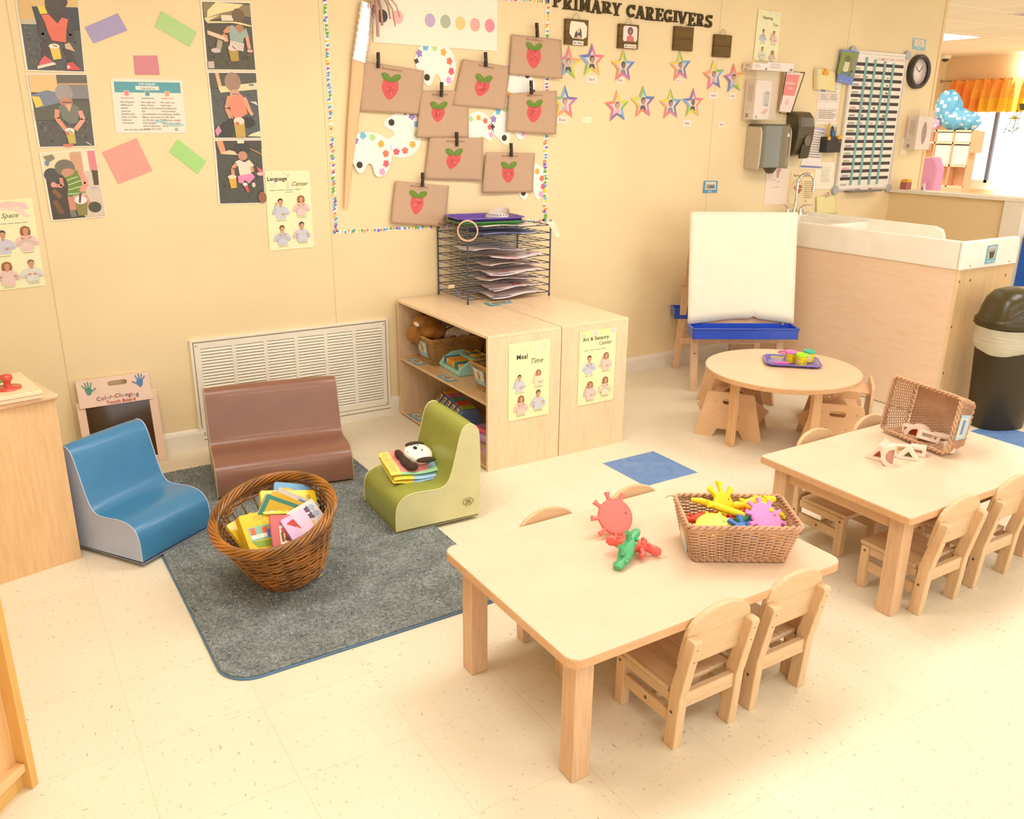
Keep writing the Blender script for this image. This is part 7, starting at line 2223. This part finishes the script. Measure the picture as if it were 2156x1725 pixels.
o_, i_ = tri(.047, .015)
block('toy_block', 'leftmost triangle block with a red pane standing on the right hand table', o_, i_, '#e2605a', (2.335, -2.315, ZT), (0, 0, R(-75)))
o_, i_ = tri(.047, .015)
block('toy_block', 'triangle block with a teal pane standing second from the left', o_, i_, '#5aa8a4', (2.385, -2.300, ZT), (0, 0, R(-30)))
o_, i_ = arcb(.041, .014)
block('toy_block', 'upright half round block between the teal and green triangle blocks', o_, i_, '#f0b0a0', (2.325, -2.372, ZT + .036), (0, R(-90), R(-52)))
o_, i_ = tri(.038, .012)
block('toy_block', 'small triangle block with a green pane nearest the basket opening', o_, i_, '#6a8a2a', (2.432, -2.358, ZT), (0, 0, R(-58)))
o_, i_ = rec(.026, .036, .012)
block('toy_block', 'small square block lying just outside the tipped basket', o_, i_, '#f3c88a', (2.492, -2.355, ZT), (0, 0, R(-60)))
o_, i_ = rec(.030, .030, .008)
block('toy_block', 'pale yellow block lying between the green triangle and the basket', o_, i_, '#f0d890', (2.468, -2.315, ZT), (0, 0, R(-40)), .02)
zf = ZT + .016
o_, i_ = arcb(.047, .015)
block('toy_block', 'half round block with a red pane standing inside the tipped basket', o_, i_, '#c8402c', (2.625, -2.265, zf), (0, 0, R(-82)))
o_, i_ = rec(.038, .036, .012)
block('toy_block', 'rectangular block leaning on the red half round block in the basket', o_, i_, '#e9d8b8', (2.600, -2.318, zf + .004), (R(-20), R(12), R(-50)))
o_, i_ = rec(.045, .034, .012)
block('toy_block', 'long rectangular block at the right inside the tipped basket', o_, i_, '#e9dcc8', (2.640, -2.362, zf), (R(0), 0, R(-70)))
o_, i_ = [(x, z) for x, z in circ(0, .020, .020, .020, 16)], [(x, z) for x, z in circ(0, .020, .012, .012, 16)]
block('toy_block', 'round wooden block in the front right corner of the tipped basket', o_, i_, '#f0a890', (2.594, -2.388, zf + .012), (R(90), 0, R(0)))
block('toy_block', 'block mostly hidden behind the red half round block in the basket', *rec(.028, .03, .008), '#e9dcc8', (2.640, -2.225, zf), (0, 0, R(-80)))
fb_e = [Vector((-.152, -.045, .095)), Vector((-.152, .050, .095)), Vector((-.140, .045, .030)), Vector((-.140, -.040, .030))]
fbM = Matrix.Translation(fb_.location) @ Mo.to_4x4()
q = [fbM @ p for p in fb_e]
part_label(fb_, q, Mo @ Vector((-1, 0, 0)), 'Blocks', '#a8ccd4', [('r', .2, .3, .8, .6, '#5a88c8')])

# ---- purple tray with dough pots on the round table
TA = math.atan2(-.235, .235)
tray('plastic_tray', 'purple plastic tray holding dough pots on the round table', (3.085, -1.275, .3705), .270, .205, .016, '#7460b4', R(-42))
def dough(label, loc, lid, lab2=False):
    t = thing('dough_pot', label, 'pot', loc, R(-45), 'yellow dough pots')
    obj('pot_body', B().lathe([(.0235, 0), (.0245, .003), (.027, .048), (.027, .050)], 28), plain('#f6dc10', .35), t)
    obj('lid', B().lathe([(.0285, .046), (.0295, .050), (.0295, .057), (.026, .058), (.025, .0555), (.0001, .0555)], 28), plain(lid, .35), t)
    pb = B()
    def patch(a0, a1, z0, z1, c, k=6):
        for i in range(k):
            x0, x1 = a0 + (a1 - a0) * i / k, a0 + (a1 - a0) * (i + 1) / k
            rr0, rr1 = .0247 + .0023 * z0 / .048 + .0003, .0247 + .0023 * z1 / .048 + .0003
            pb.add([(rr0 * math.cos(x0), rr0 * math.sin(x0), z0), (rr0 * math.cos(x1), rr0 * math.sin(x1), z0), (rr1 * math.cos(x1), rr1 * math.sin(x1), z1), (rr1 * math.cos(x0), rr1 * math.sin(x0), z1)], [(0, 1, 2, 3)], c)
    f = R(-90)
    if lab2:
        patch(f - .25, f + .25, .006, .040, '#f7ecd8')
        for j in range(10):
            patch(f - .08, f + .1, .009 + j * .003, .0105 + j * .003, '#6a6a70', 2)
    else:
        patch(f - 1.2, f - .1, .034, .036, '#8a7a1c')
        patch(f - 1.1, f - .55, .014, .030, '#e8c890')
        patch(f - 1.1, f - .7, .022, .024, '#7a4a2c')
        patch(f - .35, f - .1, .012, .018, '#8ab8b0')
        patch(f + .2, f + .9, .030, .032, '#a89a1c')
        patch(f + .3, f + .9, .010, .026, '#c8b414')
        patch(f - 1.1, f - .4, .007, .009, '#8a7a1c')
    obj('label_print', pb, M_PRINT, t)
    return t
dough('dough pot with a pink lid on the purple tray', (3.082, -1.268, .3735), '#ee86c8')
dough('dough pot with a lime green lid on the purple tray', (3.082, -1.335, .3735), '#a8ee1c')
dough('dough pot with a teal green lid and white label on the purple tray', (3.170, -1.305, .3735), '#4cc094', True)
t = thing('cookie_cutter', 'yellow rimmed cutter ring beside the pink lidded pot on the tray', 'cutter', (3.025, -1.235, .3745), R(-40))
pb = B()
rp_ = [(.030 * math.cos(a) * (1 + .12 * math.sin(3 * a)), .018 * math.sin(a)) for a in [2 * PI * k / 30 for k in range(30)]]
pb.tube([(x, y, .024) for x, y in rp_], .0022, 6, True)
obj('cutter_rim', pb, plain('#e6e83c', .35), t)
wb = B()
for (a, c) in zip(rp_, rp_[1:] + rp_[:1]):
    wb.add([(a[0], a[1], 0), (c[0], c[1], 0), (c[0], c[1], .024), (a[0], a[1], .024)], [(0, 1, 2, 3)], None, True)
obj('cutter_wall', wb, plain('#d8cce0', .3, alpha=.7), t)
t = thing('dough_roller', 'pink toy dough tool lying on the purple tray', 'toy', (3.005, -1.285, .3835), R(-42))
obj('handle', B().tube([(-.028, 0, 0), (-.022, 0, 0), (-.018, 0, 0), (.03, 0, 0)], .008, 10, rr=[.010, .011, .007, .0075]), plain('#e868b4', .35), t)
obj('head', B().ball((-.030, 0, 0), (.008, .012, .009)), plain('#ee78be', .35), t)
o = obj('cookie_cutter', B().tube([(.022 * math.cos(a), .022 * math.sin(a), .046) for a in [2 * PI * k / 20 for k in range(20)]], .004, 6, True).tube([(.022, 0, .046), (.024, 0, .02), (.022, 0, .004)], .003, 6), plain('#e070b4', .35), loc=(3.062, -1.235, .3735))
tag(o, 'pink plastic ring tool leaning behind the pink lidded pot', 'toy')

# ---- willow basket of books
BT = Matrix.Translation((.462, -1.395, .018)) @ Matrix.Rotation(R(0), 4, 'Z')
t = thing('willow_basket', 'large round brown willow basket of picture books tilted on the rug', 'basket', (0, 0, 0))
BKLOC = Vector((.492, -1.425, .045))
# tilt towards the camera and to the left
tilt = Matrix.Rotation(R(11), 4, 'X') @ Matrix.Rotation(R(-13), 4, 'Y')
t.location = BKLOC
t.rotation_euler = tilt.to_euler()
MWL = plain('#8f5a20', .25, coat=.4, var=.30)
MWL2 = plain('#955f22', .25, coat=.4, var=.28)
b0, b1, Hh = .112, .186, .236
NS = 24
rows_ = 24
wv = B()
for k in range(rows_):
    f = (k + .5) / rows_
    rr_ = b0 + (b1 - b0) * f ** .85
    path = []
    a_start, a_end = 0, 2 * PI
    gap = 15 <= k <= 20
    n_ = NS * 6
    seq = []
    for i in range(n_):
        a = 2 * PI * i / n_
        da = (math.degrees(a) - 100) % 360
        if gap and (da < 34 or da > 336):
            if seq:
                path.append(seq)
                seq = []
            continue
        o = .005 * math.sin(NS * a / 2 + (PI if k % 2 else 0))
        r_ = rr_ + o
        seq.append((r_ * math.cos(a), r_ * math.sin(a), .008 + f * (Hh - .02) + .0022 * math.sin(a * 3 + k)))
    if not gap:
        wv.tube(seq, .0042, 6, True, rr=[.0042 + .0008 * math.sin(i * .7 + k) for i in range(len(seq))])
    else:
        # two runs joined across angle zero
        full = path + [seq]
        if len(full) == 2:
            seq = full[1] + full[0]
        wv.tube(seq, .0042, 6, False)
obj('woven_side', wv, MWL, t)
sk = B()
for k in range(NS):
    a = 2 * PI * (k + .5) / NS
    sk.tube([(b0 * math.cos(a), b0 * math.sin(a), .002), ((b0 + (b1 - b0) * .55) * math.cos(a), (b0 + (b1 - b0) * .55) * math.sin(a), Hh * .5), (b1 * math.cos(a), b1 * math.sin(a), Hh)], .0028, 5)
obj('stakes', sk, MWL2, t)
bs_ = B()
for k in range(9):
    r_ = b0 * (k + 1) / 9
    bs_.tube([(r_ * math.cos(2 * PI * i / 40), r_ * math.sin(2 * PI * i / 40), .005) for i in range(40)], .0068, 5, True)
obj('base', bs_, MWL, t)
rm = B()
NR = 8
for k in range(NR):
    ph = 2 * PI * k / NR
    path = []
    for i in range(180):
        a = 2 * PI * i / 180
        tw_ = ph + a * 5
        path.append(((b1 + .004 + .0125 * math.cos(tw_)) * math.cos(a), (b1 + .004 + .0125 * math.cos(tw_)) * math.sin(a), Hh + .006 + .013 * math.sin(tw_)))
    rm.tube(path, .0050, 6, True)
obj('twisted_rim', rm, MWL2, t)
st = B()
for x, y, z in ((.02, -.19, .02), (.10, -.155, .035), (.125, -.13, .05)):
    pass
tl4 = Matrix.Translation(BKLOC) @ tilt
# straw scraps on the rug
for i, (x, y) in enumerate(((.562, -1.50), (.585, -1.455))):
    o = obj('willow_scrap', B().tube([(0, 0, 0), (.012, .006, .002), (.02, .016, 0)], .0022, 5), plain('#d8b070', .6), loc=(x, y, .0205))
    tag(o, ['broken willow scrap on the rug nearest the camera below the book basket', 'broken willow scrap on the rug at the right foot of the book basket'][i], 'scrap', 'broken willow scraps')
# books
def book(label, loc, rot, w_, h_, th, cover, prints, spine=None, page='#f0e0cc'):
    """local: cover faces -y, x to the right, z up"""
    t = thing('picture_book', label, 'book', (0, 0, 0), 0, 'picture books in the willow basket')
    Mx = tl4 @ Matrix.Translation((loc[0] * .84 + .004, loc[1] * .84 + .006, loc[2] + .024)) @ rot
    t.matrix_world = Mx
    t.location = Mx.to_translation()
    t.rotation_euler = Mx.to_euler()
    obj('pages', B().prism(rrect(-w_ / 2 + .003, -th / 2 + .001, w_ / 2 - .001, th / 2 - .001, .001, 1), -h_ / 2 + .001, h_ / 2 - .001), plain(page, .6), t)
    cv_ = B()
    for y in (-th / 2 - .0012, th / 2):
        cv_.prism(rrect(-w_ / 2, -h_ / 2, w_ / 2, h_ / 2, .006, 3), y, y + .0012, cover, ax='y')
    cv_.box(-w_ / 2 - .0012, -th / 2 - .0012, -h_ / 2 + .004, -w_ / 2, th / 2 + .0012, h_ / 2 - .004, spine or cover)
    obj('cover', cv_, M_LAM, t)
    q = [(-w_ / 2, -th / 2 - .0013, h_ / 2), (w_ / 2, -th / 2 - .0013, h_ / 2), (w_ / 2, -th / 2 - .0013, -h_ / 2), (-w_ / 2, -th / 2 - .0013, -h_ / 2)]
    if prints:
        sheet('cover_picture', q, NW, prints, None, M_LAM, parent=t, origin=(0, 0, 0), th=0)
    return t
def RX(a): return Matrix.Rotation(R(a), 4, 'X')
def RY(a): return Matrix.Rotation(R(a), 4, 'Y')
def RZ(a): return Matrix.Rotation(R(a), 4, 'Z')
yb = [('t', 'Play', .3, .16, .10, '#b8a020', None, .2), ('r', .10, .28, .62, .56, '#8ac0a8'), ('r', .14, .30, .26, .46, '#e86a3c'), ('r', .42, .32, .56, .44, '#e86a3c'), ('r', .12, .44, .5, .52, '#f4ecd8'), ('w', .62, .46, .10, '#5a84c8', 3), ('p', [(.10, .56), (.7, .60), (.6, .72), (.2, .70)], '#8cac38'), ('t', 'School Bus', .5, .82, .075, '#a88a20', .6, 0, 'c'), ('w', .2, .92, .05, '#7ac83c', 1), ('w', .45, .93, .04, '#a8a040', 2)]
book('large yellow picture book with a school bus scene at the left of the basket', (-.062, -.045, .165), RZ(14) @ RY(22) @ RX(-48), .145, .165, .026, '#f3c51c', yb, '#f3c51c', '#d9c4b4')
book('thin yellow board book leaning behind the large yellow book at the basket edge', (-.105, .015, .150), RZ(30) @ RY(16) @ RX(-50), .11, .14, .010, '#f5d234', [('w', .6, .3, .1, '#8cb838', 3)])
book('red board book with a white square and brown squirrel tail', (.012, -.078, .168), RZ(0) @ RY(26) @ RX(-52), .10, .12, .008, '#d0686c', [('p', [(.25, .3), (.85, .3), (.85, .9), (.25, .9)], '#f8e6cc'), ('w', .6, .6, .17, '#8a4a28', 4), ('l', [(.35, .75), (.32, .5), (.45, .42)], .07, '#8a4a28')])
book('teal spined thin book standing diagonally in the middle of the basket', (.015, .010, .172), RZ(20) @ RY(-42) @ RX(-20), .13, .16, .009, '#4f9888', [('r', .1, .1, .9, .9, '#e8c440')], '#4f9888')
book('yellow book with blue pictures behind the teal spined book', (.040, .015, .168), RZ(18) @ RY(-42) @ RX(-24), .13, .155, .008, '#f0c030', [('w', .3, .7, .12, '#2f68b0', 4), ('w', .6, .3, .1, '#2f68b0', 2)])
book('grey blue book standing diagonally behind the yellow and blue book', (.062, .025, .165), RZ(16) @ RY(-42) @ RX(-28), .13, .15, .008, '#dcd4cc', [('r', .5, .5, .95, .95, '#6890c0')])
book('long bright yellow book lying across the back right of the basket', (.072, .048, .195), RZ(-4) @ RY(24) @ RX(-60), .185, .085, .016, '#f8d418', [('w', .3, .3, .1, '#b8a428', 4), ('w', .6, .4, .1, '#b8a428', 3), ('w', .85, .3, .1, '#b8a428', 2), ('r', .04, .72, .2, .95, '#fbf0c8'), ('t', 'The little story book', .3, .92, .12, '#a88a20', .6)])
book('blue and orange picture book leaning at the back right of the basket', (.088, .085, .175), RZ(-12) @ RY(26) @ RX(-50), .12, .12, .007, '#7ab0d8', [('p', [(.35, .3), (1, .4), (1, 1), (.3, 1)], '#f08048'), ('r', .15, .15, .5, .25, '#f0c060'), ('w', .6, .6, .15, '#9aa8c8', 5)])
book('lilac paged book lying open at the front of the basket', (.062, -.082, .168), RZ(12) @ RY(4) @ RX(-58), .085, .10, .022, '#dcb8e0', [('r', .45, 0, 1, 1, '#f0c8e0')], '#b898c8', '#c8a8d8')
book('busy patterned picture book at the front right of the basket', (.108, -.045, .168), RZ(14) @ RY(2) @ RX(-58), .10, .10, .010, '#e8d8d0', [('w', .2 + .15 * (k % 5), .25 + .25 * (k // 5), .11, ['#c8404c', '#7a9ac8', '#e8c060', '#5a3a5a', '#a0b8d0'][k % 5], k) for k in range(13)])
book('small red and white striped book standing low at the front middle', (.036, -.098, .160), RZ(5) @ RY(-20) @ RX(-40), .06, .09, .006, '#e04a4a', [('p', [(.1, .5), (.9, .3), (.9, .6), (.1, .8)], '#f6e6dc')])

# ---- cloth puppy book on the green chair
t = thing('cloth_book', 'soft cloth book with a puppy head on the green chair', 'book', (1.075, -1.165, .166), R(-6))
t.scale = (1.18, 1.18, 1.18)
t.rotation_euler = (R(12), R(3), R(-6))
t.location.z = .182
def pillow(x0, y0, x1, y1, z, th, col, seed, sag=0):
    b = B()
    n = 16
    vs = []
    for s_ in (1, -1):
        for i in range(n + 1):
            for j in range(n + 1):
                u, v_ = i / n, j / n
                e = (16 * u * (1 - u) * v_ * (1 - v_)) ** .35
                zz = z + s_ * th / 2 * e + .004 * math.sin(7 * u + seed) * math.sin(5 * v_ + seed) - sag * u * u
                vs.append((x0 + (x1 - x0) * u, y0 + (y1 - y0) * v_, zz))
    fs = []
    m_ = (n + 1) ** 2
    for i in range(n):
        for j in range(n):
            a = i * (n + 1) + j
            fs.append((a, a + n + 1, a + n + 2, a + 1))
            fs.append((m_ + a, m_ + a + 1, m_ + a + n + 2, m_ + a + n + 1))
    cols = col if callable(col) else (lambda u, v_: col)
    for k, f in enumerate(fs):
        cell = k // 2
        u, v_ = (cell // n + .5) / n, (cell % n + .5) / n
        b.add([vs[q_] for q_ in f], [(0, 1, 2, 3)], cols(u, v_), True)
    return b
def pat(u, v_):
    if u < .16:
        return '#f7e070'
    if u < .62 + .2 * math.sin(v_ * PI) and .08 < v_ < .97:
        return '#fb9c98'
    if v_ < .1 or (u < .3 and v_ > .9):
        return '#a0d8a0'
    return '#a4ccec'
obj('lower_page', pillow(-.092, -.075, .100, .085, .006, .010, lambda u, v_: '#ecd048' if u < .4 else '#9cc0e4', 2), M_PRINT, t)
obj('middle_page', pillow(-.086, -.070, .096, .082, .014, .010, lambda u, v_: '#f0dc50' if u < .35 else '#a8d0e8', 4), M_PRINT, t)
obj('front_page', pillow(-.095, -.058, .090, .090, .026, .014, pat, 1), M_PRINT, t)
q = [(-.066, .082, .0345), (-.066, -.055, .0345), (-.090, -.055, .0345), (-.090, .082, .0345)]
sheet('title_lettering', q, UP, [('t', 'ROGER THE PUP', .06, .80, .62, '#d8d0a0', .86)], None, M_PRINT, parent=t, origin=(0, 0, 0), th=0.001)
h = B().ball((0, 0, 0), (.046, .050, .026), n=24, m=14).ball((-.022, 0, .006), (.030, .036, .020), n=20, m=12)
h.v = [(x + .022, y + .018, z + .050) for x, y, z in h.v]
hd = obj('puppy_head', h, plain('#fbf6ea', .9, var=.01), t)
MBK_ = plain('#443224', .9)
obj('nose', B().ball((.006, .016, .077), (.007, .008, .005)), MBK_, hd)
obj('eye', B().ball((.022, .034, .074), (.0035, .0035, .002)), MBK_, hd)
obj('eye', B().ball((.025, .004, .074), (.0035, .0045, .002)), MBK_, hd)
obj('mouth', B().tube([(.004, .016, .0745), (-.012, .014, .073), (-.020, .010, .068)], .0007, 4).ball((-.021, .009, .068), (.0025, .004, .002)), plain('#e07a70', .8), hd)
obj('ear', B().ball((.018, .054, .066), (.034, .014, .008)), MBK_, hd)
obj('ear', B().ball((.028, -.036, .060), (.034, .013, .008)), MBK_, hd)
obj('paw', B().ball((-.040, .036, .044), (.014, .026, .012)).ball((-.036, -.006, .044), (.014, .030, .012)), MBK_, t)
obj('paw', B().ball((-.020, -.040, .042), (.022, .016, .012)), MBK_, t)

# ---- things inside the left shelf unit
b1_ = basket('wicker_basket', 'deep wicker basket of animal puppets on the middle shelf by the wall', (1.745, -.210, .318), .270, .155, .315, .195, .135, MWK2, 24, (13, 7), (0, 0, R(0)))
part_label(b1_, [(1.583, -.150, .440), (1.583, -.262, .435), (1.600, -.255, .352), (1.600, -.160, .355)], (-1, 0, 0), 'Puppets', '#8cb8d0', [('w', .5, .35, .2, '#b89868', 3), ('w', .5, .55, .12, '#8a6a40', 4)])
cloth_lump('puppet', [((0, 0, 0), (.075, .075, .045)), ((-.03, .02, .045), (.060, .050, .045)), ((-.085, .02, -.01), (.040, .045, .05))], '#a8702c', (1.660, -.175, .470), 'brown dog hand puppet hanging over the rim of the shelf basket', 'puppet', 2)
pp_ = bpy.data.objects['puppet']
obj('eye_patch', B().ball((-.085, .0, .045), (.008, .032, .012)), plain('#f4e6e0', .8), pp_)
obj('eye', B().ball((-.04, .01, .095), (.010, .022, .010)), plain('#3a2a20', .4), pp_)
cloth_lump('puppet', [((0, 0, 0), (.070, .055, .04)), ((.04, -.02, .01), (.05, .05, .03))], '#cfc4c0', (1.770, -.235, .462), 'white and grey striped puppet behind the brown dog puppet', 'puppet', 5, '#6a5a48')
cloth_lump('puppet', [((0, 0, 0), (.06, .05, .035))], '#8a7434', (1.810, -.200, .480), 'olive and dark spotted puppet at the back of the shelf basket', 'puppet', 9, '#3f3420')
b2_ = dup(b1_, (1.745, -.775, .318), None, 'wicker basket at the open end of the middle shelf partly hidden by the shelf end')
b2_.scale = (.95, .95, .9)
t = thing('toy_piano', 'pale aqua toy piano with yellow and orange keys on the middle shelf', 'toy', (1.735, -.415, .3185), R(-4))
AQ = plain('#a4dccf', .35)
obj('casing', B().prism([(-.10, 0), (.10, 0), (.11, .05), (.02, .075), (-.04, .070), (-.085, .045), (-.108, .015)], -.115, -.100, ax='y').prism([(-.10, 0), (.10, 0), (.11, .05), (.02, .075), (-.04, .070), (-.085, .045), (-.108, .015)], .100, .115, ax='y').box(-.10, -.10, 0, .11, .10, .020).box(.0, -.10, .02, .10, .10, .06), AQ, t, bevel=.005)
for k in range(8):
    c = ['#3a6cb0', '#f0b828', '#f0a038', '#f08c40', '#f0b828', '#3f9060', '#3a6cb0', '#f0b828'][7 - k]
    obj('key', B().box(-.085, -.095 + k * .0240, .022, .0, -.074 + k * .0240, .052), plain(c, .35), t, bevel=.003)
    obj('chime_bar', B().box(.02, -.095 + k * .024, .062, .095, -.075 + k * .024, .067), plain(['#f0c028', '#3f5080', '#88a030', '#f0b020'][k % 4], .3), t)
pn = B()
for k in range(8):
    for x in (.03, .085):
        pn.ball((x, -.085 + k * .024, .069), (.004, .004, .003), n=8, m=6)
obj('studs', pn, plain('#fbf6f0', .3), t)
obj('badge', B().prism(circ(-.0, .010, .010, .007, 14), -.1165, -.1148, '#e07a80', ax='y'), M_PLAST, t)
t = thing('pop_up_toy', 'blue toy with five coloured flip lids on the lowest shelf', 'toy', (1.730, -.290, .0205), R(-9))
PB = plain('#6c88c4', .35)
obj('casing', B().prism([(-.09, 0), (.09, 0), (.09, .05), (.06, .098), (-.02, .098), (-.062, .050), (-.09, .045)], -.17, .17, ax='y'), PB, t, bevel=.012, seg=3)
for k in range(5):
    y = .132 - k * .066
    c = ['#f0a82c', '#d870b8', '#52a8a0', '#e0564c', '#a8b830'][k]
    obj('flip_lid', B().box(-.018, y - .026, .098, .052, y + .026, .108), plain(c, .35), t, bevel=.004)
    pw = B()
    pw.add([(-.0635, y - .020, .052), (-.0635, y + .020, .052), (-.0255, y + .020, .0955), (-.0255, y - .020, .0955)], [(0, 1, 2, 3)], '#e9e0b8')
    pw.v = [(x - .0012, yy, z + .0010) for x, yy, z in pw.v]
    for j in range(3):
        f0 = .2 + .22 * j
        pw.add([(-.0655 + .038 * f0, y - .012 + .006 * j, .054 + .0435 * f0), (-.0655 + .038 * f0, y + .004 + .005 * j, .054 + .0435 * f0), (-.0655 + .038 * (f0 + .2), y + .004 + .005 * j, .054 + .0435 * (f0 + .2)), (-.0655 + .038 * (f0 + .2), y - .012 + .006 * j, .054 + .0435 * (f0 + .2))], [(0, 1, 2, 3)], ['#b88a3c', '#6a8a3c', '#c05a50'][j])
    obj('animal_picture', pw, M_PRINT, t)
    obj('button', B().ball((-.078, y, .046), (.014, .016, .012)), plain(['#f0a82c', '#e8a0c8', '#8ab83c', '#e0505c', '#8ac040'][k], .35), t)
t = thing('toy_phone', 'pink and lilac plastic toy at the open end of the lowest shelf', 'toy', (1.72, -.62, .0205), R(12))
obj('casing', B().box(-.07, -.09, 0, .07, .09, .045), plain('#c8a8dc', .35), t, bevel=.02, seg=3)
obj('handle', B().tube([(-.04, -.06, .05), (-.05, 0, .065), (-.04, .06, .05)], .014, 8), plain('#e8608c', .35), t)
o = obj('paper_sheet', B().box(0, 0, 0, .1, .16, .002), plain('#e8b8c8', .6), loc=(1.60, -.90, .0205))
tag(o, 'flat pink card lying at the near end of the lowest shelf', 'card')

# ---- knob puzzles on the maple cabinet
LC = Matrix.Translation((-.098, -.906, 0)) @ Matrix.Rotation(R(14.6), 4, 'Z')
def lc(x, y, z): return tuple(LC @ Vector((x, y, z)))
t = thing('knob_puzzle', 'wooden knob puzzle board at the front of the maple cabinet top', 'puzzle', lc(-.235, .125, .6125), R(10))
obj('board', B().box(-.21, -.14, 0, .205, .14, .012), plain('#f3cfa8', .45), t, bevel=.002)
obj('board_edge', B().box(-.21, -.141, .013, .205, .14, .026), plain('#f7d9b4', .45), t, bevel=.002)
K2 = plain('#d4553e', .3, coat=.3)
o = obj('red_disc', B().lathe([(.040, .026), (.040, .032), (.0001, .032)], 28), K2, t); o.location = (.125, -.052, 0)
obj('knob', B().lathe([(.012, .032), (.010, .046), (.013, .052), (.019, .062), (.017, .072), (.0001, .076)], 20), K2, o)
K3 = plain('#4f9a3c', .3, coat=.3)
o = obj('green_rectangle', B().box(-.055, -.028, .026, .055, .030, .034), K3, t, bevel=.002); o.location = (.075, .062, 0)
o2 = obj('knob', B().lathe([(.012, .034), (.010, .046), (.013, .052), (.018, .062), (.016, .070), (.0001, .074)], 20), plain('#3f8a3c', .3, coat=.3), o); o2.location = (-.005, 0, 0)
o = obj('yellow_piece', B().lathe([(.030, .026), (.030, .031), (.0001, .031)], 24), plain('#e8b820', .3), t); o.location = (.015, -.075, 0)
t = thing('picture_puzzle', 'wooden tray puzzle with a wavy front edge showing a blue and green scene', 'puzzle', lc(-.33, .335, .655), R(10))
t.rotation_euler = (R(14), 0, R(12))
n = 20
pts2 = [(-.22, .10)] + [(-.22 + .44 * k / n, -.09 + .010 * math.sin(k * .9)) for k in range(n + 1)] + [(.19, .10)]
obj('tray_board', B().prism(pts2, 0, .010), plain('#f2c8a4', .45), t, bevel=.002)
pc = B()
pc.prism(wob(.02, .02, .10, .06, 30, .08, 3), .010, .0115, '#a0c8dc').prism(wob(.03, -.01, .075, .025, 24, .1, 4), .0115, .0125, '#c8cc6c').prism(wob(-.02, .03, .04, .02, 20, .1, 5), .0115, .0125, '#f0b878').prism(wob(.04, .035, .03, .006, 16, .05, 6), .0115, .0127, '#fbf6ec')
obj('picture', pc, M_PRINT, t)
obj('tray_rim', B().prism([(x, y - .002) for x, y in pts2[1:-1]] + [(.215, -.07), (-.215, -.07)], .010, .016), plain('#f7d8b8', .45), t, bevel=.002)
o = obj('support_block', B().box(-.18, -.05, 0, .16, .05, .040), plain('#efc79a', .5), loc=lc(-.33, .33, .6125))
o.rotation_euler = (0, 0, R(14.6))
tag(o, 'plain wooden block under the picture puzzle on the maple cabinet', 'block')
